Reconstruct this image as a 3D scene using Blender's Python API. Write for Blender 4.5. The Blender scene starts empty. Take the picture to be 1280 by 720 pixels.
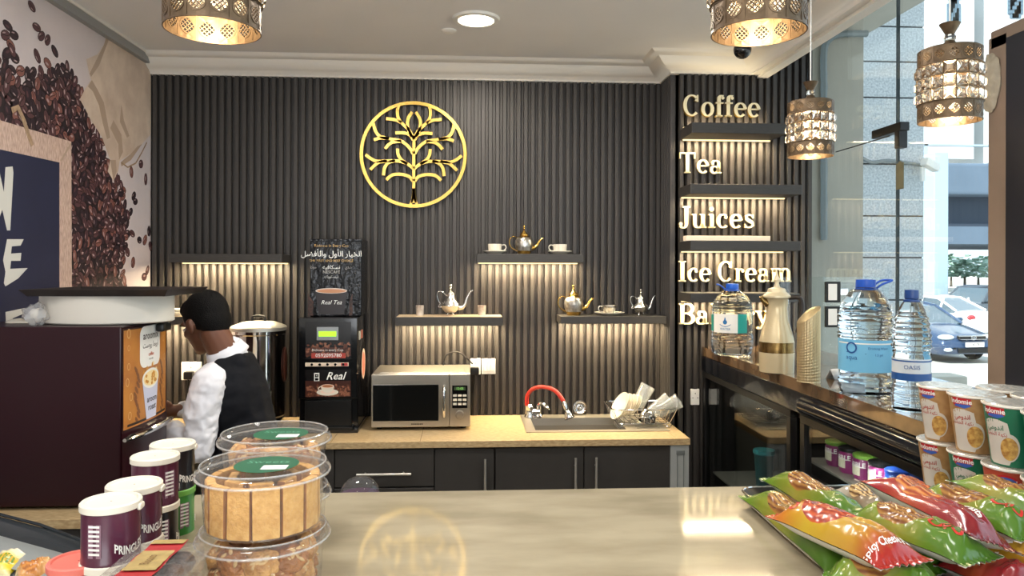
import bpy, bmesh, math, random
from mathutils import Vector, Matrix, noise
PI = math.pi
rnd = random.Random(7)
scene = bpy.context.scene
COL = scene.collection

# ------------------------------------------------------------------ camera
F = 930.0; HC = 1.64; PX0 = 640.0; PY0 = 333.0
YAW = math.radians(3.5); ROLL = 0.003
_r = Vector((math.cos(YAW), -math.sin(YAW), 0)); _f = Vector((math.sin(YAW), math.cos(YAW), 0)); _u = Vector((0, 0, 1))
RR = _r*math.cos(ROLL) + _u*math.sin(ROLL)
UU = -_r*math.sin(ROLL) + _u*math.cos(ROLL)
cd = bpy.data.cameras.new('camera'); cam = bpy.data.objects.new('camera', cd); COL.objects.link(cam)
cd.sensor_width = 36; cd.lens = 36*F/1280; cd.shift_y = (PY0-360)/1280; cd.clip_start = 0.02; cd.clip_end = 500
M = Matrix.Identity(4)
for i in range(3):
    M[i][0] = RR[i]; M[i][1] = UU[i]; M[i][2] = -_f[i]
M[2][3] = HC
cam.matrix_world = M
scene.camera = cam
def P(u, v, X=None, Y=None, Z=None):
    """the place in the room that the photograph shows at (u, v), given one known coordinate"""
    d = _f + RR*((u-PX0)/F) + UU*((PY0-v)/F)
    if X is not None: t = X/d.x
    elif Y is not None: t = Y/d.y
    else: t = (Z-HC)/d.z
    return Vector((d.x*t, d.y*t, HC+d.z*t))

# ------------------------------------------------------------------ light and exposure
scene.view_settings.view_transform = 'Standard'; scene.view_settings.look = 'None'
scene.view_settings.exposure = 0.35; scene.view_settings.gamma = 1; scene.view_settings.use_curve_mapping = False
w = bpy.data.worlds.new('sky'); scene.world = w; w.use_nodes = True
nt = w.node_tree; bg = nt.nodes['Background']
bg.inputs[0].default_value = (0.72, 0.87, 1.0, 1); bg.inputs[1].default_value = 1.5
sd = bpy.data.lights.new('sun', 'SUN'); sd.energy = 8; sd.angle = 0.02; sd.color = (1, .97, .92)
so = bpy.data.objects.new('sun', sd); COL.objects.link(so)
so.rotation_euler = Vector((0.70, 0.5, -0.8)).to_track_quat('-Z', 'Y').to_euler()
def area(name, loc, size, size_y, energy, color, direction=(0, 0, -1), spread=None):
    l = bpy.data.lights.new(name, 'AREA'); l.shape = 'RECTANGLE'; l.size = size; l.size_y = size_y
    l.energy = energy; l.color = color
    if spread: l.spread = spread
    o = bpy.data.objects.new(name, l); COL.objects.link(o); o.location = loc
    o.rotation_euler = Vector(direction).to_track_quat('-Z', 'Y').to_euler()
    return o
def point(name, loc, energy, color, r=.02):
    l = bpy.data.lights.new(name, 'POINT'); l.energy = energy; l.color = color; l.shadow_soft_size = r
    o = bpy.data.objects.new(name, l); COL.objects.link(o); o.location = loc
    return o
CEIL = 2.70
# fill lamps added out of view: one by the front wall, others under the ceiling
area('front_fill_light', (0, -2.85, 1.5), 2.9, 2.0, 105, (.90, .95, 1), (0, 1, .75))  # added fill tilted up to lift the ceiling; the wall here has no opening
for x, y, e in ((-0.9, -0.6, 14), (0.8, -0.6, 14), (-0.7, 0.9, 10), (0.7, 0.9, 3), (-.6, 2.2, 9), (.55, 2.2, 9)):
    area('ceiling_fill_light', (x, y, CEIL-.012), .25, .25, e, (1, .97, .93))  # unseen fill without fittings, added to light the room

# ------------------------------------------------------------------ materials
def lin(c):
    if isinstance(c, str):
        c = [int(c[i:i+2], 16)/255 for i in (0, 2, 4)]
        c = [x/12.92 if x <= .04045 else ((x+.055)/1.055)**2.4 for x in c]
    return (c[0], c[1], c[2], 1)
_mc = {}
def mat(name, col, rough=.5, metal=0., emis=None, es=0., var=0., scale=20., stretch=(1, 1, 1), bump=0., bscale=60., coat=0., trans=0., ior=1.45, col2=None, alpha=1., detail=4, spec=.5):
    if name in _mc: return _mc[name]
    m = bpy.data.materials.new(name); m.use_nodes = True; nt = m.node_tree; b = nt.nodes['Principled BSDF']
    c = lin(col)
    b.inputs['Base Color'].default_value = c; b.inputs['Roughness'].default_value = rough; b.inputs['Metallic'].default_value = metal
    b.inputs['Coat Weight'].default_value = coat; b.inputs['Coat Roughness'].default_value = .05
    b.inputs['Transmission Weight'].default_value = trans; b.inputs['IOR'].default_value = ior; b.inputs['Alpha'].default_value = alpha
    b.inputs['Specular IOR Level'].default_value = spec
    if emis: b.inputs['Emission Color'].default_value = lin(emis); b.inputs['Emission Strength'].default_value = es
    tc = nt.nodes.new('ShaderNodeTexCoord'); mp = nt.nodes.new('ShaderNodeMapping'); mp.inputs['Scale'].default_value = stretch
    nt.links.new(tc.outputs['Object'], mp.inputs[0])
    n = nt.nodes.new('ShaderNodeTexNoise'); n.inputs['Scale'].default_value = scale; n.inputs['Detail'].default_value = detail
    nt.links.new(mp.outputs[0], n.inputs['Vector'])
    c2 = lin(col2) if col2 else tuple(x*(1-var) for x in c[:3])+(1,)
    rp = nt.nodes.new('ShaderNodeValToRGB')
    rp.color_ramp.elements[0].position = .35; rp.color_ramp.elements[1].position = .65
    rp.color_ramp.elements[0].color = c2; rp.color_ramp.elements[1].color = c
    nt.links.new(n.outputs['Fac'], rp.inputs[0])
    if var or col2: nt.links.new(rp.outputs[0], b.inputs['Base Color'])
    if bump:
        n2 = nt.nodes.new('ShaderNodeTexNoise'); n2.inputs['Scale'].default_value = bscale; nt.links.new(mp.outputs[0], n2.inputs['Vector'])
        bp = nt.nodes.new('ShaderNodeBump'); bp.inputs['Strength'].default_value = bump; bp.inputs['Distance'].default_value = .01
        nt.links.new(n2.outputs['Fac'], bp.inputs['Height']); nt.links.new(bp.outputs[0], b.inputs['Normal'])
    _mc[name] = m
    return m
def thin_glass(name, tint=(1, 1, 1), ior=1.5, rough=0., milk=0., milkcol=(1, 1, 1), bump=0., bscale=40):
    """a thin clear sheet: mostly clear, fresnel reflection, optional milkiness"""
    if name in _mc: return _mc[name]
    m = bpy.data.materials.new(name); m.use_nodes = True; nt = m.node_tree; nt.nodes.clear()
    out = nt.nodes.new('ShaderNodeOutputMaterial'); mx = nt.nodes.new('ShaderNodeMixShader')
    fr = nt.nodes.new('ShaderNodeFresnel'); ge = nt.nodes.new('ShaderNodeNewGeometry'); mi_ = nt.nodes.new('ShaderNodeMix'); mi_.data_type = 'FLOAT'
    mi_.inputs[2].default_value = ior; mi_.inputs[3].default_value = 1/ior   # the sheet is not refracting, so both faces reflect alike
    nt.links.new(ge.outputs['Backfacing'], mi_.inputs[0]); nt.links.new(mi_.outputs[0], fr.inputs[0])
    tr = nt.nodes.new('ShaderNodeBsdfTransparent'); tr.inputs[0].default_value = (*tint, 1)
    gl = nt.nodes.new('ShaderNodeBsdfGlossy'); gl.inputs['Roughness'].default_value = rough
    nt.links.new(fr.outputs[0], mx.inputs[0]); nt.links.new(gl.outputs[0], mx.inputs[2])
    if milk:
        df = nt.nodes.new('ShaderNodeBsdfDiffuse'); df.inputs[0].default_value = (*milkcol, 1)
        m2 = nt.nodes.new('ShaderNodeMixShader'); m2.inputs[0].default_value = milk
        nt.links.new(tr.outputs[0], m2.inputs[1]); nt.links.new(df.outputs[0], m2.inputs[2]); nt.links.new(m2.outputs[0], mx.inputs[1])
    else: nt.links.new(tr.outputs[0], mx.inputs[1])
    if bump:
        tc = nt.nodes.new('ShaderNodeTexCoord'); n2 = nt.nodes.new('ShaderNodeTexNoise'); n2.inputs['Scale'].default_value = bscale
        nt.links.new(tc.outputs['Object'], n2.inputs['Vector'])
        bp = nt.nodes.new('ShaderNodeBump'); bp.inputs['Strength'].default_value = bump; bp.inputs['Distance'].default_value = .01
        nt.links.new(n2.outputs['Fac'], bp.inputs['Height']); nt.links.new(bp.outputs[0], gl.inputs['Normal']); nt.links.new(bp.outputs[0], fr.inputs['Normal'])
    nt.links.new(mx.outputs[0], out.inputs[0])
    _mc[name] = m
    return m
def emit(name, col, s):
    return mat(name, col, .5, emis=col, es=s)

# ------------------------------------------------------------------ mesh building
def rotz(a): return Matrix.Rotation(a, 4, 'Z')
def rotx(a): return Matrix.Rotation(a, 4, 'X')
def roty(a): return Matrix.Rotation(a, 4, 'Y')
def tr(x, y=None, z=None):
    return Matrix.Translation(Vector((x, y, z)) if y is not None else Vector(x))
def frame(p0, p1, up=(0, 0, 1)):
    """matrix at p0 whose z axis points to p1"""
    z = (Vector(p1)-Vector(p0)).normalized(); u = Vector(up)
    if abs(z.dot(u)) > .98: u = Vector((0, 1, 0))
    x = u.cross(z).normalized(); y = z.cross(x)
    m = Matrix((x, y, z)).transposed().to_4x4(); m.translation = Vector(p0)
    return m
_bevc = {}
class MB:
    def __init__(s): s.v = []; s.f = []; s.m = []; s.bev = False
    def add(s, vs, fs, mi=0, M=None):
        o = len(s.v)
        if M is not None: vs = [M @ Vector(p) for p in vs]
        s.v += [tuple(p) for p in vs]; s.f += [tuple(o+i for i in f) for f in fs]
        s.m += (list(mi) if isinstance(mi, (list, tuple)) else [mi]*len(fs))
        return s
    def box(s, c, size, mi=0, M=None, bev=0, seg=2):
        x, y, z = [k/2 for k in size]
        if bev:
            s.bev = True; key = (round(x, 5), round(y, 5), round(z, 5), bev, seg)
            if key not in _bevc:
                bm = bmesh.new(); bmesh.ops.create_cube(bm, size=1)
                for v in bm.verts: v.co = Vector((v.co.x*x*2, v.co.y*y*2, v.co.z*z*2))
                bmesh.ops.bevel(bm, geom=bm.edges[:], offset=bev, segments=seg, affect='EDGES', profile=.5)
                bm.verts.index_update()
                _bevc[key] = ([tuple(v.co) for v in bm.verts], [tuple(v.index for v in f.verts) for f in bm.faces]); bm.free()
            vs, fs = _bevc[key]
        else:
            vs = [(-x, -y, -z), (x, -y, -z), (x, y, -z), (-x, y, -z), (-x, -y, z), (x, -y, z), (x, y, z), (-x, y, z)]
            fs = [(0, 3, 2, 1), (4, 5, 6, 7), (0, 1, 5, 4), (1, 2, 6, 5), (2, 3, 7, 6), (3, 0, 4, 7)]
        vs = [(p[0]+c[0], p[1]+c[1], p[2]+c[2]) for p in vs]
        return s.add(vs, fs, mi, M)
    def b2(s, lo, hi, mi=0, M=None, bev=0, seg=2):
        return s.box([(a+b)/2 for a, b in zip(lo, hi)], [abs(b-a) for a, b in zip(lo, hi)], mi, M, bev, seg)
    def lathe(s, prof, n=32, mi=0, M=None, a0=0, a1=2*PI, cap=False, sx=1, sy=1):
        """prof: (r, z) or (r, z, mi of the band that follows)"""
        full = abs(a1-a0-2*PI) < 1e-6; k = n if full else n+1
        vs = []; fs = []; ms = []
        for p in prof:
            for i in range(k):
                a = a0+(a1-a0)*i/n; vs.append((p[0]*math.cos(a)*sx, p[0]*math.sin(a)*sy, p[1]))
        for j in range(len(prof)-1):
            mm = prof[j][2] if len(prof[j]) > 2 else mi
            for i in range(n):
                i2 = (i+1) % k if full else i+1
                fs.append((j*k+i, j*k+i2, (j+1)*k+i2, (j+1)*k+i)); ms.append(mm)
        if cap:
            fs.append(tuple(range(k-1, -1, -1))); ms.append(mi)
            fs.append(tuple((len(prof)-1)*k+i for i in range(k))); ms.append(mi)
        return s.add(vs, fs, ms, M)
    def cyl(s, p0, p1, r0, r1=None, n=20, mi=0, cap=True):
        r1 = r0 if r1 is None else r1; L = (Vector(p1)-Vector(p0)).length
        return s.lathe([(r0, 0), (r1, L)], n, mi, frame(p0, p1), cap=cap)
    def tube(s, pts, r, n=8, mi=0, closed=False, cap=True):
        pts = [Vector(p) for p in pts]; k = len(pts); vs = []; fs = []
        rs = r if isinstance(r, (list, tuple)) else [r]*k
        prev = None
        for i, p in enumerate(pts):
            a = pts[(i-1) % k] if (closed or i > 0) else p; b = pts[(i+1) % k] if (closed or i < k-1) else p
            t = (b-a).normalized()
            if prev is None:
                u = Vector((0, 0, 1)) if abs(t.z) < .9 else Vector((1, 0, 0)); x = u.cross(t).normalized()
            else:
                x = (prev - t*prev.dot(t)).normalized()
            prev = x; y = t.cross(x)
            for j in range(n):
                an = 2*PI*j/n; vs.append(p+(x*math.cos(an)+y*math.sin(an))*rs[i])
        for i in range(k if closed else k-1):
            i2 = (i+1) % k
            for j in range(n):
                fs.append((i*n+j, i*n+(j+1) % n, i2*n+(j+1) % n, i2*n+j))
        if cap and not closed:
            fs.append(tuple(range(n-1, -1, -1))); fs.append(tuple((k-1)*n+j for j in range(n)))
        return s.add(vs, fs, mi)
    def ell(s, c, rad, mi=0, n=16, m=10, M=None):
        if not isinstance(rad, (list, tuple)): rad = (rad,)*3
        vs = [(c[0], c[1], c[2]-rad[2])]; fs = []
        for j in range(1, m):
            t = -PI/2+PI*j/m
            for i in range(n):
                a = 2*PI*i/n; vs.append((c[0]+rad[0]*math.cos(t)*math.cos(a), c[1]+rad[1]*math.cos(t)*math.sin(a), c[2]+rad[2]*math.sin(t)))
        vs.append((c[0], c[1], c[2]+rad[2])); top = len(vs)-1
        for i in range(n): fs.append((0, 1+(i+1) % n, 1+i))
        for j in range(m-2):
            for i in range(n):
                a = 1+j*n; fs.append((a+i, a+(i+1) % n, a+n+(i+1) % n, a+n+i))
        a = 1+(m-2)*n
        for i in range(n): fs.append((a+i, a+(i+1) % n, top))
        return s.add(vs, fs, mi, M)
    def cap(s, p0, p1, r0, r1, mi=0, n=14):
        """tapered capsule"""
        p0 = Vector(p0); p1 = Vector(p1); L = (p1-p0).length
        prof = [(max(r0*math.cos(t), 1e-4), r0*math.sin(t)) for t in [-PI/2+PI/2*k/5 for k in range(6)]]
        prof += [(max(r1*math.cos(t), 1e-4), L+r1*math.sin(t)) for t in [PI/2*k/5 for k in range(6)]]
        return s.lathe(prof, n, mi, frame(p0, p1), cap=True)
    def prism(s, poly, z0, z1, mi=0, M=None):
        ar = sum(poly[i][0]*poly[(i+1) % len(poly)][1]-poly[(i+1) % len(poly)][0]*poly[i][1] for i in range(len(poly)))
        if ar < 0: poly = poly[::-1]
        k = len(poly); vs = [(p[0], p[1], z0) for p in poly]+[(p[0], p[1], z1) for p in poly]
        fs = [tuple(range(k-1, -1, -1)), tuple(range(k, 2*k))]+[(i, (i+1) % k, k+(i+1) % k, k+i) for i in range(k)]
        return s.add(vs, fs, mi, M)
    def flat(s, poly, mi=0, fn=None):
        """one face; fn maps (x, y) to a 3D point"""
        vs = [fn(*p) for p in poly]
        return s.add(vs, [tuple(range(len(poly)))], mi)
    def ribbon(s, pts, ws, z0, z1, mi=0, M=None):
        """stroke of varying width as a chain of quads, extruded"""
        pts = [Vector((p[0], p[1])) for p in pts]; k = len(pts)
        if not isinstance(ws, (list, tuple)): ws = [ws]*k
        L = []; R = []
        for i, p in enumerate(pts):
            t = (pts[min(i+1, k-1)]-pts[max(i-1, 0)]).normalized(); nn = Vector((-t.y, t.x))
            L.append(p+nn*ws[i]/2); R.append(p-nn*ws[i]/2)
        vs = [];
        for i in range(k): vs += [(L[i].x, L[i].y, z0), (R[i].x, R[i].y, z0), (R[i].x, R[i].y, z1), (L[i].x, L[i].y, z1)]
        fs = []
        for i in range(k-1):
            a = 4*i; b = a+4
            fs += [(a, a+1, b+1, b), (a+1, a+2, b+2, b+1), (a+2, a+3, b+3, b+2), (a+3, a, b, b+3)]
        fs += [(3, 2, 1, 0), tuple(4*(k-1)+j for j in range(4))]
        return s.add(vs, fs, mi, M)
    def grid(s, fn, nu, nv, mi=0, M=None, cu=False, mf=None):
        vs = [fn(i/nu, j/nv) for j in range(nv+1) for i in range(nu if cu else nu+1)]
        k = nu if cu else nu+1; fs = []; ms = []
        for j in range(nv):
            for i in range(nu):
                i2 = (i+1) % k; fs.append((j*k+i, j*k+i2, (j+1)*k+i2, (j+1)*k+i)); ms.append(mf((i+.5)/nu, (j+.5)/nv) if mf else mi)
        return s.add(vs, fs, ms, M)
    def text(s, txt, size, fn, mi=0, align='CENTER', shear=0, bold=0., extr=0.):
        """the letters laid out in (x, y) and carried onto a surface by fn"""
        vs, fs = text_faces(txt, size, align, shear, bold)
        if extr:
            k = len(vs)
            return s
        return s.add([fn(x, y) for x, y in vs], fs, mi)
    def conform(s, poly, fn, mi=0, seg=.006, rings=7):
        """a star-shaped patch laid onto a curved surface"""
        q = []
        for i in range(len(poly)):
            a, b = poly[i], poly[(i+1) % len(poly)]; n = max(1, int(math.hypot(b[0]-a[0], b[1]-a[1])/seg))
            q += [(a[0]+(b[0]-a[0])*j/n, a[1]+(b[1]-a[1])*j/n) for j in range(n)]
        k = len(q); c = (sum(p[0] for p in q)/k, sum(p[1] for p in q)/k); vs = [fn(*c)]; fs = []
        for r in range(1, rings+1): vs += [fn(c[0]+(p[0]-c[0])*r/rings, c[1]+(p[1]-c[1])*r/rings) for p in q]
        fs += [(0, 1+i, 1+(i+1) % k) for i in range(k)]
        for r in range(rings-1): fs += [(1+r*k+i, 1+(r+1)*k+i, 1+(r+1)*k+(i+1) % k, 1+r*k+(i+1) % k) for i in range(k)]
        return s.add(vs, fs, mi)
    def build(s, name, mats, parent=None, ang=35, flat=False, loc=None):
        me = bpy.data.meshes.new(name); me.from_pydata(s.v, [], s.f)
        mats = mats if isinstance(mats, (list, tuple)) else [mats]
        for m in mats: me.materials.append(m)
        if len(mats) > 1: me.polygons.foreach_set('material_index', s.m)
        if not flat:
            me.polygons.foreach_set('use_smooth', [True]*len(me.polygons)); me.set_sharp_from_angle(angle=math.radians(ang))
        me.validate()
        o = bpy.data.objects.new(name, me); COL.objects.link(o)
        if parent: o.parent = parent
        if loc: o.location = loc
        if s.bev and not flat: wn = o.modifiers.new('normals', 'WEIGHTED_NORMAL'); wn.keep_sharp = True; wn.weight = 100
        return o
_tc = {}
def text_faces(txt, size, align='CENTER', shear=0, bold=0.):
    key = (txt, align, shear, bold)
    if key not in _tc:
        cu = bpy.data.curves.new('lettering', 'FONT'); cu.body = txt; cu.size = 1; cu.align_x = align; cu.align_y = 'CENTER'; cu.resolution_u = 2
        cu.shear = shear; cu.offset = bold
        o = bpy.data.objects.new('lettering', cu); COL.objects.link(o)
        dg = bpy.context.evaluated_depsgraph_get(); me = bpy.data.meshes.new_from_object(o.evaluated_get(dg))
        _tc[key] = ([(v.co.x, v.co.y) for v in me.vertices], [tuple(p.vertices) for p in me.polygons])
        bpy.data.objects.remove(o); bpy.data.curves.remove(cu); bpy.data.meshes.remove(me)
    vs, fs = _tc[key]
    return [(x*size, y*size) for x, y in vs], fs
# arabic letters in their joined forms, laid out for a left-to-right typesetter
_AR = {'ا': (0xFE8D, 2), 'أ': (0xFE83, 2), 'ب': (0xFE8F, 4), 'ة': (0xFE93, 2), 'ت': (0xFE95, 4), 'ج': (0xFE9D, 4), 'ح': (0xFEA1, 4), 'خ': (0xFEA5, 4), 'د': (0xFEA9, 2), 'ر': (0xFEAD, 2), 'س': (0xFEB1, 4), 'ش': (0xFEB5, 4), 'ض': (0xFEBD, 4), 'ع': (0xFEC9, 4), 'ف': (0xFED1, 4), 'ك': (0xFED9, 4), 'ل': (0xFEDD, 4), 'م': (0xFEE1, 4), 'ن': (0xFEE5, 4), 'ه': (0xFEE9, 4), 'و': (0xFEED, 2), 'ي': (0xFEF1, 4)}
def ar(t):
    out = []
    for i, c in enumerate(t):
        if c not in _AR: out.append(c); continue
        base, k = _AR[c]
        pv = i > 0 and t[i-1] in _AR and _AR[t[i-1]][1] == 4
        nx = i < len(t)-1 and t[i+1] in _AR and k == 4
        out.append(chr(base+((3 if pv and nx else 2 if nx else 1 if pv else 0) if k == 4 else (1 if pv else 0))))
    return ''.join(out[::-1])

# ------------------------------------------------------------------ things
def tag(o, label, cat, group=None):
    o['label'] = label; o['category'] = cat
    if group: o['group'] = group
    return o
def thing(name, label, cat, loc=(0, 0, 0), rz=0, group=None):
    o = bpy.data.objects.new(name, None); COL.objects.link(o); o.location = loc; o.rotation_euler = (0, 0, rz); o.empty_display_size = .05
    return tag(o, label, cat, group)
def struct(o): o['kind'] = 'structure'; return o
def dup(root, loc, rz=None, label=None, group=None, rot=None):
    def cp(o, par):
        c = o.copy(); COL.objects.link(c); c.parent = par
        for ch in kids.get(o.name, []): cp(ch, c)
        return c
    kids = {}
    def walk(o):
        kids[o.name] = list(o.children)
        for ch in o.children: walk(ch)
    walk(root)
    c = cp(root, None); c.location = loc
    if rz is not None: c.rotation_euler = (0, 0, rz)
    if rot is not None: c.rotation_euler = rot
    if label: c['label'] = label
    if group: c['group'] = group
    return c
def arc(cx, cy, rx, ry, a0, a1, n=16):
    return [(cx+rx*math.cos(math.radians(a0+(a1-a0)*i/n)), cy+ry*math.sin(math.radians(a0+(a1-a0)*i/n))) for i in range(n+1)]
def smooth(pts, n=6):
    """Catmull-Rom through the points"""
    pts = [Vector(p) for p in pts]; out = []
    for i in range(len(pts)-1):
        a = pts[max(i-1, 0)]; b = pts[i]; c = pts[i+1]; d = pts[min(i+2, len(pts)-1)]
        for k in range(n):
            t = k/n; out.append(.5*((2*b)+(c-a)*t+(2*a-5*b+4*c-d)*t*t+(3*b-a-3*c+d)*t**3))
    out.append(pts[-1]); return out
def voxel(name, mb, mats, parent, size, smooth_it=3, folds=0.):
    """one continuous skin over overlapping volumes"""
    o = mb.build('volume', mats, None)
    r = o.modifiers.new('r', 'REMESH'); r.mode = 'VOXEL'; r.voxel_size = size
    sm = o.modifiers.new('s', 'SMOOTH'); sm.iterations = smooth_it; sm.factor = .5
    dg = bpy.context.evaluated_depsgraph_get(); me = bpy.data.meshes.new_from_object(o.evaluated_get(dg))
    bpy.data.objects.remove(o)
    me.name = name; me.materials.clear()
    for m in (mats if isinstance(mats, (list, tuple)) else [mats]): me.materials.append(m)
    me.polygons.foreach_set('use_smooth', [True]*len(me.polygons))
    if folds:
        nn = [v.normal.copy() for v in me.vertices]
        for v, n_ in zip(me.vertices, nn):
            p = v.co; d = noise.noise(Vector((p.x*14+p.z*9, p.y*16, p.z*24-p.x*10)))
            d2 = noise.noise(Vector((p.x*30+p.z*26, p.y*34, p.z*44-p.x*22)))
            v.co = p+n_*folds*((1-abs(d)*2.4)+.35*(1-abs(d2)*2.2)-.6)
    q = bpy.data.objects.new(name, me); COL.objects.link(q)
    if parent: q.parent = parent
    return q
# ================================================================== the room
BW = 3.92; PF = 3.71; LX = P(189, 250, Y=BW).x; PXL = P(844, 250, Y=PF).x; GX = 1.735; BX = P(945, 94, Y=PF).x
FZ = 1.165     # front counter top
WZ = 0.86      # back worktop
m_slat = mat('charcoal_fluted_board', '393532', .5, var=.04, scale=9, stretch=(4, 4, .5))
m_ceil = mat('white_ceiling_paint', 'e2e1e0', .8, var=.03, scale=3)
m_crown = mat('white_plaster', 'dedad2', .6)
m_floor = mat('beige_floor_tile', '8d8478', .25, var=.12, scale=6)
m_wall = mat('pale_wall_paint', 'cfc9c0', .8)
m_black = mat('black_plastic', '0c0c0d', .35)
m_gloss = mat('black_gloss', '08080a', .12, coat=.3)
m_steel = mat('brushed_steel', 'cfcbc2', .42, .85, var=.1, scale=200, stretch=(1, 30, 1))
m_chrome = mat('chrome', 'd8d8d8', .08, 1)
m_white = mat('white_plastic', 'e8e6e0', .4)
m_gold = mat('brushed_gold', 'd8b25e', .3, 1, var=.15, scale=60)
m_grey = mat('grey_metal', '8e9294', .4, .6)
m_glass = thin_glass('window_glass', (.97, 1, 1), 1.5)
m_tubglass = thin_glass('clear_tub_plastic', (.97, .96, .94), 1.42, .04, milk=.04, bump=.15, bscale=30)
m_led = emit('warm_led_strip', 'ffe6b0', 1.0)

mb = MB(); mb.b2((-3.2, -3, -.05), (2.2, 4.1, 0)); struct(mb.build('floor', m_floor))
mb = MB(); mb.b2((-1.75, -3, CEIL), (BX+.05, 4.1, CEIL+.08)); struct(mb.build('ceiling', m_ceil))
mb = MB(); mb.b2((LX-.1, -3, 0), (LX-.004, 4.1, CEIL+.05)); struct(mb.build('wall_left', m_wall))
mb = MB(); mb.b2((-1.8, -3.1, 0), (2.2, -3, CEIL+.05)); struct(mb.build('wall_front', m_wall))

def fluted(mb, A, B, z0, z1, period=.0372, raise_=.026, base=.06):
    """a fluted board from A to B in plan; the flutes stand out to the side given by turning A->B clockwise"""
    A = Vector(A); B = Vector(B); L = (B-A).length; t = (B-A)/L; n = Vector((t.y, -t.x)); k = max(1, round(L/period)); p = L/k
    prof = []
    for i in range(k):
        s0 = i*p
        prof += [(s0, 0), (s0+p*.40, 0), (s0+p*.42, raise_*.9), (s0+p*.46, raise_), (s0+p*.94, raise_), (s0+p*.98, raise_*.9), (s0+p*.9999, 0.0)]
    prof += [(L, 0), (L, -base), (0, -base)]
    poly = [A+t*s+n*h for s, h in prof]
    # vertical faces only plus caps
    vs = [(q.x, q.y, z0) for q in poly]+[(q.x, q.y, z1) for q in poly]; m = len(poly)
    fs = [(i, (i+1) % m, m+(i+1) % m, m+i) for i in range(m)]
    fs += [tuple(range(m-1, -1, -1)), tuple(range(m, 2*m))]
    mb.add(vs, fs)
mb = MB(); fluted(mb, (LX, BW), (PXL+.01, BW), 0, CEIL, base=.06)
struct(mb.build('wall_back', m_slat, ang=30))
mb = MB()
fluted(mb, (PXL, PF), (GX+.02, PF), 0, 3.3, base=.2); fluted(mb, (PXL, BW-.01), (PXL, PF), 0, 3.3, period=.03, base=.05)
struct(mb.build('wall_pillar', m_slat, ang=30))

# crown moulding, swept along the walls with mitred corners
prof = [(0, 2.612), (.018, 2.612), (.022, 2.620), (.03, 2.624), (.034, 2.631), (.05, 2.637), (.075, 2.652), (.095, 2.672), (.10, 2.678), (.112, 2.680), (.125, 2.684), (.135, 2.692), (.145, 2.700), (0, 2.70)]
prof = [(d+(.016 if d else 0), z) for d, z in prof]
path = [Vector(p) for p in ((LX, BW), (PXL, BW), (PXL, PF), (BX, PF), (BX, -2.9))]
def sweep(mb, path, prof, mi=0):
    k = len(prof); n = len(path); vs = []
    for i, p in enumerate(path):
        ta = (path[i]-path[i-1]).normalized() if i > 0 else (path[1]-path[0]).normalized()
        tb = (path[i+1]-path[i]).normalized() if i < n-1 else ta
        na = Vector((ta.y, -ta.x)); nb = Vector((tb.y, -tb.x)); mm = (na+nb).normalized(); mm = mm/max(mm.dot(na), .3)
        for d, z in prof: vs.append((p.x+mm.x*d, p.y+mm.y*d, z))
    fs = [(i*k+j, i*k+(j+1) % k, (i+1)*k+(j+1) % k, (i+1)*k+j) for i in range(n-1) for j in range(k)]
    fs += [tuple(range(k-1, -1, -1)), tuple((n-1)*k+j for j in range(k))]
    mb.add(vs, fs, mi)
mb = MB(); sweep(mb, path, prof); struct(mb.build('trim_1', m_crown, ang=40))
# beam over the window bay that carries the crown
mb = MB(); mb.b2((BX, -2.9, 2.598), (BX+.05, PF-.015, 3.3)); struct(mb.build('trim_2', m_crown))
mb = MB(); mb.b2((BX+.05, -2.9, 3.0), (GX+.1, PF-.02, 3.05)); struct(mb.build('trim_3', mat('dark_bay_top', '5c5f60', .6)))
# screen rail over the mural
mb = MB(); mb.b2((LX, .2, 2.652), (LX+.03, BW-.03, 2.70), 0, bev=.004); mb.b2((LX+.03, .2, 2.69), (LX+.037, BW-.03, 2.70), 1)
struct(mb.build('trim_4', [mat('rail_grey', '8c8c8b', .4, .2), m_crown]))

# window: glass sheets, brown post, dark top bar
post = P(1253, 300, X=GX).y
mb = MB(); mb.b2((GX-.006, 2.902, 0), (GX+.006, PF-.02, 3.0)); mb.b2((GX-.006, post, 0), (GX+.006, 2.898, 3.0)); g1 = struct(mb.build('window_1', m_glass))
mb = MB(); mb.b2((GX-.006, 0.2, 0), (GX+.006, post-.16, 2.34)); mb.b2((GX-.006, -2.9, 2.40), (GX+.006, post, 3.0)); struct(mb.build('window_2', m_glass))
m_post = mat('bronze_post', '8a7768', .45, .2, var=.1, scale=8); m_navy = mat('dark_anodised', '20222c', .35, .3)
mb = MB(); mb.b2((GX-.05, post-.085, 0), (GX+.03, post, 2.38), 0, bev=.004); mb.b2((GX-.056, post-.19, 0), (GX+.02, post-.085, 2.36), 1, bev=.004)
mb.b2((GX-.05, -2.9, 2.34), (GX+.03, post-.01, 2.40), 0, bev=.004)
struct(mb.build('trim_5', [m_post, m_navy]))
mb = MB(); mb.b2((GX-.007, 2.898, 0), (GX+.007, 2.902, 3.0)); struct(mb.build('trim_6', mat('seam_dark', '3a4448', .4)))
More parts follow.
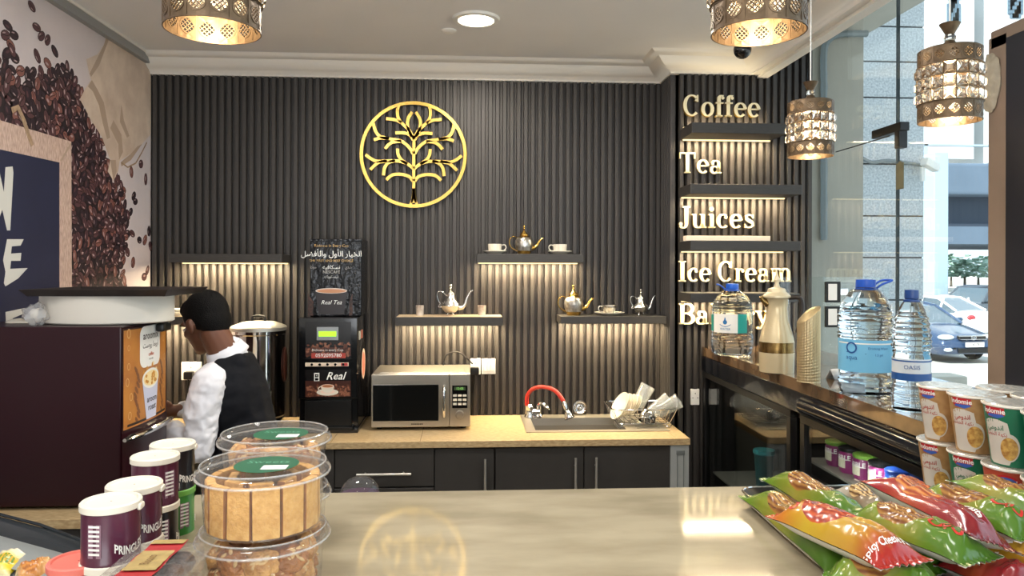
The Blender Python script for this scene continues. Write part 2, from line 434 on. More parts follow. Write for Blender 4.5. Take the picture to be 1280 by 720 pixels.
# fittings on the glass
fy = P(1128, 160, X=GX); 
t = thing('glass_patch_fitting', 'black metal clamp fitting high on the window glass', 'fitting', (GX-.01, 2.90, fy.z-.07))
mb = MB(); mb.b2((-.018, -.055, -.05), (.018, -.02, .05), bev=.004); mb.build('clamp', m_black, t)
mb = MB(); mb.box((0, .04, .035), (.04, .21, .035), 0, rotx(-.0), bev=.004); mb.build('arm', m_black, t)
t.location.z = P(1145, 162, X=GX).z-.01
a = P(1045, 190, X=GX-.02); b = P(1112, 170, X=GX-.02)
mb = MB(); mb.tube([a, b], .0025, 6); tag(mb.build('tension_wire', m_black), 'thin dark wire running across the window glass', 'wire')
c = P(1125, 220, X=GX-.01)
mb = MB(); mb.box((c.x, c.y, c.z), (.004, .05, .105), bev=.001); mb.ell((c.x, c.y, c.z+.04), (.003, .02, .02)); tag(mb.build('tape_strip', mat('khaki_tape', '6d6a52', .7, var=.2)), 'short strip of khaki tape stuck on the window', 'tape')
# crumpled tape on the post
def crumple(name, c, sx, sy, sz, m, seed):
    mb = MB()
    def fn(u, v):
        a = 2*PI*u; t = -PI/2+PI*v
        p = Vector((math.cos(t)*math.cos(a), math.cos(t)*math.sin(a), math.sin(t)))
        k = 1+.35*noise.noise(p*2.3+Vector((seed, 0, 0)))
        return (c[0]+p.x*sx*k, c[1]+p.y*sy*k, c[2]+p.z*sz*k)
    mb.grid(fn, 24, 14, cu=True); return mb.build(name, m, ang=60)
q = P(1248, 103, X=GX-.02)
o = crumple('masking_tape', (q.x-.03, q.y-.01, q.z), .02, .045, .085, mat('beige_tape', 'a99f8c', .7, var=.2, scale=40, bump=.4), 3)
tag(o, 'crumpled beige tape bunched on the brown window post', 'tape')

# recessed ceiling lamp, small detector, camera dome
q = P(595, 23, Z=CEIL)
t = thing('downlight', 'round white recessed ceiling lamp with glowing disc', 'ceiling lamp', (q.x, q.y, CEIL))
mb = MB(); mb.lathe([(.075, -.001), (.078, -.012), (.098, -.010), (.102, 0.001)], 40); mb.build('trim_ring', m_white, t)
mb = MB(); mb.lathe([(.0005, -.006), (.077, -.006)], 32); mb.build('diffuser', emit('lamp_glow', 'fff0d0', 7), t)
dl = area('downlight_beam', (q.x, q.y, CEIL-.02), .14, .14, 16, (1, .9, .76)); 
q = P(561, 38, Z=CEIL)
mb = MB(); mb.lathe([(.0005, -.012), (.02, -.012), (.034, -.004), (.036, 0.001)], 24, M=tr(q.x, q.y, CEIL)); tag(mb.build('smoke_detector', m_white), 'small flat white ceiling disc next to recessed lamp', 'detector')
q = P(928, 48, Z=CEIL); q = Vector((P(928, 66, Y=3.3).x, 3.3, CEIL))
t = thing('dome_camera', 'small dark glass dome camera under the ceiling', 'security camera', q)
mb = MB(); mb.lathe([(.0005, -.055), (.034, -.05), (.036, .0)], 28); mb.build('mount', mat('camera_grey', '3f3c3a', .5), t)
mb = MB(); mb.ell((0, 0, -.075), (.04, .04, .042), n=24, m=14); mb.build('dome', m_gloss, t)

# ------------------------------------------------------------------ mural on the left wall
MXm = LX+.001
def wl(u, v, off=0.0): return P(u, v, X=MXm+off)
def wyz(u, v): q = P(u, v, X=MXm); return (q.y, q.z)
def inside(p, poly):
    c = False; j = len(poly)-1
    for i in range(len(poly)):
        a, b = poly[i], poly[j]
        if (a[1] > p[1]) != (b[1] > p[1]) and p[0] < (b[0]-a[0])*(p[1]-a[1])/(b[1]-a[1])+a[0]: c = not c
        j = i
    return c
pal = [mat('print_paper', 'c6bbbb', .6, var=.06, scale=4), mat('print_bean_dark', '32242a', .5), mat('print_bean_mid', '55383a', .5), mat('print_bean_red', '7c5048', .5), mat('print_bean_crease', '1a0f0e', .5), mat('print_bean_light', 'a08a88', .5),
       mat('print_sack', 'cdbaa8', .6, scale=9, col2='baa594'), mat('print_sack_fold', 'a8927f', .6), mat('print_wood', 'cdb2a3', .6, col2='a48a7c', scale=20, stretch=(1, 12, 2)), mat('print_navy', '23263f', .6, var=.15, scale=5), mat('print_letter', 'c9c6bd', .6), mat('print_shadow', '2a1f22', .6), mat('print_rope', 'a98d70', .6, var=.3, scale=80)]
mu = MB(); mu.b2((MXm, .9, 0.9), (MXm+.004, BW-.02, 2.652), 0)
X0 = MXm+.004
def onw(off): return lambda y, z: (X0+off, y, z)
def pxpoly(pts, off, mi): mu.flat([wyz(u, v) for u, v in pts], mi, onw(off))
heap = [wyz(u, v) for u, v in [(-60, 40), (0, 68), (14, 62), (30, 92), (62, 88), (84, 80), (98, 108), (118, 150), (135, 205), (150, 225), (160, 262), (158, 300), (152, 340), (160, 375), (150, 430), (60, 440), (-60, 440)]]
heap_s = [wyz(u, v) for u, v in [(-60, 70), (0, 92), (30, 108), (62, 100), (80, 96), (92, 120), (112, 160), (130, 215), (146, 240), (154, 270), (150, 300), (146, 340), (152, 375), (145, 430), (60, 440), (-60, 440)]]
mu.flat(heap_s, 11, onw(.0004))
sack = [wyz(u, v) for u, v in [(131, 46), (160, 62), (187, 80), (187, 168), (176, 180), (162, 192), (148, 201), (146, 214), (140, 226), (133, 214), (136, 200), (126, 172), (112, 150), (98, 124), (104, 112), (112, 100), (108, 84), (106, 74), (120, 68), (128, 56)]]
frame_o = [wyz(u, v) for u, v in [(-70, 130), (87, 177), (88, 440), (-70, 440)]]
def bean(y, z, a, L, W, mi, lay):
    ca, sa = math.cos(a), math.sin(a)
    def pt(u, v): return (y+u*ca-v*sa, z+u*sa+v*ca)
    off = .0006+lay*.00002
    e = [pt(L*math.cos(2*PI*k/14), W*math.sin(2*PI*k/14)) for k in range(14)]
    mu.flat([pt(L*1.12*math.cos(2*PI*k/12), W*1.15*math.sin(2*PI*k/12)) for k in range(12)], 4, onw(off))
    mu.flat(e, mi, onw(off+.000006))
    s = rnd.choice((-1, 1))
    if rnd.random() < .6:
        cr = [pt(L*.85*(k/6*2-1), W*(.1+.16*math.sin(k/6*2*PI))) for k in range(7)]+[pt(L*.85*(k/6*2-1), W*(-.06+.16*math.sin(k/6*2*PI))) for k in range(6, -1, -1)]
        mu.flat(cr, 4, onw(off+.000012))
        mu.flat([pt(L*(-.2+.4*math.cos(2*PI*k/8)), W*(.55+.16*math.sin(2*PI*k/8))) for k in range(8)], 5, onw(off+.000012))
    else:
        mu.flat([pt(L*(.1+.45*math.cos(2*PI*k/8)), W*(.25+.28*math.sin(2*PI*k/8))) for k in range(8)], 5 if mi != 1 else 2, onw(off+.000012))
pts = []; tries = 0
ys = [p[0] for p in heap]; zs = [p[1] for p in heap]
while tries < 9000 and len(pts) < 1150:
    tries += 1
    y = rnd.uniform(2.3, 3.9); z = rnd.uniform(1.2, 2.62)
    if not inside((y, z), heap) or inside((y, z), frame_o) or inside((y, z), sack): continue
    if any((y-a)**2+(z-b)**2 < .019**2*1.6 for a, b in pts): continue
    pts.append((y, z))
for u, v in [(38, 8), (44, 34), (50, 45), (58, 50), (67, 64), (45, 70), (58, 79), (8, 32), (16, 44), (5, 44), (12, 57), (163, 215), (175, 205), (181, 224), (166, 245), (168, 252), (162, 265), (173, 300), (180, 300), (185, 289), (158, 315), (165, 328), (179, 346), (183, 338), (187, 308), (164, 292)]:
    pts.append(wyz(u, v))
for i, (y, z) in enumerate(pts):
    bean(y, z, rnd.uniform(0, PI), rnd.uniform(.023, .029), rnd.uniform(.014, .019), rnd.choice((1, 1, 2, 2, 2, 3)), i % 40)
mu.flat(sack, 6, onw(.002))
for pl in ([(128, 56), (131, 46), (134, 50), (122, 82), (112, 96), (110, 92)], [(113, 100), (120, 112), (128, 128), (132, 150), (136, 172), (132, 174), (126, 152), (122, 132), (114, 114), (108, 108)], [(140, 150), (150, 168), (152, 190), (147, 200), (146, 180), (136, 160)], [(176, 180), (162, 200), (150, 208), (149, 203), (162, 192), (170, 183)], [(136, 200), (140, 226), (144, 214), (143, 200)], [(150, 130), (153, 150), (160, 170), (157, 172), (148, 152)]):
    pxpoly(pl, .0024, 7)
mu.ribbon([(y, z) for y, z in [wyz(u, v) for u, v in [(150, 203), (158, 209), (168, 204), (176, 190), (182, 178)]]], .007, 0, .0006, 12, Matrix(((0, 0, 1, X0+.002), (1, 0, 0, 0), (0, 1, 0, 0), (0, 0, 0, 1))))
pxpoly([(-70, 130), (87, 177), (88, 440), (-70, 440)], .0028, 8)
pxpoly([(-70, 172), (72, 203), (72, 440), (-70, 440)], .0032, 9)
pxpoly([(73, 200), (86, 178), (87, 181), (74, 203)], .0031, 7)
mu.ribbon([wyz(u, v) for u, v in [(12, 138), (20, 134), (27, 150), (32, 165), (38, 182)]], .022, 0, .0006, 12, Matrix(((0, 0, 1, X0+.003), (1, 0, 0, 0), (0, 1, 0, 0), (0, 0, 0, 1))))
for pl in ([(-14, 214), (-4, 212), (2, 240), (4, 209), (13, 208), (14, 216), (10, 288), (6, 288), (0, 262), (-8, 285), (-14, 285)],
           [(6, 299), (27, 299), (23, 307), (12, 308), (11, 317), (24, 316), (23, 326), (11, 326), (10, 336), (32, 335), (20, 348), (4, 358), (2, 354), (4, 340), (1, 325)],
           [(4, 390), (28, 385), (27, 392), (13, 398), (12, 412), (5, 412)], [(13, 402), (24, 400), (23, 406), (13, 408)], [(35, 387), (57, 382), (55, 390), (43, 395), (42, 412), (35, 412)], [(-24, 390), (-4, 386), (-3, 393), (-16, 398), (-16, 412), (-24, 412)]):
    pxpoly(pl, .0036, 10)
tag(mu.build('wall_mural', pal, flat=True), 'printed wall panel showing coffee beans, a sack and navy chalkboard lettering', 'mural')

# ------------------------------------------------------------------ gold tree emblem
ec = P(517, 193.5, Y=BW-.03); k = 3.9/F/4
em = MB(); Me = Matrix(((1, 0, 0, ec.x), (0, 0, -1, ec.y), (0, 1, 0, ec.z), (0, 0, 0, 1)))
def es(p): return ((p[0]-467)*k, (373-p[1])*k)
def st(pts, w, n=6):
    for mir in (0, 1):
        q = [Vector(((938-x if mir else x), y)) for x, y in pts]
        q = smooth([(a.x, a.y, 0) for a in q], n); q = [es((a.x, a.y)) for a in q]
        em.ribbon(q, w*k, 0, .012, 0, Me)
R = 255*k; em.ribbon([(R*math.cos(2*PI*i/96), R*math.sin(2*PI*i/96)) for i in range(97)], 16*k, 0, .014, 0, Me)
em.ribbon([es((469, 612)), es((469, 560)), es((469, 480)), es((469, 300)), es((469, 280))], [30*k, 15*k, 14*k, 14*k, 10*k], 0, .012, 0, Me)
st([(452, 622), (464, 590), (468, 540)], 12)
st([(473, 505), (490, 484), (520, 473), (560, 472), (585, 482), (603, 500)], 15)
st([(472, 442), (500, 420), (540, 407), (600, 406), (650, 408), (682, 394), (705, 376)], 15); st([(600, 406), (640, 414), (662, 430), (682, 450)], 15)
st([(560, 404), (592, 415), (612, 440), (618, 478)], 15); st([(500, 420), (530, 400), (546, 375), (549, 345)], 15)
st([(472, 370), (495, 335), (535, 306), (590, 297), (635, 285), (658, 258), (668, 218)], 15); st([(590, 297), (630, 293), (665, 303)], 15); st([(530, 308), (580, 316), (610, 346)], 15)
st([(472, 300), (490, 276), (520, 267), (560, 268)], 15); st([(470, 290), (495, 250), (525, 222), (545, 195), (550, 160), (542, 128)], 15)
st([(530, 216), (565, 202), (605, 198)], 15); st([(478, 285), (498, 245), (499, 200), (478, 163)], 15)
tag(em.build('wall_emblem', m_gold, flat=True), 'large gold tree in a ring mounted on fluted wall', 'emblem')

# ------------------------------------------------------------------ shelves with led strips
m_shelf = mat('dark_shelf_board', '3b3835', .5, var=.2, scale=25, stretch=(1, 6, 6)); m_stop = mat('shelf_top_beige', 'b8a184', .5, var=.1)
WARM = (1, .80, .50)
def shelf(u0, u1, v0, v1, label, wally, depth=.2, top=None, power=2.0, uplight=0, cat='shelf'):
    yf = wally-depth
    a = P(u0, v0, Y=yf); b = P(u1, v1, Y=yf); L = b.x-a.x; h = a.z-P(u0, v1, Y=yf).z
    t = thing('wall_shelf', label, cat, (a.x, wally, a.z-h))
    mb = MB(); mb.b2((0, -depth, 0), (L, -.016, h), bev=.002, seg=1); mb.build('board', m_shelf, t)
    if top: mb = MB(); mb.b2((.005, -depth+.005, h), (L-.005, -.02, h+.002)); mb.build('top_sheet', top, t)
    mb = MB(); mb.b2((.01, -.045, -.006), (L-.01, -.03, -.0005)); mb.build('light_strip', m_led, t)
    l = area('shelf_strip_light', (a.x+L/2, wally-.085, a.z-h-.009), L-.03, .02, power*L*6.8, WARM, (0, .12, -1))
    if uplight:
        mb = MB(); mb.b2((.01, -.05, h+.0005), (L-.05, -.035, h+.008)); mb.build('light_strip', m_led, t)
        area('shelf_strip_light', (a.x+L/2, wally-.045, a.z+.014), L-.06, .012, uplight*L, WARM, (0, .4, 1))
    return t, a.z, a.x, b.x
s1 = shelf(210, 352.5, 317, 328, 'dark wall shelf with nothing on it above the man', BW)
s2 = shelf(494, 628.5, 396.5, 407.5, 'wall shelf with silver teapot and two small cups above the microwave', BW, top=m_stop)
s3 = shelf(596, 730, 317, 328, 'topmost dark wall shelf with gold teapot between two white cups', BW)
s4 = shelf(701, 833, 395.5, 405, 'wall shelf above the sink with gold and silver teapots', BW)
s5 = shelf(150, 246, 396, 406, 'short wall shelf level with the man\'s head beside the mural', BW, top=m_stop)
p1 = shelf(865, 984, 152.5, 166, 'top shelf of the sign pillar directly under the word Coffee', PF, depth=.22, power=1.5, uplight=2.0)
p2 = shelf(863, 1003, 229.5, 242, 'sign pillar shelf directly under the word Tea', PF, depth=.22, power=1.5)
p3 = shelf(863, 1001, 300.5, 313, 'sign pillar shelf with white batten directly under the word Juices', PF, depth=.22, power=1.5)
p4 = shelf(863, 1000, 366.5, 378, 'lowest sign pillar shelf under the words Ice Cream', PF, depth=.22, power=1.5)
mb = MB(); q = p3; mb.b2((q[2]+.0, PF-.15, q[1]+.0005), (q[3]-.12, PF-.10, q[1]+.026), bev=.002); tag(mb.build('light_batten', emit('cream_batten', 'e8d3b8', .25)), 'slim cream light batten lying on the pillar shelf under Juices', 'light fitting')

# ------------------------------------------------------------------ slab-serif lettering
TK = .17; TN = .065
def gl_arc(cx, cy, rx, ry, a0, a1, tk=TK, tn=TN, n=26):
    pts = []; ws = []
    for i in range(n+1):
        a = math.radians(a0+(a1-a0)*i/n); pts.append((cx+rx*math.cos(a), cy+ry*math.sin(a))); ws.append(tn+(tk-tn)*abs(math.cos(a))**1.3)
    return ('s', pts, ws)
def ln(x0, y0, x1, y1, w=TK): return ('s', [(x0, y0), (x1, y1)], [w, w])
def sf(x0, x1, y): return ('s', [(x0, y), (x1, y)], [TN, TN])
def dot(x, y, r): return ('d', x, y, r)
h = TN/2
GL = {
 'C': (.84, [gl_arc(.42, .5, .32, .46, 48, 315), ln(.69, .66, .69, .98, .07), dot(.62, .74, .055)]),
 'o': (.66, [gl_arc(.32, .33, .22, .30, 0, 360)]),
 'f': (.44, [ln(.19, 0, .19, .82), gl_arc(.31, .82, .12, .14, 180, 50, TK, TN), dot(.37, .86, .075), sf(.03, .40, .63), sf(.04, .36, h)]),
 'e': (.64, [gl_arc(.32, .33, .22, .30, 5, 318), sf(.12, .55, .36)]),
 'T': (.86, [ln(.42, 0, .42, .97, .18), sf(.04, .80, .96), ln(.065, .70, .065, .97, .06), ln(.775, .70, .775, .97, .06), sf(.26, .58, h)]),
 'a': (.66, [ln(.44, .06, .44, .46, .15), gl_arc(.29, .46, .16, .15, 0, 165, .15), dot(.16, .47, .065), gl_arc(.26, .18, .17, .16, 0, 360, .15), ('s', [(.44, .12), (.50, .03), (.60, .05)], [.1, .06, .05])]),
 'J': (.60, [ln(.38, .2, .38, .98), gl_arc(.24, .2, .14, .2, 0, -150, TK), dot(.13, .18, .085), sf(.2, .56, 1-h)]),
 'u': (.76, [ln(.17, .18, .17, .63), ln(.54, .0, .54, .63), gl_arc(.35, .2, .18, .18, 180, 350, TK), sf(.03, .2, .62), sf(.40, .56, .62), sf(.54, .70, h)]),
 'i': (.38, [ln(.19, 0, .19, .63), sf(.04, .2, .62), sf(.03, .35, h), dot(.18, .87, .10)]),
 'c': (.60, [gl_arc(.32, .33, .22, .30, 50, 318), dot(.45, .50, .075)]),
 's': (.56, [('s', [(.44, .5), (.38, .6), (.26, .63), (.14, .55), (.16, .43), (.28, .35), (.42, .26), (.45, .14), (.34, .04), (.18, .05), (.1, .16)], [.06, .07, .07, .11, .15, .17, .15, .11, .07, .07, .06]), ln(.46, .46, .46, .64, .05), ln(.09, .02, .09, .2, .05)]),
 'I': (.46, [ln(.22, 0, .22, 1, .19), sf(.04, .40, h), sf(.04, .40, 1-h)]),
 'r': (.54, [ln(.19, 0, .19, .63), sf(.04, .2, .62), sf(.03, .37, h), gl_arc(.36, .42, .14, .19, 165, 60, .1), dot(.44, .53, .08)]),
 'm': (1.12, [ln(.19, 0, .19, .63), ln(.56, 0, .56, .45), ln(.93, 0, .93, .45), gl_arc(.38, .44, .18, .19, 175, 0, TK), gl_arc(.75, .44, .18, .19, 175, 0, TK), sf(.04, .2, .62), sf(.04, .34, h), sf(.42, .70, h), sf(.79, 1.08, h)]),
 'B': (.80, [ln(.2, 0, .2, 1), sf(.04, .42, h), sf(.04, .42, 1-h), sf(.2, .45, .52), gl_arc(.42, .745, .24, .225, 90, -90), gl_arc(.42, .27, .28, .24, 90, -90)]),
 'K': (.90, [ln(.2, 0, .2, 1), sf(.04, .36, h), sf(.04, .36, 1-h), ln(.24, .40, .70, .97, .075), ('s', [(.38, .56), (.72, .02)], [.16, .18]), sf(.56, .86, h), sf(.56, .84, 1-h)]),
 'y': (.68, [ln(.15, .62, .36, .05, .14), ('s', [(.56, .62), (.36, .02), (.26, -.2), (.14, -.22)], [.06, .07, .08, .05]), dot(.14, -.18, .07), sf(.02, .30, .62), sf(.44, .68, .62)]),
}
m_let = [mat('letter_face_cream', 'd6caa6', .4, .1, emis='fff0c0', es=.10), mat('letter_side_brass', 'b08f3c', .3, .8)]  # faces emit faintly, a glow added to brighten the letters
def word(txt, u0, u1, vtop, vbot, label, gap=0):
    yf = PF-.018; a = P(u0, vbot, Y=yf); H = P(u0, vtop, Y=yf).z-a.z
    W = sum(GL[c][0] if c in GL else .28 for c in txt)*H; real = P(u1, vbot, Y=yf).x-a.x; kx = real/W
    t = thing('letter_sign', label, 'lettering', (a.x, yf, a.z)); x = 0
    for c in txt:
        if c == ' ': x += .28*H*kx; continue
        adv, st_ = GL[c]; mb = MB(); Mx = Matrix(((kx*H, 0, 0, x), (0, 0, -1, 0), (0, H, 0, 0), (0, 0, 0, 1)))
        for s_ in st_:
            if s_[0] == 'd': mb.prism([(s_[1]+s_[3]*math.cos(2*PI*i/16), s_[2]+s_[3]*math.sin(2*PI*i/16)) for i in range(16)], .0, .022, 0, Mx)
            else: mb.ribbon(s_[1], s_[2], .0, .022, 0, Mx)
        # front faces cream, sides brass
        zz = min(p[1] for p in mb.v)
        mb.m = [0 if all(mb.v[i][1] < zz+.001 for i in f) else 1 for f in mb.f]
        mb.build('letter', m_let, t, flat=True); x += adv*H*kx
    return t
word('Coffee', 852, 949, 119, 146, 'raised cream word Coffee, topmost sign on the pillar')
word('Tea', 847, 902, 191, 217, 'raised cream word Tea on the lit pillar')
word('Juices', 846, 942, 258, 285, 'raised cream word Juices on the lit pillar')
word('Ice Cream', 846, 988, 326, 352, 'raised cream words Ice Cream on the lit pillar')
word('BaKery', 846, 960, 379, 405, 'raised cream word BaKery partly behind a water bottle')

# wall sockets
def socket(u0, u1, v0, v1, wy, label, kind='socket', plug=False):
    a = P(u0, v1, Y=wy); b = P(u1, v0, Y=wy); t = thing('wall_socket' if kind == 'socket' else 'light_switch', label, kind, ((a.x+b.x)/2, wy, (a.z+b.z)/2)); wx = b.x-a.x; wz = b.z-a.z
    mb = MB(); mb.box((0, 0, 0), (wx, .014, wz), bev=.003); mb.build('face_plate', m_white, t)
    mb = MB()
    if kind == 'socket':
        for dx, dz in ((0, .018), (-.012, -.004), (.012, -.004)): mb.box((dx, -.0075, dz), (.006, .003, .003) if dz < 0 else (.003, .003, .007))
        mb.build('slots', m_black, t)
    else:
        for dx in (-wx*.25, 0, wx*.25): mb.box((dx, -.008, 0), (wx*.22, .005, wz*.6), bev=.001)
        mb.build('rocker', mat('switch_cream', 'd9d5c8', .4), t)
    if plug:
        mb = MB(); mb.box((-.005, -.024, -.02), (.045, .035, .04), bev=.006); mb.tube(smooth([(-.005, -.03, -.03), (-.01, -.035, -.12), (-.02, -.03, -.25)], 5), .004); mb.build('plug', m_black, t)
    return t
socket(588, 601, 448, 468, BW-.021, 'white wall socket beside the microwave with its plug', plug=True)
socket(602, 619.5, 448, 467.5, BW-.021, 'white triple wall switch just past the microwave', 'switch')
socket(227, 252, 452, 475, BW-.021, 'white wall socket with black plug behind the man', plug=True)
socket(863, 874, 486, 506, PF-.021, 'small white wall socket low beside the glass cooler')
# ================================================================== back worktop, units, sink
m_top = mat('tan_worktop', 'c3ab82', .35, col2='a58a63', scale=45, stretch=(1, 3, 3), bump=.02, detail=8)
m_unit = mat('charcoal_cabinet_front', '393633', .45, var=.18, scale=7, bump=.02); m_unitd = mat('charcoal_carcass', '24211f', .5)
YF = P(700, 550, Z=WZ).y; XR = P(864, 549, Z=WZ).x; YK = BW-.02
sx0 = P(661, 541, Z=WZ).x; sx1 = sx0+.66; sy0 = P(700, 540, Z=WZ).y; sy1 = YK-.03
mb = MB()
for lo, hi in (((LX+.005, YF, WZ-.03), (sx0, YK, WZ)), ((sx0, YF, WZ-.03), (sx1, sy0, WZ)), ((sx0, sy1, WZ-.03), (sx1, YK, WZ)), ((sx1, YF, WZ-.03), (XR, YK, WZ))): mb.b2(lo, hi, bev=.0015, seg=1)
for u in (414, 525):
    q = P(u, 552, Z=WZ); mb.b2((q.x-.001, YF+.001, WZ-.001), (q.x+.001, YK-.1, WZ+.0003), 1)
tag(mb.build('worktop', [m_top, mat('joint_dark', '5a4630', .6)]), 'long tan laminate worktop along the fluted back wall', 'worktop')
mb = MB(); mb.b2((LX+.005, 2.36, WZ-.03), (-1.06, YF-.002, WZ), bev=.002); mb.b2((LX+.01, 2.38, .08), (-1.10, YF-.005, WZ-.031), 1)
tag(mb.build('side_worktop', [m_top, m_unitd]), 'tan topped side cupboard under the maroon machine', 'cupboard')
def pull(mb, a, b, n):
    mb.cyl(a, b, .006, n=12)
    for k in (.15, .85):
        p = Vector(a).lerp(Vector(b), k); mb.cyl(p, p-Vector(n)*.028, .004, n=8)
def unit(u0, u1, label, fronts):
    """fronts: (kind, u0, u1, v0, v1, handle)"""
    yf = YF+.02; x0 = P(u0, 560, Y=yf).x; x1 = P(u1, 560, Y=yf).x; t = thing('base_cabinet', label, 'cabinet', ((x0+x1)/2, yf, 0)); cx = (x0+x1)/2
    mb = MB(); mb.b2((x0-cx+.001, .02, .1), (x1-cx-.001, YK-yf-.02, WZ-.032)); mb.b2((x0-cx+.001, .06, 0), (x1-cx-.001, .08, .1)); mb.build('body', m_unitd, t)
    for kind, a, b, z0, z1, hd in fronts:
        xa = P(a, 560, Y=yf).x-cx+.002; xb = P(b, 560, Y=yf).x-cx-.002
        mb = MB(); mb.b2((xa, 0, z0), (xb, .018, z1), bev=.0015, seg=1); d = mb.build(kind, m_unit, t)
        mb = MB()
        if kind == 'drawer':
            c = (xa+xb)/2; pull(mb, (c-.12, -.03, (z0+z1)/2-.02), (c+.12, -.03, (z0+z1)/2-.02), (0, -1, 0))
        else:
            hx = xb-.04 if hd == 'r' else xa+.05; pull(mb, (hx, -.03, .52), (hx, -.03, .78), (0, -1, 0))
        mb.build('handle', m_steel, d)
        if hd == 'lock':
            c = (xa+xb)/2; mb = MB(); mb.lathe([(.0, -.006), (.010, -.006), (.012, 0)], 20, M=tr(c, 0, z1-.04) @ rotx(-PI/2) @ rotx(PI)); mb.build('lock', m_chrome, d)
    return t
unit(300, 418, 'charcoal base cabinet under the coffee machine end', [('door', 300, 418, .1, .825, 'l')])
unit(418, 543, 'charcoal drawer cabinet with silver bar pulls and a lock', [('drawer', 418, 543, .655, .822, 'lock'), ('drawer', 418, 543, .47, .648, ''), ('drawer', 418, 543, .1, .464, '')])
unit(543, 619, 'narrow charcoal cabinet with one door under the microwave', [('door', 543, 618, .1, .822, 'r')])
unit(619, 838, 'wide charcoal two door cabinet under the sink', [('door', 619, 730, .1, .822, 'r'), ('door', 730, 838, .1, .822, 'l')])
x0 = P(838, 560, Y=YF+.01).x
mb = MB(); mb.b2((x0, YF+.008, 0), (XR-.003, YK-.01, WZ-.031), 0, bev=.002); w_ = XR-x0
mb.b2((x0+w_*.33, YF+.003, 0), (x0+w_*.36, YF+.009, WZ-.06), 1); mb.b2((x0+w_*.66, YF+.003, 0), (x0+w_*.69, YF+.009, WZ-.06), 1); mb.b2((x0+w_*.3, YF+.004, WZ-.075), (x0+w_*.74, YF+.009, WZ-.055), 1, bev=.002)
tag(mb.build('end_panel', [mat('pale_aluminium', 'a9adab', .45, .35), mat('aluminium_ridge', '7f8585', .4, .5)]), 'pale grey ridged end panel closing the worktop run', 'panel')

# sink with drainboard
t = thing('kitchen_sink', 'steel inset sink with drainboard in the tan worktop', 'sink', (sx0, sy0, WZ)); W = sx1-sx0; D = sy1-sy0
bx0, bx1, by0, by1 = .035, .47, .025, D-.08
mb = MB(); mb.b2((-.012, -.012, 0), (W+.012, by0, .004)); mb.b2((-.012, by1, 0), (W+.012, D+.012, .004)); mb.b2((-.012, by0, 0), (bx0, by1, .004)); mb.b2((bx1, by0, 0), (bx1+.03, by1, .004)); m_sink = mat('sink_steel', 'b5ae9f', .38, .8); mb.build('rim', m_sink, t)
mb = MB(); z = -.15
vs = [(bx0, by0, .003), (bx1, by0, .003), (bx1, by1, .003), (bx0, by1, .003), (bx0+.02, by0+.02, z), (bx1-.02, by0+.02, z), (bx1-.02, by1-.02, z), (bx0+.02, by1-.02, z)]
mb.add(vs, [(0, 1, 5, 4), (1, 2, 6, 5), (2, 3, 7, 6), (3, 0, 4, 7), (4, 5, 6, 7)]); mb.build('basin', mat('basin_steel', '9a958c', .4, .8), t)
mb = MB(); mb.b2((bx1+.03, by0, -.004), (W+.012, by1, .001))
for i in range(7): mb.b2((bx1+.06, by0+.03+i*.04, .0), (W-.02, by0+.04+i*.04, .004), bev=.001, seg=1)
mb.build('drainboard', m_sink, t)
# tap with red hose
fx = P(662, 520, Y=sy1-.05)
t = thing('kitchen_tap', 'chrome sink tap with arched red hose spout', 'tap', (fx.x, sy1-.06, WZ+.004))
mb = MB(); mb.lathe([(.028, 0), (.028, .008), (.02, .02), (.018, .05), (.02, .055), (.012, .07), (.0, .072)], 20); mb.lathe([(.022, 0), (.022, .01), (.014, .02), (.013, .055), (.015, .06), (.0, .066)], 16, M=tr(.045, 0, 0)); mb.cyl((0, 0, .03), (.05, 0, .03), .016); mb.build('tap_body', m_chrome, t)
mb = MB(); mb.tube(smooth([(.045, 0, .06), (.06, -.01, .075), (.085, -.03, .055), (.1, -.03, .045)], 5), [.008]*11+[.006]*5); mb.build('lever', m_chrome, t)
yl = t.location.y
hp = [P(u, v, Y=yl-k) for u, v, k in [(658.5, 507, 0), (659, 496, 0), (664, 488, .02), (673, 484, .05), (683, 484.5, .08), (693, 488, .11), (700, 495, .14), (705, 503, .16)]]
hp = [p-Vector(t.location) for p in hp]
mb = MB(); mb.tube(smooth([(hp[0].x, 0, .02), hp[0]], 2), .008); mb.build('riser', m_chrome, t)
mb = MB(); mb.tube(smooth(hp, 6), .0105, 14); mb.build('red_hose', mat('red_hose', 'a9281f', .4), t)
e = hp[-1]; e2 = P(712, 523, Y=yl-.19)-Vector(t.location); e2 = Vector(e2); L = (e2-e).length
mb = MB(); mb.lathe([(.0105, -.005), (.012, .0), (.012, L*.45), (.010, L*.5), (.014, L*.6), (.026, L*.97), (.026, L), (.0, L-.004)], 24, M=frame(e, e2)); mb.build('spray_head', m_chrome, t)
# strainer plug leaning on the wall
q = P(724, 509, Y=YK-.012)
mb = MB(); mb.lathe([(.0, .010), (.008, .012), (.010, .006), (.016, .004), (.026, .006), (.030, .010), (.036, .010), (.037, .004), (.03, -.002), (0, -.002)], 28, M=tr(q.x, YK-.03, WZ+.038+.004) @ rotx(math.radians(80)))
tag(mb.build('sink_strainer', m_chrome), 'round steel sink strainer leaning on the fluted wall', 'strainer')

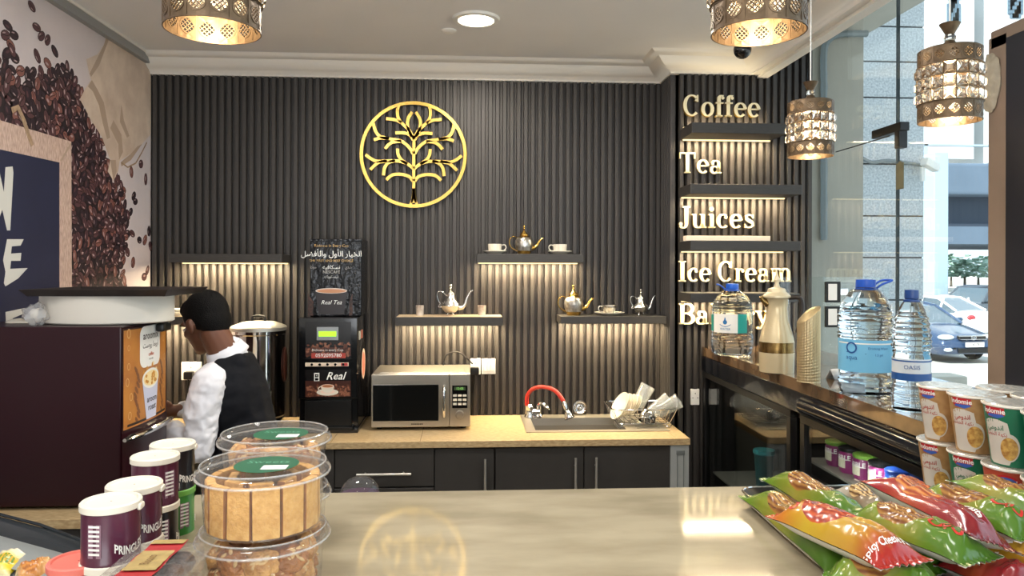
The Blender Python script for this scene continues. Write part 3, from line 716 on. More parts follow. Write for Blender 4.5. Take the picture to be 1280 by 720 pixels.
# dish rack
rk = P(812, 541, Z=WZ); rx = rk.x; ry = sy0+.17
t = thing('dish_rack', 'tilted chrome wire dish rack on the drainboard', 'dish rack', (rx, ry, WZ+.006))
A = Matrix.Rotation(math.radians(0), 4, 'Y')
mb = MB(); w_, d_, h_ = .31, .24, .085
def rim(z, kx): return [(-w_/2*kx, -d_/2*kx, z), (w_/2*kx, -d_/2*kx, z), (w_/2*kx, d_/2*kx, z), (-w_/2*kx, d_/2*kx, z)]
for z, kx in ((h_, 1.0), (.012, .8)):
    r_ = rim(z, kx); pts = []
    for i in range(4):
        a = Vector(r_[i]); b = Vector(r_[(i+1) % 4]); pts += [a.lerp(b, .1), a.lerp(b, .5), a.lerp(b, .9)]
    mb.tube(pts, .0028, 6, closed=True)
for i in range(9):
    x = -w_/2*.8+w_*.8*i/8; mb.tube([(x*1.25, -d_/2, h_), (x, -d_/2*.8, .012), (x, d_/2*.8, .012), (x*1.25, d_/2, h_)], .0018, 5)
for i in range(5):
    y = -d_/2*.8+d_*.8*i/4; mb.tube([(-w_/2, y*1.25, h_), (-w_/2*.8, y, .012), (w_/2*.8, y, .012), (w_/2, y*1.25, h_)], .0018, 5)
mb.build('wire_basket', m_chrome, t)
mb = MB()
for sx in (-1, 1):
    mb.tube([(sx*.10, -d_/2*.8, .012), (sx*.12, -d_/2*.95, -.004), (sx*.14, -d_/2*.8, .012)], .0025, 6)
mb.build('feet', m_chrome, t)
m_cer = mat('white_ceramic', 'ddd6c6', .2, coat=.3)
def plate(mbp, R, M=None): mbp.lathe([(0, .004), (R*.55, .004), (R*.62, .008), (R, .018), (R, .021), (R*.6, .011), (R*.5, .008), (0, .008)], 32, M=M)
for i, (dx, R, tl, lb) in enumerate([(-.105, .074, -42, 'largest cream plate standing at the raised end of the dish rack'), (-.078, .068, -40, 'white plate second in the tilted row of the dish rack'), (-.052, .064, -38, 'white plate third in the tilted row of the dish rack'), (-.028, .06, -36, 'small white plate last in the tilted row of the dish rack')]):
    mb = MB(); plate(mb, R); o = mb.build('dinner_plate', m_cer); tag(o, lb, 'plate', 'plates in the dish rack')
    o.location = (rx+dx+.02, ry+.01*i, WZ+.055+R*.35); o.rotation_euler = (math.radians(10), math.radians(tl-18), 0)
m_clear = thin_glass('drinking_glass', (.93, .95, .95), 1.7, .05, bump=.3, milk=.16)
for i, (dx, dy, tl, lb) in enumerate([(.02, .05, 38, 'upended clear tumbler in the dish rack beside the plates'), (.07, -.03, 50, 'middle clear tumbler tilted over in the dish rack'), (.115, .0, 58, 'clear tumbler leaning out over the low end of the dish rack')]):
    mb = MB(); mb.lathe([(0, .004), (.030, .004), (.036, .12), (.038, .12), (.033, 0), (0, 0)], 24); o = mb.build('drinking_glass', m_clear)
    tag(o, lb, 'glass', 'glasses in the dish rack'); o.location = (rx+dx-.02, ry+dy, WZ+.055+(.02 if i == 0 else 0)); o.rotation_euler = (0, math.radians(tl+(0 if i else -10)), math.radians(-8*i))
mb = MB(); mb.lathe([(0, 0), (.03, .0), (.04, .02), (.042, .045), (.039, .045), (.036, .02), (0, .004)], 24); o = mb.build('steel_bowl', m_chrome); tag(o, 'small shiny steel bowl upside down in the dish rack', 'bowl'); o.location = (rx+.03, ry-.06, WZ+.065); o.rotation_euler = (math.radians(150), math.radians(20), 0)

# ------------------------------------------------------------------ microwave
fy = 3.555; a = P(464, 537, Y=fy); b = P(588, 467, Y=fy); Wm = b.x-a.x; Hm = .268; Dm = .33
m_mw = mat('microwave_champagne', 'b6afa2', .3, .85, var=.08, scale=150, stretch=(1, 1, 30))
m_dk = mat('oven_window', '0b0d0e', .08, coat=.5)
t = thing('microwave', 'silver microwave oven with dark window on tan worktop', 'microwave', (a.x+Wm/2, fy, WZ))
mb = MB(); mb.b2((-Wm/2, .012, .014), (Wm/2, Dm, Hm), bev=.006); mb.b2((-Wm/2+.03, .04, Hm-.003), (Wm/2-.03, Dm-.04, Hm+.002), bev=.002); mb.build('housing', m_mw, t)
mb = MB()
for x in (-.2, .2):
    for y in (.05, .28): mb.cyl((x, y, 0), (x, y, .016), .014)
mb.build('feet', m_black, t)
dw = Wm*.785
mb = MB(); mb.b2((-Wm/2, -.006, .016), (-Wm/2+dw, .012, Hm-.002), bev=.004); d = mb.build('door', m_mw, t)
mb = MB(); mb.b2((-Wm/2+.008, -.009, .046), (-Wm/2+dw-.05, -.004, Hm-.05), bev=.002); mb.build('window', m_dk, d)
hx = -Wm/2+dw-.024
mb = MB(); mb.tube(smooth([(hx, -.004, .065), (hx, -.03, .075), (hx, -.038, .13), (hx, -.03, Hm-.07), (hx, -.004, Hm-.058)], 5), .0075, 12); mb.build('handle', m_chrome, d)
mb = MB(); [mb.b2((-.045+k*.008, -.0068, .028), (-.039+k*.008, -.0055, .034)) for k in range(7)]; mb.build('maker_lettering', mat('logo_dark', '3a342b', .5), d)
mb = MB(); mb.b2((-Wm/2+dw+.002, -.006, .016), (Wm/2, .012, Hm-.002), 0, bev=.004); p_ = mb.build('control_panel', m_mw, t)
px = Wm/2-.05
mb = MB(); mb.b2((px-.036, -.008, .105), (px+.036, -.005, Hm-.055), bev=.001); mb.build('keypad', m_gloss, p_)
mb = MB(); mb.b2((px-.028, -.010, Hm-.078), (px+.028, -.0078, Hm-.062)); mb.build('display', emit('display_green', '203018', .3), p_)
mb = MB(); mb.text('12:05', .016, lambda x, y: (px+x, -.0104, Hm-.070+y)); mb.build('display_digits', emit('digits_green', '7dbf5a', .7), p_)
mb = MB()
for i in range(3):
    for j in range(3): mb.box((px-.023+i*.023, -.009, .165-j*.02), (.018, .004, .011), bev=.001)
mb.build('buttons', mat('button_cream', 'cfc8b8', .4), p_)
mb = MB(); mb.lathe([(.020, 0), (.020, .012), (.017, .018), (0, .019)], 24, M=tr(px, -.006, .075) @ rotx(PI/2)); mb.build('dial', m_mw, p_)
mb = MB(); q0 = Vector(t.location)
mb.tube(smooth([P(553, 462, Y=3.86), P(558, 444, Y=3.87), P(572, 440, Y=3.875), P(584, 448, Y=3.875), P(591, 455, Y=3.87)], 6), .004, 8); tag(mb.build('power_cable', m_black), 'black power cable arching up behind the microwave', 'cable')

# ------------------------------------------------------------------ coffee vending machine
fy = 3.51; a = P(372, 540, Y=fy); b = P(447, 397, Y=fy); W = b.x-a.x; Hh = b.z-WZ; D = .39
t = thing('coffee_machine', 'black coffee vending machine with cup poster front', 'coffee machine', (a.x+W/2, fy, WZ))
mb = MB(); mb.b2((-W/2, .03, .01), (W/2, D, Hh), 0, bev=.006); mb.b2((-W/2-.004, .0, .0), (W/2+.004, D-.02, .022), 0, bev=.003); mb.build('body', m_gloss, t)
mb = MB(); mb.b2((-W/2, .0, .16), (W/2, .028, Hh), bev=.005); dr = mb.build('front_door', m_gloss, t)
pm = [mat('poster_black', '0d0908', .25), mat('poster_brown', '3a1a12', .3), mat('poster_bean', '5b3322', .3), mat('poster_bean_light', '8a5a44', .3), m_cer, mat('poster_coffee', 'a86a45', .3), mat('poster_cream', 'e5c7b4', .3), mat('poster_pink', 'c0705c', .3)]
def beans(mb, fn, x0, x1, z0, z1, n, mi=(2, 3), s=.007, lay=0):
    for i in range(n):
        x = rnd.uniform(x0, x1); z = z0+(z1-z0)*rnd.random()**1.6; a = rnd.uniform(0, PI)
        mb.flat([(x+s*math.cos(q)*math.cos(a)-s*.65*math.sin(q)*math.sin(a), z+s*math.cos(q)*math.sin(a)+s*.65*math.sin(q)*math.cos(a)) for q in [2*PI*j/9 for j in range(9)]], rnd.choice(mi), lambda u, v, k=i: fn(u, v, lay+.000004*k))
px0, px1 = -W/2+.035, W/2-.03
mb = MB(); f1 = lambda x, z, o=0: (x, -.0012-o, z)
mb.b2((px0, -.001, .345), (px1, 0, Hh-.02), 0); mb.flat([(px0, .36), (px1, .36), (px1, .40), (px0, .40)], 1, f1); beans(mb, f1, px0+.006, px1-.006, .36, .42, 90)
mb.build('upper_poster', pm, dr)
zc = Hh-.075
mb = MB(); mb.b2((-.05, -.008, zc-.03), (.05, 0, zc+.032), 0, bev=.002); mb.b2((-.04, -.0095, zc-.012), (.04, -.008, zc+.012), 1); mb.build('display', [m_grey, emit('lcd_green', '8fd628', 1.2)], dr)
mb = MB(); mb.text('Richness in every Cup', .016, lambda x, y: (x, -.0022, .388+y), 0); mb.build('slogan', m_white, dr)
mb = MB(); mb.b2((-.075, -.002, .35), (.082, -.001, .374), 0); mb.text('0592095780', .024, lambda x, y: (.004+x, -.0026, .3625+y), 1, bold=.01); mb.build('phone_number', [mat('number_red', 'a03a30', .4), m_white], dr)
mb = MB(); mb.b2((px0, -.004, .312), (px1-.01, -.001, .330), 0, bev=.001); mb.b2((px1-.045, -.005, .314), (px1-.014, -.003, .328), 1)
for i in range(5): mb.cyl((px0+.03+i*.036, -.004, .321), (px0+.03+i*.036, -.006, .321), .006, mi=2, n=12)
mb.build('button_strip', [mat('strip_cream', 'd9c6b0', .4), mat('strip_red', 'b53a3a', .4), m_gloss], dr)
mb = MB(); z0, z1 = .17, .296; mb.b2((px0, -.001, z0), (px1, 0, z1), 0); mb.flat([(px0, z0), (px1, z0), (px1, z0+.075), (px0, z0+.075)], 1, f1); beans(mb, f1, px0+.008, px1-.008, z0+.006, z0+.055, 150)
def ed(cx, cz, rx, rz, mi, off, a0=0, a1=360): mb.flat([(cx+rx*math.cos(math.radians(a0+(a1-a0)*j/28)), cz+rz*math.sin(math.radians(a0+(a1-a0)*j/28))) for j in range(28 if a1-a0 == 360 else 29)], mi, lambda u, v: f1(u, v, off))
ed(.0, z0+.022, .05, .016, 4, .001); ed(0, z0+.024, .034, .009, 6, .0012); ed(0, z0+.05, .03, .032, 4, .0014, 180, 360); ed(0, z0+.05, .03, .009, 6, .0016); ed(0, z0+.05, .025, .006, 5, .0018)
mb.tube([(.03*-1-.012*math.sin(PI*j/8), -.003, z0+.05-.024*j/8) for j in range(9)], .002, 5, 4)
mb.build('lower_poster', pm, dr)
mb = MB(); mb.text('Real', .050, lambda x, y: (.035+x, -.0024, z1-.03+y), 0, shear=.35, bold=.012); mb.build('logo', m_white, dr); mb = MB(); mb.b2((-.062, -.0022, z1-.052), (-.038, -.001, z1-.014), 0); mb.b2((-.058, -.0026, z1-.034), (-.042, -.002, z1-.019), 1); mb.text('4', .014, lambda x, y: (-.05+x, -.0029, z1-.027+y), 0); mb.b2((-.058, -.0026, z1-.049), (-.042, -.002, z1-.038), 1); mb.build('cup_symbol', [m_white, m_gloss], dr)
mb = MB(); mb.b2((-W/2+.03, .012, .03), (W/2-.03, .03, .15), bev=.002); mb.b2((-W/2+.02, -.005, .012), (W/2-.02, .03, .03), bev=.003); mb.build('dispensing_bay', m_black, t)
# side poster: cup of tea seen on the flank
mb = MB(); sxx = W/2+.001
for (yc, zc_, ry_, rz_, mi, o) in ((.2, .27, .10, .135, 0, 0), (.19, .30, .06, .075, 6, .001), (.19, .30, .045, .058, 7, .0014)):
    mb.flat([(yc+ry_*math.cos(2*PI*j/28), zc_+rz_*math.sin(2*PI*j/28)) for j in range(28)], mi, lambda u, v, o=o: (sxx+o, u, v))
mb.b2((W/2, .05, .43), (W/2+.0015, .09, .47), 4); mb.b2((W/2, .12, .43), (W/2+.0015, .16, .47), 7)
mb.build('side_poster', pm, t)
# wrapped canister on top
fy2 = 3.60; a = P(387, 395, Y=fy2); b = P(452, 299, Y=fy2); W2 = b.x-a.x; H2 = b.z-(WZ+Hh)
t = thing('coffee_canister', 'tall black wrapped coffee box with lettering atop the coffee machine', 'canister', ((a.x+b.x)/2, fy2, WZ+Hh))
m_foil = mat('crinkled_black_wrap', '141518', .18, .3, bump=.6, bscale=30)
mb = MB(); mb.b2((-W2/2, 0, 0), (W2/2, .22, H2), bev=.006); mb.b2((-W2/2-.002, -.002, H2-.012), (W2/2+.002, .222, H2), bev=.003); mb.build('wrapped_box', m_foil, t)
mb = MB(); w2 = W2/2-.03; cx = -.02
T1 = lambda zz, ox=0: (lambda x, y: (cx+ox+x, -.0015, zz+y))
mb.text('Richness In Every Cup', .018, T1(H2-.032), 2)
mb.text(ar('الخيار الأول والأفضل'), .036, T1(H2-.072), 0, bold=.012)
mb.text('THE FIRST AND BEST CHOICE', .0155, T1(H2-.104), 2, bold=.01)
mb.text(ar('نسكافيه'), .026, T1(H2-.135), 0, bold=.01); mb.text('NESCAFE', .02, T1(H2-.158), 3, bold=.008); mb.text(ar('نيسكويك'), .018, T1(H2-.180), 0)
mb.text(ar('موكا'), .018, T1(H2-.135, -.085), 3); mb.text(ar('شاي'), .018, T1(H2-.135, .08), 3)
mb.build('lettering', [mat('ink_white', 'dddcd6', .4), m_gold, mat('ink_gold', 'b8955a', .4), mat('ink_silver', '9a9690', .4)], t)
mb = MB(); f2 = lambda x, z, o=0: (cx+x, -.0012-o, z)
mb.flat([(-.075, .118), (.075, .118), (.06, .01), (-.06, .01)], 0, lambda u, v: f2(u, v, .0))
mb.flat([(.075*math.cos(2*PI*j/30), .122+.013*math.sin(2*PI*j/30)) for j in range(30)], 1, lambda u, v: f2(u, v, .0004))
mb.flat([(.068*math.cos(2*PI*j/30), .121+.0095*math.sin(2*PI*j/30)) for j in range(30)], 2, lambda u, v: f2(u, v, .0008))
mb.text('Real Tea', .028, lambda x, y: (cx+x, -.0024, .066+y), 3, shear=.35)
for sx in (-1, 1): mb.flat([(.085*sx, .0+.004), (.11*sx-(.0 if sx < 0 else .01), .004), (.11*sx-(.0 if sx < 0 else .01), .11), (.085*sx, .07)], 4, lambda u, v: f2(u, v, .0002))
mb.build('cup_picture', [mat('cup_dark', '1c1214', .3), mat('cup_rim', 'cfc0b4', .3), mat('tea_orange', 'b8805c', .4), m_white, mat('bean_print', '4a2d22', .4, col2='1c100c', scale=90)], t)

# ------------------------------------------------------------------ steel urn
q = P(323, 515, Y=3.68); r = (P(357, 450, Y=3.68).x-P(290, 450, Y=3.68).x)/2; h = P(323, 409, Y=3.6).z-WZ
t = thing('water_urn', 'tall stainless steel hot water urn behind the man', 'urn', (q.x, 3.68, WZ))
mb = MB(); mb.lathe([(r*.9, 0), (r*.95, .02), (r*.93, .05), (r, .06), (r, h-.04), (r*1.03, h-.035), (r*1.03, h-.02)], 40); mb.build('body', m_chrome, t)
mb = MB(); mb.lathe([(r*1.04, h-.02), (r*1.04, h-.005), (r*.98, h+.002), (r*.6, h+.02), (0.001, h+.028)], 40); l = mb.build('lid', m_steel, t)
mb = MB(); mb.tube(smooth([(-.03, 0, h+.022), (-.025, 0, h+.045), (.025, 0, h+.045), (.03, 0, h+.022)], 5), .006); mb.build('knob', m_black, l)
mb = MB(); mb.ell((r*1.02, -.01, h*.62), (.008, .028, .085)); mb.ell((-r*.6, -r*.85, h-.055), (.03, .02, .014)); mb.build('side_handle', mat('urn_handle_brown', '5a3226', .4), t)
mb = MB(); mb.cyl((0, -r, .07), (0, -r-.05, .07), .010); mb.cyl((0, -r-.045, .075), (0, -r-.045, .045), .008); mb.build('spigot', m_black, t)

# ------------------------------------------------------------------ maroon machine
ym = 2.45; a = P(152, 408, Y=ym); b = P(208, 397, X=a.x); xm = a.x; yb = b.y; ztop = a.z; z0 = WZ
m_mar = mat('maroon_gloss', '260710', .3, spec=.3, coat=.08, var=.1, scale=3)
t = thing('juice_machine', 'large dark maroon drinks machine with orange cup poster', 'drinks machine', (xm-.26, ym, z0)); Wj = xm-LX-.01
lx = .26
mb = MB(); mb.b2((lx-Wj, 0, .01), (lx, yb-ym, ztop-z0), bev=.008); mb.build('body', m_mar, t)
D = yb-ym; Hj = ztop-z0
z_p0 = P(154, 538, X=xm).z-z0
def side(y, z, o=0): # gently bowed front
    return (lx+.002+o+.013*math.sin(PI*min(max(y/D, 0), 1)), y, z)
mb = MB(); mb.grid(lambda u, v: side(D*u, .02+(Hj-.03)*v), 14, 2)
for zz in (.02, Hj-.01): mb.add([(lx-.002, 0, zz)]+[side(D*i/14, zz) for i in range(15)]+[(lx-.002, D, zz)], [tuple(range(17))])
dj = mb.build('front_panel', m_mar, t)
pj = [mat('poster_orange', 'b97a35', .35, col2='a2632a', scale=8), m_white, mat('poster_dark', '2b1c14', .4), mat('cup_lilac', 'c6c8dc', .4), mat('latte_foam', 'f0d79a', .4), mat('latte_gold', 'c98a28', .4), mat('doodle_tan', 'd2a672', .4), mat('rope_brown', '7a4a28', .4), mat('logo_orange', 'c9541c', .4)]
mb = MB(); sg = lambda o: (lambda y, z: side(y, z, o))
mb.grid(lambda u, v: side(D*(.02+.93*u), z_p0+(Hj-.015-z_p0)*v, .0006), 14, 1, 0)
Hp = Hj-z_p0
def rr(cy, cz, w, h, r, n=5):
    o = []
    for sx, sz, a0 in ((1, 1, 0), (-1, 1, 90), (-1, -1, 180), (1, -1, 270)):
        for k in range(n+1):
            a = math.radians(a0+90*k/n); o.append((cy+sx*(w/2-r)+r*math.cos(a), cz+sz*(h/2-r)+r*math.sin(a)))
    return o
def patch(poly, mi, o): mb.conform(poly, sg(o), mi, .012, 5)
cz = z_p0+Hp*.76
patch(rr(D*.52, cz, D*.46, .14, .03), 1, .0012)
mb.text('aroomix', .036, lambda x, y: side(D*.52+x, cz+.036+y, .0018), 2, bold=.01); mb.text(ar('اروما روست'), .026, lambda x, y: side(D*.52+x, cz+.004+y, .0018), 2, bold=.01); mb.text('coffee', .018, lambda x, y: side(D*.52+x, cz-.028+y, .0018), 8, bold=.01); mb.text('est. cafe', .01, lambda x, y: side(D*.52+x, cz-.044+y, .0018), 2)
for i in range(18): # falling flakes
    y = D*(.36+.3*rnd.random()); z = z_p0+Hp*(.44+.15*rnd.random()); s = .008; a = rnd.random()*3
    patch([(y+s*math.cos(a+q)*(1 if q % 2 else .5), z+s*math.sin(a+q)) for q in range(6)], rnd.choice((4, 5)), .0012+i*.00002)
ct, cb = z_p0+Hp*.40, z_p0+Hp*.02
patch([(D*.34, ct), (D*.70, ct+.01), (D*.64, cb), (D*.42, cb)], 3, .0014)
patch([(D*.52+D*.19*math.cos(2*PI*j/24), ct+.01+.034*math.sin(2*PI*j/24)) for j in range(24)], 1, .0018)
patch([(D*.52+D*.165*math.cos(2*PI*j/24), ct+.01+.026*math.sin(2*PI*j/24)) for j in range(24)], 4, .0022)
for i in range(14):
    y = D*.52+D*.13*rnd.uniform(-1, 1); z = ct+.01+.018*rnd.uniform(-1, 1); patch([(y+.008*math.cos(q), z+.006*math.sin(q)) for q in range(6)], 5, .0024+i*.00002)
mb.text('aroom', .03, lambda x, y: side(D*.54+x, (ct+cb)/2+.002+y, .002), 2, bold=.01); mb.text('roast', .03, lambda x, y: side(D*.54+x, (ct+cb)/2-.026+y, .002), 2, bold=.01)
for sx in (.24, .80):
    for i in range(11):
        z = z_p0+Hp*(.05+.5*i/10); y = D*(sx+.03*math.sin(i)); patch([(y+.012*math.cos(q*.9+.8), z+.014*math.sin(q*.9)) for q in range(7)], 7, .001+i*.00003)
for y_, z_, r_ in [(.1, .92, .016), (.1, .6, .012), (.14, .3, .013), (.08, .45, .014), (.12, .12, .014), (.86, .8, .011), (.9, .6, .012), (.88, .3, .011), (.1, .78, .01), (.86, .95, .01)]:
    c0 = D*y_; c1 = z_p0+Hp*z_; o_ = [(c0+r_*.7*math.cos(2*PI*j/16), c1+r_*math.sin(2*PI*j/16)) for j in range(16)]; i_ = [(c0+r_*.5*math.cos(2*PI*j/16), c1+r_*.8*math.sin(2*PI*j/16)) for j in range(16)]
    mb.add([side(*p, .0012) for p in o_+i_], [(j, (j+1) % 16, 16+(j+1) % 16, 16+j) for j in range(16)], 6)
patch([(D*.08, z_p0+.006), (D*.92, z_p0+.006), (D*.92, z_p0+.014), (D*.08, z_p0+.014)], 2, .0012)
mb.build('cup_poster', pj, dj, ang=60)
mb = MB(); mb.tube([side(D*(-.06+i*.106), z_p0-.025-.004*i/10, .018) for i in range(11)], [.006]+[.011]*9+[.006], 10); mb.build('handle', m_chrome, dj)
mb = MB(); mb.box((lx+.03, D*.72, Hj-.022), (.03, .075, .03), bev=.008); mb.build('catch', m_black, dj)
mb = MB(); mb.b2((lx-.01, -.002, .004), (lx+.004, D, .02)); mb.build('base_strip', m_black, t)
# things on it
zt = ztop
t = thing('round_cake_board', 'big white round drum lying on the maroon machine', 'drum', ((P(132, 395, Y=2.62)).x, 2.64, zt))
rc = (P(213, 395, Y=2.64).x-P(52, 395, Y=2.64).x)/2; hc = .095
mb = MB(); mb.lathe([(0.001, .002), (rc*.97, .002), (rc, .006), (rc, hc-.004), (rc*.985, hc), (.001, hc)], 56, sy=.72); mb.build('drum', mat('drum_white', 'd6d0c4', .6), t)
yt = 2.62
mb = MB(); xa = P(60, 370, Y=yt).x; xb = P(234, 370, Y=yt).x
t = thing('serving_tray', 'black serving tray balanced on the white round drum', 'tray', ((xa+xb)/2, 2.64, zt+hc)); w2 = (xb-xa)/2
mb.add([(sx*w2*.93, sy*.17, .0) for sx, sy in ((-1, -1), (1, -1), (1, 1), (-1, 1))]+[(sx*w2*1.0, sy*.19, .022) for sx, sy in ((-1, -1), (1, -1), (1, 1), (-1, 1))]+[(sx*w2*.985, sy*.185, .022) for sx, sy in ((-1, -1), (1, -1), (1, 1), (-1, 1))]+[(sx*w2*.92, sy*.165, .003) for sx, sy in ((-1, -1), (1, -1), (1, 1), (-1, 1))],
       [(3, 2, 1, 0)]+[(4*k+i, 4*k+(i+1) % 4, 4*k+4+(i+1) % 4, 4*k+4+i) for k in range(3) for i in range(4)]+[(12, 13, 14, 15)])
mb.build('tray', mat('tray_dark', '2a2422', .35), t)
q = P(30, 409, Y=2.62)
mb = MB(); mb.lathe([(.001, .012), (.03, .013), (.05, .010), (.062, .006), (.064, .001), (.06, 0), (0.001, 0)], 32); o = mb.build('white_pot_lid', m_cer); o.location = (q.x, 2.64, zt); tag(o, 'flat white round lid lying at the end of maroon machine', 'lid')
m_wrap = thin_glass('crumpled_cling_film', (.93, .92, .9), 1.45, .15, milk=.25, bump=.8, bscale=25)
q = P(66, 402, Y=2.56); o = crumple('cling_film', (0, 0, 0), .035, .04, .035, m_wrap, 8); o.location = (q.x-.02, 2.5, zt+.035); tag(o, 'crumpled clear film tucked beside the white drum', 'film')
# plates on the short shelf
q = P(219, 394, Y=3.8)
for i in range(2):
    mb = MB(); mb.lathe([(.001, 0), (.05, 0), (.062, .014), (.06, .016), (.048, .004), (.001, .004)], 28); o = mb.build('saucer', m_cer); o.location = (q.x, 3.8, s5[1]+.003+i*.016); tag(o, ['lower white saucer stacked on the short shelf behind the man', 'upper white saucer stacked on the short shelf behind the man'][i], 'saucer', 'stacked saucers on the short shelf')
# ================================================================== teapots, cups on the shelves
m_silver = mat('polished_silver', 'e6e3dd', .24, 1); m_pgold = mat('polished_gold', 'dcb05a', .22, 1)
def teapot(u, vb, sh, prof, mats, label, size, spout, handle, feet=False, knob=.012, two=None):
    q = P(u, vb, Y=BW-.10); t = thing('teapot', label, 'teapot', (q.x, BW-.10, sh[1]+(.002 if sh is s2 else 0)))
    mb = MB(); mb.lathe([(r*size, z*size)+((m_,) if m_ is not None else ()) for r, z, m_ in prof], 36)
    b = mb.build('body', mats, t)
    lid = [p for p in prof if True][-1]
    mb = MB(); z0 = lid[1]*size; r0 = max(lid[0]*size, .01)
    mb.lathe([(r0*1.05, z0-.001), (r0*1.05, z0+.003), (r0*.8, z0+.010), (r0*.35, z0+.020), (r0*.15, z0+.026), (r0*.28, z0+.032), (r0*.12, z0+.040), (.001, z0+.046)], 24); mb.ell((0, 0, z0+.046), knob*.5, n=12, m=8); mb.build('lid', mats[0], t)
    mb = MB(); sp = smooth([(x*size, 0, z*size) for x, z in spout], 6); n = len(sp)
    mb.tube(sp, [(.20*(1-i/(n-1))**1.2+.055)*size for i in range(n)], 12); mb.build('spout', mats[0], t)
    mb = MB(); mb.tube(smooth([(x*size, 0, z*size) for x, z in handle], 6), .045*size, 8); mb.build('handle', mats[0], t)
    if feet:
        mb = MB()
        for k in range(4): a = PI/4+k*PI/2; mb.tube(smooth([(.3*size*math.cos(a), .3*size*math.sin(a), .3*size), (.42*size*math.cos(a), .42*size*math.sin(a), .12*size), (.48*size*math.cos(a), .48*size*math.sin(a), .02*size)], 3), [.06*size]*4+[.04*size]*3, 7)
        mb.build('feet', mats[0], t)
    return t
m_two = [m_pgold, mat('engraved_silver', 'dedcd6', .3, .9, col2='8a8072', scale=35, stretch=(1, 1, 1), bump=.3, bscale=50)]
round_prof = [(.001, 0, 0), (.55, 0, 0), (.58, .05, 0), (.66, .3, 1), (.80, .65, 1), (.84, .95, 1), (.80, 1.25, 1), (.64, 1.52, 0), (.42, 1.66, 0), (.36, 1.70, 0), (.38, 1.74, 0)]
gsp = [(.62, .55), (.95, .62), (1.2, .85), (1.45, 1.25), (1.75, 1.48)]; ghd = [(-.6, 1.42), (-.95, 1.62), (-1.28, 1.4), (-1.35, 1.0), (-1.15, .6), (-.68, .3)]
teapot(655, 317, s3, round_prof, m_two, 'gold and silver teapot between two white cups', .056, gsp, ghd)
teapot(717, 394, s4, round_prof, m_two, 'gold and silver teapot at the end of shelf above the sink', .060, gsp, ghd)
tall = [(.001, .25, None), (.2, .22, None), (.5, .32, None), (.82, .62, None), (.92, .95, None), (.8, 1.25, None), (.55, 1.5, None), (.40, 1.72, None), (.36, 1.95, None), (.40, 2.02, None)]
ssp = [(.8, .75), (1.15, .78), (1.4, 1.1), (1.6, 1.7), (1.9, 2.25), (2.15, 2.4)]; shd = [(-.42, 1.9), (-.75, 2.25), (-1.15, 2.3), (-1.3, 1.9), (-1.15, 1.4), (-1.0, 1.15), (-1.15, .85), (-.9, .8)]
teapot(563, 395, s2, tall, [m_silver], 'tall silver teapot between two small cups', .053, ssp, shd, feet=True, knob=.018)
teapot(801, 394, s4, tall, [m_silver], 'small silver footed teapot beside the silver cup', .042, [(x*.86, z) for x, z in ssp], shd, feet=True)
def cup(u, sh, label, w=.04, h=.045, hd=1, sauc=.062, m=m_cer, body=None, name='tea_cup'):
    q = P(u, 310, Y=BW-.11); z = sh[1]
    if sh is s2: z += .002
    if sauc:
        mb = MB(); mb.lathe([(.001, 0), (sauc*.5, 0), (sauc*.6, .004), (sauc, .014), (sauc, .017), (sauc*.55, .008), (.001, .006)], 32); o = mb.build('saucer', m_cer); o.location = (q.x, BW-.11, z); tag(o, 'white saucer under '+label, 'saucer'); z += .008
    t = thing(name, label, 'cup', (q.x, BW-.11, z))
    mb = MB()
    if body == 'round': mb.lathe([(.001, .002), (w*.45, 0), (w*.75, h*.25), (w*.95, h*.6), (w, h), (w*.95, h), (w*.85, h*.5), (.001, .006)], 28)
    else: mb.lathe([(.001, 0), (w*.86, 0), (w*.93, .005), (w, h), (w*.94, h), (w*.86, .01), (.001, .006)], 28)
    mb.build('bowl', m, t)
    if hd:
        mb = MB(); mb.tube(smooth([(hd*w*.93, 0, h*.85), (hd*w*1.4, 0, h*.9), (hd*w*1.62, 0, h*.6), (hd*w*1.35, 0, h*.25), (hd*w*.9, 0, h*.2)], 5), w*.09, 8); mb.build('handle', m, t)
    return t
cup(618.5, s3, 'white teacup with handle turned towards the gold teapot, nearer the mural', .036, .043, 1)
cup(700, s3, 'white teacup with handle turned towards the gold teapot, nearer the pillar', .036, .043, -1)
cup(762, s4, 'silver patterned teacup beside the small footed teapot', .036, .043, -1, .078, m_two[1], 'round')
m_marb = mat('marbled_cup', 'ded6ca', .3, col2='8f7a68', scale=14, detail=6)
cup(525, s2, 'small marbled handleless cup beside the silver teapot handle', .021, .052, 0, 0, m_marb, name='small_cup')
cup(602.5, s2, 'small marbled handleless cup beside the silver teapot spout', .021, .052, 0, 0, m_marb, name='small_cup')

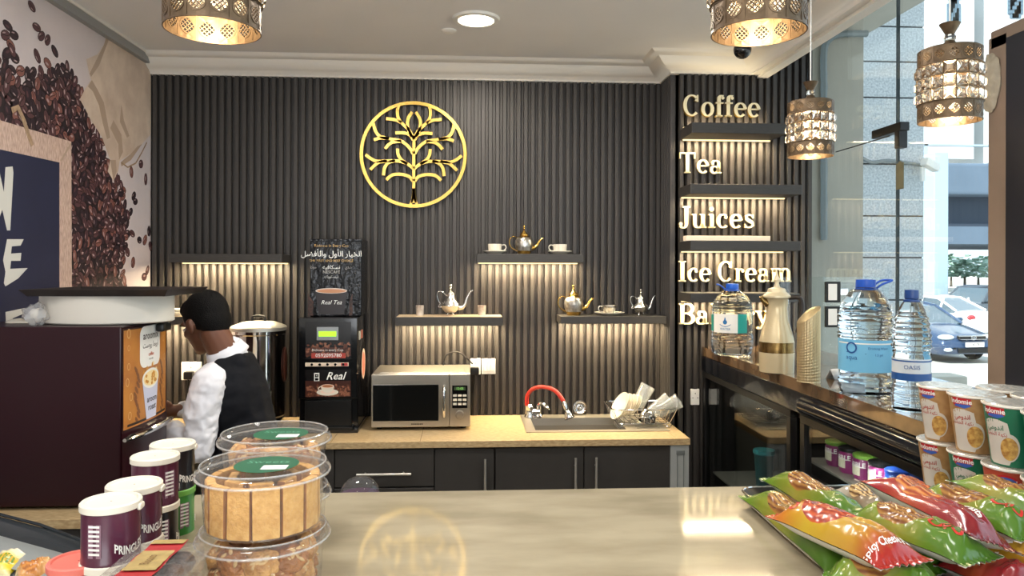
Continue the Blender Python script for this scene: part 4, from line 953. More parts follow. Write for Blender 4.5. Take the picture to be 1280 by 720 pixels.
# ================================================================== pendant lamps
m_fil = mat('antique_filigree', '6f5d49', .4, .75, var=.3, scale=60); m_filin = mat('lamp_gold_inside', 'd9a24a', .3, .9)
m_cryst = mat('lamp_crystal', 'fff6ea', .02, trans=.97, ior=1.5); m_bulb = emit('bulb_glow', 'ffe2b0', 30)
def pendant(x, y, label, detail=True):
    t = thing('pendant_lamp', label, 'pendant lamp', (x, y, 2.03)); R = .075; H = .19
    def cylm(o, z0): return lambda s_, z, d=0: ((R+o+d)*math.cos(s_/R), (R+o+d)*math.sin(s_/R), z0+z)
    def band(z0, hh, n, name, par):
        mb = MB(); f = cylm(0, z0); per = 2*PI*R/n
        def strip(pts, w, closed=False):
            # ribbon on the cylinder, with thickness
            k = len(pts); vs = []; fs = []
            for i, p in enumerate(pts):
                a = Vector(pts[(i-1) % k] if closed or i else p); b = Vector(pts[(i+1) % k] if closed or i < k-1 else p); tt = (b-a).normalized(); nn = Vector((-tt.y, tt.x))*w/2
                for sgn, d in ((1, 0), (-1, 0), (-1, .0022), (1, .0022)): vs.append(f(p[0]+nn.x*sgn, p[1]+nn.y*sgn, d))
            for i in range(k if closed else k-1):
                a = 4*i; b = 4*((i+1) % k); fs += [(a, a+1, b+1, b), (a+1, a+2, b+2, b+1), (a+2, a+3, b+3, b+2), (a+3, a, b, b+3)]
            mb.add(vs, fs)
        nn_ = 72
        for zz in (.0015, hh-.0015): strip([(2*PI*R*i/nn_, zz) for i in range(nn_)], .003, True)
        for i in range(n):
            c = per*(i+.5); r_ = min(per, hh)*.40
            strip([(per*i, 0), (per*i, hh/2), (per*i, hh)], .0045)
            # spandrel plates around a round medallion
            for q in range(4):
                sx = 1 if q in (0, 3) else -1; sz = 1 if q < 2 else -1
                cor = (c+sx*(per/2-.001), hh/2+sz*(hh/2-.001)); a0 = {0: 0, 1: 90, 2: 180, 3: 270}[q]
                ar_ = [(c+r_*math.cos(math.radians(a0+90*k/4)), hh/2+r_*math.sin(math.radians(a0+90*k/4))) for k in range(5)]
                poly = [cor]+(ar_[::-1] if False else ar_)
                mb.add([f(*p, .001) for p in poly], [(0, k, k+1) for k in range(1, 5)])
                m1 = (c, hh/2+sz*(hh/2-.001)); m2 = (c+sx*(per/2-.001), hh/2)
                mb.add([f(*cor, .001), f(*m1, .001), f(*(ar_[4] if q in (0, 2) else ar_[0]), .001)], [(0, 1, 2)]); mb.add([f(*cor, .001), f(*m2, .001), f(*(ar_[0] if q in (0, 2) else ar_[4]), .001)], [(0, 1, 2)])
            strip([(c+r_*math.cos(2*PI*k/16), hh/2+r_*math.sin(2*PI*k/16)) for k in range(16)], .0022, True)
            for k in (-2, -1, 0, 1, 2):
                d = k*r_*.42; L = math.sqrt(max(r_*r_-d*d, 0)); s2_ = .7071
                strip([(c+(d-L)*s2_, hh/2+(-d-L)*s2_), (c+(d+L)*s2_, hh/2+(-d+L)*s2_)], .0017)
                strip([(c+(d-L)*s2_, hh/2+(d+L)*s2_), (c+(d+L)*s2_, hh/2+(d-L)*s2_)], .0017)
        return mb.build(name, m_fil, par, flat=True)
    band(0, .047, 14, 'filigree_band', t); band(.147, .043, 14, 'filigree_band', t)
    mb = MB(); n = 16
    for z in (.047, .0803, .1137, .147): mb.lathe([(R+.003, z-.0015), (R+.005, z), (R+.003, z+.0015), (R, z)], 48)
    for i in range(n):
        a = 2*PI*i/n; mb.cyl((R*math.cos(a)*1.03, R*math.sin(a)*1.03, .047), (R*math.cos(a)*1.03, R*math.sin(a)*1.03, .147), .0014, n=6)
    mb.build('crystal_frame', m_fil, t)
    mb = MB(); hw = PI*R/n*.94; hh = .0155
    for i in range(n):
        a = 2*PI*(i+.5)/n; Mq = rotz(a)
        for j in range(3):
            zc = .047+.0333*(j+.5)
            vs = [(R, -hw, zc-hh), (R, hw, zc-hh), (R, hw, zc+hh), (R, -hw, zc+hh), (R+.009, -hw*.45, zc-hh*.45), (R+.009, hw*.45, zc-hh*.45), (R+.009, hw*.45, zc+hh*.45), (R+.009, -hw*.45, zc+hh*.45), (R+.001-.005, 0, zc)]
            mb.add(vs, [(0, 1, 5, 4), (1, 2, 6, 5), (2, 3, 7, 6), (3, 0, 4, 7), (4, 5, 6, 7), (1, 0, 8), (2, 1, 8), (3, 2, 8), (0, 3, 8)], 0, Mq)
    mb.build('crystals', m_cryst, t, flat=True)
    mb = MB(); mb.lathe([(R, H), (R*.97, H+.003), (.02, H+.005), (.018, H+.005)], 40)
    mb.lathe([(.018, H+.004), (.024, H+.004), (.016, H+.02), (.011, H+.026)], 20); mb.lathe([(.010, H+.042), (.012, H+.046), (.026, H+.072), (.024, H+.073), (.0, H+.070)], 20); mb.build('top_cap', m_fil, t)
    mb = MB(); mb.ell((0, 0, H+.034), .015, n=10, m=7); mb.build('glass_bead', m_cryst, t, flat=True)
    mb = MB(); mb.cyl((0, 0, H+.07), (0, 0, CEIL-2.03-(-.0 if x < 1.3 else 0) if x < BX else .97), .0022, n=6); mb.build('cord', m_white, t)
    mb = MB(); mb.cyl((0, 0, .13), (0, 0, H), .014, mi=0); mb.build('bulb_holder', m_white, t)
    mb = MB(); mb.ell((0, 0, .095), (.02, .02, .032)); mb.build('bulb', m_bulb, t)
    point('pendant_bulb_light', (x, y, 2.03+.03), 1.6, (1, .76, .46), .02)
    return t
q = P(266, 35, Z=2.035); pendant(q.x, q.y, 'crystal and gold filigree pendant hanging nearest the mural')
q = P(948, 38, Z=2.035); pendant(q.x, q.y, 'crystal pendant lamp with gold glowing inside in front of dome camera')
q = P(1187, 150, Z=2.035); pendant(q.x, q.y, 'crystal pendant lamp hanging before the street window glass')
q = P(1013, 194, Z=2.035); pendant(q.x, q.y, 'smallest looking crystal pendant lamp beside the sign pillar')

# ================================================================== glass cooler along the window
q0 = P(877, 433, Y=PF-.02); CZ = q0.z; CX = q0.x; CY0 = P(1150, 540, X=CX).y-.1; CY1 = PF-.02
m_marble = mat('brown_mirror_marble', '7c6145', .06, col2='3a2c20', scale=5, detail=8, coat=.6); m_edge = mat('brown_edge', '4b3a2c', .2, coat=.3, var=.3, scale=10)
t = thing('display_cooler', 'long black glass door cooler with brown marble top', 'cooler', ((CX+GX)/2, (CY0+CY1)/2, 0)); ox, oy = t.location.x, t.location.y
def lo(p): return (p[0]-ox, p[1]-oy, p[2])
CXB = GX-.03
mb = MB(); mb.b2(lo((CX, CY0, CZ-.045)), lo((CXB, CY1, CZ)), 0, bev=.002); mb.build('top_slab', m_marble, t)
# carcass: bottom, back, ends, middle posts, header
mb = MB(); cx1 = CX+.55
mb.b2(lo((CX+.05, CY0, .0)), lo((CXB, CY1, .12))); mb.b2(lo((cx1-.03, CY0, .12)), lo((cx1, CY1, CZ-.046))); mb.b2(lo((CX+.03, CY0, .12)), lo((cx1-.03, CY0+.04, CZ-.046))); mb.b2(lo((CX+.03, CY1-.04, .12)), lo((cx1-.03, CY1, CZ-.046)))
mb.b2(lo((CX+.03, CY0+.04, CZ-.15)), lo((cx1-.03, CY1-.04, CZ-.046)))
mb.build('carcass', m_black, t)
mb = MB(); mb.tube([lo((CX+.005, y, CZ-.085)) for y in (CY0+.002, CY0+.3, 2.55)], .032, 16); mb.b2(lo((CX-.002, CY0, CZ-.12)), lo((CX+.03, CY1, CZ-.046)), bev=.004); mb.build('bumper_rail', mat('navy_black_gloss', '0c0f16', .15, coat=.4), t)
yA = P(893, 470, X=CX).y; yB = P(988, 500, X=CX).y; yC = P(1002, 520, X=CX).y
m_dglass = thin_glass('cooler_door_glass', (.86, .90, .91), 1.5, .0)
for y1, y0, nm in ((CY1-.02, yB, 'door'), (yC+.015, CY0+.03, 'door')):
    mb = MB(); f_ = .035
    for a, b in (((y0, .14), (y1, .14+f_)), ((y0, CZ-.15), (y1, CZ-.122)), ((y0, .14+f_), (y0+f_, CZ-.15)), ((y1-f_, .14+f_), (y1, CZ-.15))): mb.b2(lo((CX, a[0], a[1])), lo((CX+.028, b[0], b[1])), bev=.003)
    d = mb.build(nm, m_black, t)
    mb = MB(); mb.b2(lo((CX+.010, y0+f_, .14+f_)), lo((CX+.016, y1-f_, CZ-.15))); mb.build('door_glass', m_dglass, d)
for z in (.35, .62, .95):
    mb = MB(); mb.b2(lo((CX+.045, CY0+.045, z-.008)), lo((cx1-.035, CY1-.045 if z < .9 else yB-.03, z))); mb.build('shelf', mat('cooler_shelf', '8f8a80', .4, .3), t)
mb = MB(); mb.b2(lo((CX+.04, CY0+.05, CZ-.158)), lo((CX+.06, 2.6, CZ-.151))); mb.build('interior_light', emit('cooler_light', 'fff0dd', 2.5), t)
area('cooler_strip_light', (CX+.06, (CY0+2.6)/2, CZ-.165), .02, .8, 3.5, (1, .94, .85), (.5, 0, -1))
# tubs in the cooler
def tub(x, y, z, r, h, colr, lidc, label, deco=True):
    t = thing('snack_tub', label, 'tub', (x, y, z), group='snack tubs in the glass cooler')
    mb = MB(); mb.lathe([(.001, 0), (r*.86, 0), (r*.95, .01), (r, h*.5), (r*.97, h*.85), (r*.9, h*.88)], 24); mb.build('tub_body', mat('tub_'+colr, colr, .3, coat=.3), t)
    mb = MB(); mb.lathe([(r*.98, h*.84), (r*1.02, h*.87), (r*1.02, h*.97), (r*.9, h), (.001, h)], 24); mb.build('lid', mat('lid_'+lidc, lidc, .35), t)
    mb = MB(); rr_ = r*1.01
    if deco:
        mb.grid(lambda u, v: (rr_*math.cos(PI*.85+u*1.1), rr_*math.sin(PI*.85+u*1.1), h*(.22+.38*v)), 8, 1); mb.text('DUBBLE', h*.26, lambda x, y: ((rr_+.001)*math.cos(PI*1.02+x/rr_), (rr_+.001)*math.sin(PI*1.02+x/rr_), h*.62+y), 1, bold=.02)
        mb.build('tub_label', [mat('tub_label_cream', 'd9d2b8', .4), m_white], t)
    return t
cols = [('7a1f5c', '6f9a3c', 'magenta tub with green lid'), ('8c2468', '141414', 'magenta tub with black lid'), ('1e4fae', '1a3f94', 'blue tub with blue lid'), ('2b3f9a', 'd8d8dc', 'blue tub with white lid'), ('3d7a35', '2a5a26', 'green tub with green lid')]
k = 0
for row, (xx, zz) in enumerate(((CX+.11, .95), (CX+.21, .95), (CX+.11, .62))):
    for j in range(8):
        y = CY0+.10+j*.093+(.02 if row == 1 else 0); c = cols[(j+(3 if row == 0 else 1)*0+row) % 5] if row else cols[[4, 3, 2, 2, 1, 0, 1, 0][j]]
        tub(xx, y, zz, .038, .085, c[0], c[1], c[2]+[', front row, upper cooler shelf, ', ', rear row, upper cooler shelf, ', ', middle cooler shelf, '][row]+['first', 'second', 'third', 'fourth', 'fifth', 'sixth', 'seventh', 'eighth'][j]+' in line')
# teal cup in the far bay
q = P(955, 590, X=CX+.2)
t = thing('lidded_cup', 'teal lidded cup alone in the dark far bay of the cooler', 'cup', (q.x, q.y, .62)); mb = MB(); mb.lathe([(.001, 0), (.035, 0), (.045, .15)], 24); mb.build('cup_body', mat('teal_dark', '1c4a50', .3), t); mb = MB(); mb.lathe([(.047, .15), (.05, .155), (.048, .17), (.001, .172)], 24); mb.build('lid', mat('teal', '2f8a94', .3), t)

# ------------------------------------------------------------------ bottles and flasks on the cooler
m_pet = mat('pet_water', 'eaf7ff', .02, trans=1, ior=1.25)
m_pet.node_tree.nodes['Principled BSDF'].inputs['Base Color'].default_value = (.86, .95, 1, 1)
def bottle(name, x, y, R, prof, capc, label, cat, lab, handle=False, ribs=()):
    t = thing(name, label, cat, (x, y, CZ))
    pts = []
    for i in range(len(prof)-1):
        (r0, z0), (r1, z1) = prof[i], prof[i+1]; n = max(1, int((z1-z0)/.004))
        for k in range(n):
            tt = k/n; z = z0+(z1-z0)*tt; r = r0+(r1-r0)*tt
            for a, b, per, amp in ribs:
                if a < z < b: r += amp*math.sin((z-a)/per*2*PI)
            pts.append((r, z))
    pts.append(prof[-1]); mb = MB()
    vs = [(.001, .0)]+pts
    mb.lathe(vs, 40, M=None); 
    mb2 = MB()
    # petal dimples at the foot and facets on the shoulder
    vv = []
    for v in mb.v:
        a = math.atan2(v[1], v[0]); r = math.hypot(v[0], v[1]); z = v[2]
        if z < .05: r *= 1+.04*math.cos(8*a)*(1-z/.05)
        r *= 1+.012*math.cos(10*a+z*60)*(1 if r > R*.7 else 0)
        vv.append((r*math.cos(a), r*math.sin(a), z))
    mb.v = vv; mb.build('bottle_body', m_pet, t)
    top = prof[-1]
    mb = MB(); mb.lathe([(top[0]*1.12, top[1]-.018), (top[0]*1.15, top[1]-.016), (top[0]*1.12, top[1]+.006), (.001, top[1]+.008)], 28); mb.lathe([(top[0]*1.3, top[1]-.028), (top[0]*1.32, top[1]-.022), (top[0]*1.1, top[1]-.02)], 28); c = mb.build('cap', mat('cap_'+capc, capc, .35), t)
    if handle:
        mb = MB(); mb.tube(smooth([(-top[0]*1.2, 0, top[1]-.024), (-.055, -.01, top[1]-.004), (-.075, -.01, top[1]+.004), (-.055, .01, top[1]+.0), (-top[0]*1.1, .015, top[1]-.02)] if handle < 0 else [(top[0]*1.2, 0, top[1]-.024), (.05, -.01, top[1]-.008), (.08, -.012, top[1]+.004), (.055, .012, top[1]+.002), (top[0]*1.1, .015, top[1]-.02)], 6), .0035, 8); mb.build('carry_loop', mat('cap_'+capc, capc, .35), t)
    lab(t, R)
    return t
def wrap(mb, R, z0, z1, a0, a1, mi=0, n=24): mb.grid(lambda u, v: (R*math.cos(a0+(a1-a0)*u), R*math.sin(a0+(a1-a0)*u), z0+(z1-z0)*v), n, 1, mi)
def onc(R, ac, zc): return lambda x, y: (R*math.cos(ac+x/R), R*math.sin(ac+x/R), zc+y)
lab_m = [mat('label_teal', '1f9a8e', .4), m_white, mat('label_blue', '2d6fa8', .4), mat('label_pale_blue', '6fb3d6', .35), mat('label_navy', '1f4e8c', .4), mat('label_silver', 'c8ced2', .35)]
bl = [(.0925*.8, .0), (.0925*.93, .008), (.0925, .03), (.0925, .09), (.088, .1), (.09, .11), (.09, .215), (.084, .24), (.065, .27), (.04, .29), (.027, .297), (.025, .318)]
qb = P(924, 446, Z=CZ)
def lab1(t, R):
    A = math.atan2(-qb.y, -qb.x) if False else math.radians(245)
    mb = MB(); R_ = .0925; wrap(mb, R_, .11, .185, A-1.35, A-.95, 0); wrap(mb, R_, .105, .19, A-.95, A+.35, 1); wrap(mb, R_, .105, .19, A+.35, A+.85, 0)
    mb.ell((0, 0, 0), .0001, 0, 3, 2)
    mb.prism([(0, 0)]*3, 0, 0) if False else None
    drop = [(.010*math.cos(a)*(1-max(math.sin(a), 0)*.6), .012*math.sin(a)+(.008 if math.sin(a) > .9 else 0)) for a in [2*PI*i/16 for i in range(16)]]
    mb.add([onc(R_+.001, A-.25, .155)(*p) for p in drop], [tuple(range(16))], 2)
    mb.ribbon([(0, 0), (1, 0)], .1, 0, 0) if False else None
    arcp = [(-.026+.052*i/12, -.010-.010*math.sin(PI*i/12)) for i in range(13)]
    for i in range(12):
        a, b = arcp[i], arcp[i+1]; mb.add([onc(R_+.001, A-.25, .152)(*p) for p in (a, b, (b[0], b[1]+.003), (a[0], a[1]+.003))], [(0, 1, 2, 3)], 2)
    mb.text('WATER', .014, onc(R_+.001, A-.25, .122), 2); mb.build('bottle_label', lab_m, t)
bottle('water_bottle', qb.x, qb.y+.09, .0925, bl, '2a62c8', 'large round water bottle with teal label before the Bakery sign', 'bottle', lab1, -1, [(.03, .09, .015, .0015), (.2, .25, .012, .002)])
qb = P(1080, 500, X=CX+.095)
bl2 = [(.065, .0), (.075, .006), (.08, .02), (.081, .05), (.078, .06), (.078, .17), (.081, .18), (.081, .25), (.072, .285), (.048, .325), (.028, .338), (.026, .356)]
def lab2(t, R):
    A = math.radians(240); R_ = .0805
    mb = MB(); wrap(mb, R_, .075, .175, A-1.9, A+1.9, 3, 40); wrap(mb, R_+.0005, .162, .166, A-1.2, A+1.9, 1, 30)
    c = [(.018*math.cos(2*PI*i/20), .018*math.sin(2*PI*i/20)) for i in range(20)]; ci = [(x*.72, y*.72) for x, y in c]
    mb.add([onc(R_+.001, A-.5, .15)(*p) for p in c+ci], [(i, (i+1) % 20, 20+(i+1) % 20, 20+i) for i in range(20)], 4)
    mb.text('aqua', .02, onc(R_+.001, A-.5, .12), 4); mb.text('Drinking Water', .010, onc(R_+.001, A+.5, .15), 4); mb.text('1.5 gal', .01, onc(R_+.001, A+.5, .13), 4)
    mb.add([onc(R_+.001, A-.45, .138)(*p) for p in ((-.02, 0), (.04, -.004), (.04, -.006), (-.02, -.003))], [(0, 1, 2, 3)], 4)
    mb.build('bottle_label', lab_m, t)
yq = 2.30
bottle('water_bottle', (P(1080, 450, Y=yq)).x+.005, yq, .081, bl2, '1f4fae', 'largest water bottle with pale blue label and carry loop', 'bottle', lab2, 1, [(.0, .06, .02, .002), (.175, .27, .014, .0025)])
bl3 = [(.042, .0), (.048, .005), (.05, .02), (.05, .07), (.046, .08), (.048, .085), (.048, .15), (.046, .16), (.05, .18), (.049, .21), (.043, .26), (.028, .295), (.017, .312), (.016, .332)]
def lab3(t, R):
    A = math.radians(240); R_ = .0495
    mb = MB(); wrap(mb, R_, .088, .148, A-2, A+2, 5, 36); wrap(mb, R_+.0006, .088, .108, A-2, A+2, 4, 36); wrap(mb, R_+.0006, .14, .144, A-2, A+2, 4, 36); mb.text('OASIS', .016, onc(R_+.001, A, .125), 4); mb.build('bottle_label', lab_m, t)
yq = 2.02
bottle('water_bottle', (P(1135, 450, Y=yq)).x+.01, yq, .05, bl3, '1d3f7a', 'slim water bottle with silver blue label by the window', 'bottle', lab3, 0, [(.0, .08, .02, .0015), (.16, .27, .016, .002)])
# cream vacuum flask
q = P(979, 467, Z=CZ)
t = thing('vacuum_flask', 'cream coffee flask with brass band and black handle', 'flask', (q.x, q.y+.06, CZ))
mb = MB(); Rf = .064
mb.lathe([(.001, 0), (Rf, 0, 0), (Rf*1.02, .06, 0), (Rf*1.02, .075, 1), (Rf*1.01, .115, 0), (Rf*.9, .15, 0), (Rf*.66, .2, 0), (Rf*.6, .24, 0), (Rf*.66, .28, 0), (Rf*.78, .292, 0), (.001, .293)], 40); mb.build('body', [mat('flask_cream', 'c9b894', .25, .3), mat('flask_brass', '8a6f42', .25, .9, var=.4, scale=40)], t)
mb = MB(); mb.lathe([(Rf*.8, .285), (Rf*.8, .292), (Rf*.55, .305), (Rf*.5, .318), (.012, .324), (.008, .34), (.012, .352), (.004, .372), (.001, .395)], 32); mb.build('lid', mat('flask_lid', 'cdbf9f', .3, .3), t)
mb = MB(); mb.tube(smooth([(Rf*.6, -.02, .285), (Rf*1.25, -.03, .28), (Rf*1.3, -.03, .22), (Rf*1.05, -.03, .15)], 6), .009, 10); mb.build('handle', mat('flask_handle', '2b2420', .35), t)
mb = MB(); mb.tube(smooth([(-Rf*.55, 0, .26), (-Rf*.85, 0, .275), (-Rf*1.0, 0, .288)], 4), [.016, .015, .013, .012, .010, .009, .008, .008, .008], 12); mb.build('spout', mat('flask_brass', '8a6f42'), t)
# woven champagne tumbler sleeve
q = P(1014, 478, Z=CZ)
m_weave = mat('champagne_weave', 'c2ad84', .3, .7)
t = thing('woven_bottle_sleeve', 'champagne woven pattern flask with slanting top', 'flask', (q.x, q.y+.02, CZ))
mb = MB()
def fn(u, v):
    a = 2*PI*u; z = v*(.235+.03*math.cos(a)); r = .038+.0018*math.sin(a*14+v*70)*math.sin(a*14-v*70)
    return (r*math.cos(a), r*math.sin(a), z)
mb.grid(fn, 112, 64, cu=True); mb.build('sleeve', m_weave, t, ang=80)
mb = MB(); mb.grid(lambda u, v: (.038*(1-v)*math.cos(2*PI*u)+.0*v, .038*(1-v)*math.sin(2*PI*u), .235+.03*math.cos(2*PI*u)*(1-v)+.016*math.sin(PI*v/2)), 32, 8, cu=True); mb.build('top_cap', m_weave, t)
# glass screen with clamps at the rear of the cooler top
ys = 2.95; xa = P(973, 400, Y=ys).x; zt_ = P(990, 346, Y=ys).z
t = thing('glass_screen', 'clear upright glass screen with metal clamps on the cooler top', 'glass screen', ((xa+GX)/2, ys, CZ)); hw = (GX-.012-xa)/2
mb = MB(); mb.b2((-hw, -.004, 0), (hw, .004, zt_-CZ), bev=.001, seg=1); mb.build('pane', m_glass, t)
for v in (365, 396):
    q = P(1041, v, Y=ys-.012)
    mb = MB(); mb.box((q.x-t.location.x, -.010, q.z-CZ), (.062, .016, .085), 0, bev=.003); mb.box((q.x-t.location.x-.004, -.0185, q.z-CZ), (.036, .002, .066), 1); mb.box((q.x-t.location.x+.045, -.008, q.z-CZ), (.04, .012, .03), 2, bev=.003); mb.build('clamp', [m_black, m_white, m_chrome], t)
# small folded cards behind the bottles
for i, (u, v, r_) in enumerate(((1040, 475, .4), (1062, 492, -.3))):
    q = P(u, v, Z=CZ); mb = MB(); mb.add([(-.03, -.02, 0), (.03, -.02, 0), (.03, 0, .035), (-.03, 0, .035), (-.03, .02, 0), (.03, .02, 0)], [(0, 1, 2, 3), (3, 2, 5, 4)]); o = mb.build('table_card', mat('card_white', 'cfd3d6', .5)); sol = o.modifiers.new('s', 'SOLIDIFY'); sol.thickness = .0012
    o.location = (q.x+.03, q.y+.03, CZ+.001); o.rotation_euler = (0, 0, r_); tag(o, ['white folded card standing beside the woven flask', 'white folded card standing beside the largest water bottle'][i], 'card')
# ================================================================== the man
m_skin = mat('brown_skin', '6b4431', .5, var=.08, scale=8); m_hair = mat('black_hair', '0b0908', .75, bump=.5, bscale=250, spec=.2); m_shirt = mat('white_shirt', 'dedde2', .8, var=.03, scale=5, bump=.12, bscale=12); m_vest = mat('black_waistcoat', '101116', .8, bump=.1, bscale=30, spec=.2); m_trou = mat('black_trousers', '0d0d10', .8)
mx, my = -.925, 3.02
man = thing('person', 'person in white shirt and black waistcoat bending over a brass jug', 'person', (mx, my, 0))
# local frame: world axes; he faces -X and a little +Y, leaning
def L(x, y, z): return (x-mx, y-my, z)
hd = Vector((-1.033, 3.02, 1.41))-Vector((mx, my, 0))      # head centre
fw = Vector((-.76, .52, -.40)).normalized()                  # gaze: to the machine and down
rt = fw.cross(Vector((0, 0, 1))).normalized(); upv = rt.cross(fw).normalized()   # his right-hand side, crown
Mh = Matrix((fw, rt, upv)).transposed().to_4x4(); Mh.translation = hd
body = MB()
# head volumes in head coordinates (x forward, y right, z up)
def he(c, r, n=20, m=14): body.ell(c, r, 0, n, m, Mh)
he((-.012, 0, .030), (.098, .076, .092)); he((.030, 0, -.02), (.062, .060, .080)); he((.045, 0, -.072), (.040, .040, .036)); he((.068, 0, -.088), (.020, .024, .018))
he((.082, 0, .030), (.016, .05, .014)); he((.094, 0, -.012), (.012, .011, .024)); he((.103, 0, -.026), (.013, .012, .010)); he((.09, 0, -.028), (.012, .018, .008))
he((.086, 0, -.056), (.012, .024, .006)); he((.084, 0, -.066), (.012, .020, .006)); he((.058, .038, -.018), (.026, .02, .02)); he((.058, -.038, -.018), (.026, .02, .02))
for s in (-1, 1):
    he((-.010, s*.078, -.012), (.018, .008, .030)); he((-.002, s*.082, -.008), (.006, .010, .026)); he((-.014, s*.080, .008), (.012, .010, .008)); he((-.018, s*.082, -.008), (.005, .009, .018)); he((-.004, s*.078, -.034), (.008, .007, .009))
nb = Vector(L(-.945, 3.02, 1.27)); nt_ = Mh @ Vector((-.035, 0, -.055))
body.cap(nb, nt_, .062, .056); 
sh = {-1: Vector(L(-.968, 2.865, 1.20)), 1: Vector(L(-.985, 3.19, 1.225))}   # near (his left) and far shoulder
el = {-1: Vector(L(-1.005, 2.845, .97)), 1: Vector(L(-1.00, 3.26, 1.0))}
wr = {-1: Vector(L(-1.215, 2.98, 1.03)), 1: Vector(L(-1.16, 3.10, 1.055))}
body.cap(sh[-1], sh[1], .045, .045)
for s in (-1, 1): body.cap(sh[s], el[s], .048, .038); body.cap(el[s], wr[s], .038, .024)
hip = Vector(L(-.87, 3.02, .86)); chest = Vector(L(-.93, 3.02, 1.13))
body.ell(tuple(chest), (.090, .125, .14)); body.cap(hip, chest, .10, .10); body.ell(tuple(hip), (.12, .15, .11))
for s in (-1, 1):
    h_ = hip+Vector((0, s*.08, -.03)); kn = Vector(L(-.90, 3.02+s*.10, .46)); an = Vector(L(-.86, 3.02+s*.10, .08))
    body.cap(h_, kn, .085, .055); body.cap(kn, an, .052, .035); body.cap(an+Vector((0, 0, -.035)), an+Vector((-.15, 0, -.045)), .034, .028)
# hands: palm, five fingers, closed on the jug or cup
def hand(w, aim, side, target_r=.03):
    """w wrist, aim unit vector of the palm, side: which way the thumb leaves"""
    aim = Vector(aim).normalized(); th = Vector(side).normalized(); nrm = aim.cross(th).normalized(); th = nrm.cross(aim)
    palm = w+aim*.055
    Mp = Matrix((aim, th, nrm)).transposed().to_4x4(); Mp.translation = palm
    body.ell((0, 0, 0), (.050, .040, .017), 0, 14, 10, Mp)
    body.cap(w, palm, .024, .022)
    for i, (o, ln_) in enumerate(((.030, .068), (.010, .078), (-.010, .072), (-.029, .056))):
        p = palm+aim*.042+th*o*.9; d = aim
        for k, (fl, bend) in enumerate(((.42, .35), (.32, .75), (.26, 1.15))):
            dd = aim*math.cos(bend)+nrm*math.sin(bend); q = p+dd*ln_*fl; body.cap(p, q, .0088-.0008*k, .008-.0008*k, n=10); p = q
    p = palm-aim*.02+th*.032; q = p+(th*.7+aim*.7+nrm*.25).normalized()*.036; r_ = q+(aim*.8+nrm*.6-th*.1).normalized()*.028
    body.cap(p, q, .0115, .010, n=10); body.cap(q, r_, .0098, .008, n=10)
hand(wr[1], (-.75, -.35, -.15), (0, -.25, 1))
hand(wr[-1], (-.9, .35, .0), (.1, .2, 1))
voxel('body', body, m_skin, man, .0055, 2)
# hair
hr = MB(); hr.ell((-.020, 0, .036), (.1, .080, .094), 0, 28, 20, Mh); hr.ell((-.055, 0, -.004), (.060, .070, .066), 0, 20, 14, Mh); hr.ell((-.062, 0, -.04), (.040, .052, .03), 0, 16, 10, Mh)
hr.ell((.03, 0, .075), (.062, .062, .045), 0, 20, 14, Mh)
for s in (-1, 1): hr.ell((.012, s*.066, .012), (.014, .012, .03), 0, 12, 8, Mh)
voxel('hair', hr, m_hair, man, .005, 4)
# eyebrows and eyes
mb = MB()
for s in (-1, 1): mb.ell((.094, s*.028, .028), (.006, .018, .004), 0, 10, 6, Mh)
mb.build('eyebrows', m_hair, man)
for s in (-1, 1): mb = MB(); mb.ell((.0865, s*.029, .006), (.009, .012, .008), 0, 12, 8, Mh); mb.build('eye', mat('eye_white', 'd8d0c8', .2), man)
# shirt: sleeves, shoulders and collar
st_ = MB()
for s in (-1, 1):
    st_.cap(sh[s]+Vector((0, s*-.0, -.01)), sh[s].lerp(el[s], .5)+Vector((-.003, 0, 0)), .062, .064); st_.cap(sh[s].lerp(el[s], .45), el[s]+Vector((.008, 0, -.012)), .062, .056); st_.cap(el[s]+Vector((.008, 0, -.012)), el[s].lerp(wr[s], .5), .055, .046)
    st_.cap(el[s].lerp(wr[s], .5), el[s].lerp(wr[s], .93), .046, .036); st_.ell(tuple(el[s]+Vector((.012, 0, -.03))), (.045, .045, .035))
st_.cap(sh[-1], sh[1], .060, .060); st_.ell(tuple(chest+Vector((-.004, 0, -.02))), (.106, .140, .155)); st_.cap(chest, hip, .112, .12)
st_.cap(Vector(nb)+Vector((.01, 0, -.02)), Vector(nb)+Vector((-.004, 0, .025)), .078, .070)
voxel('shirt', st_, m_shirt, man, .006, 4, folds=.006)
cl = MB(); axis0 = Vector(nb)+Vector((.004, 0, .005)); axis1 = axis0+(nt_-Vector(nb)).normalized()*.05
Mc = frame(axis0, axis1)
cl.grid(lambda u, v: ((.074-.008*v)*math.cos(2*PI*u), (.074-.008*v)*math.sin(2*PI*u), .05*v), 32, 3, M=Mc, cu=True)
cl.grid(lambda u, v: ((.067+.016*v)*math.cos(2*PI*u), (.067+.016*v)*math.sin(2*PI*u), .05-.045*v), 32, 3, M=Mc, cu=True)
c_ = cl.build('collar', m_shirt, man, ang=60); sl = c_.modifiers.new('s', 'SOLIDIFY'); sl.thickness = .003
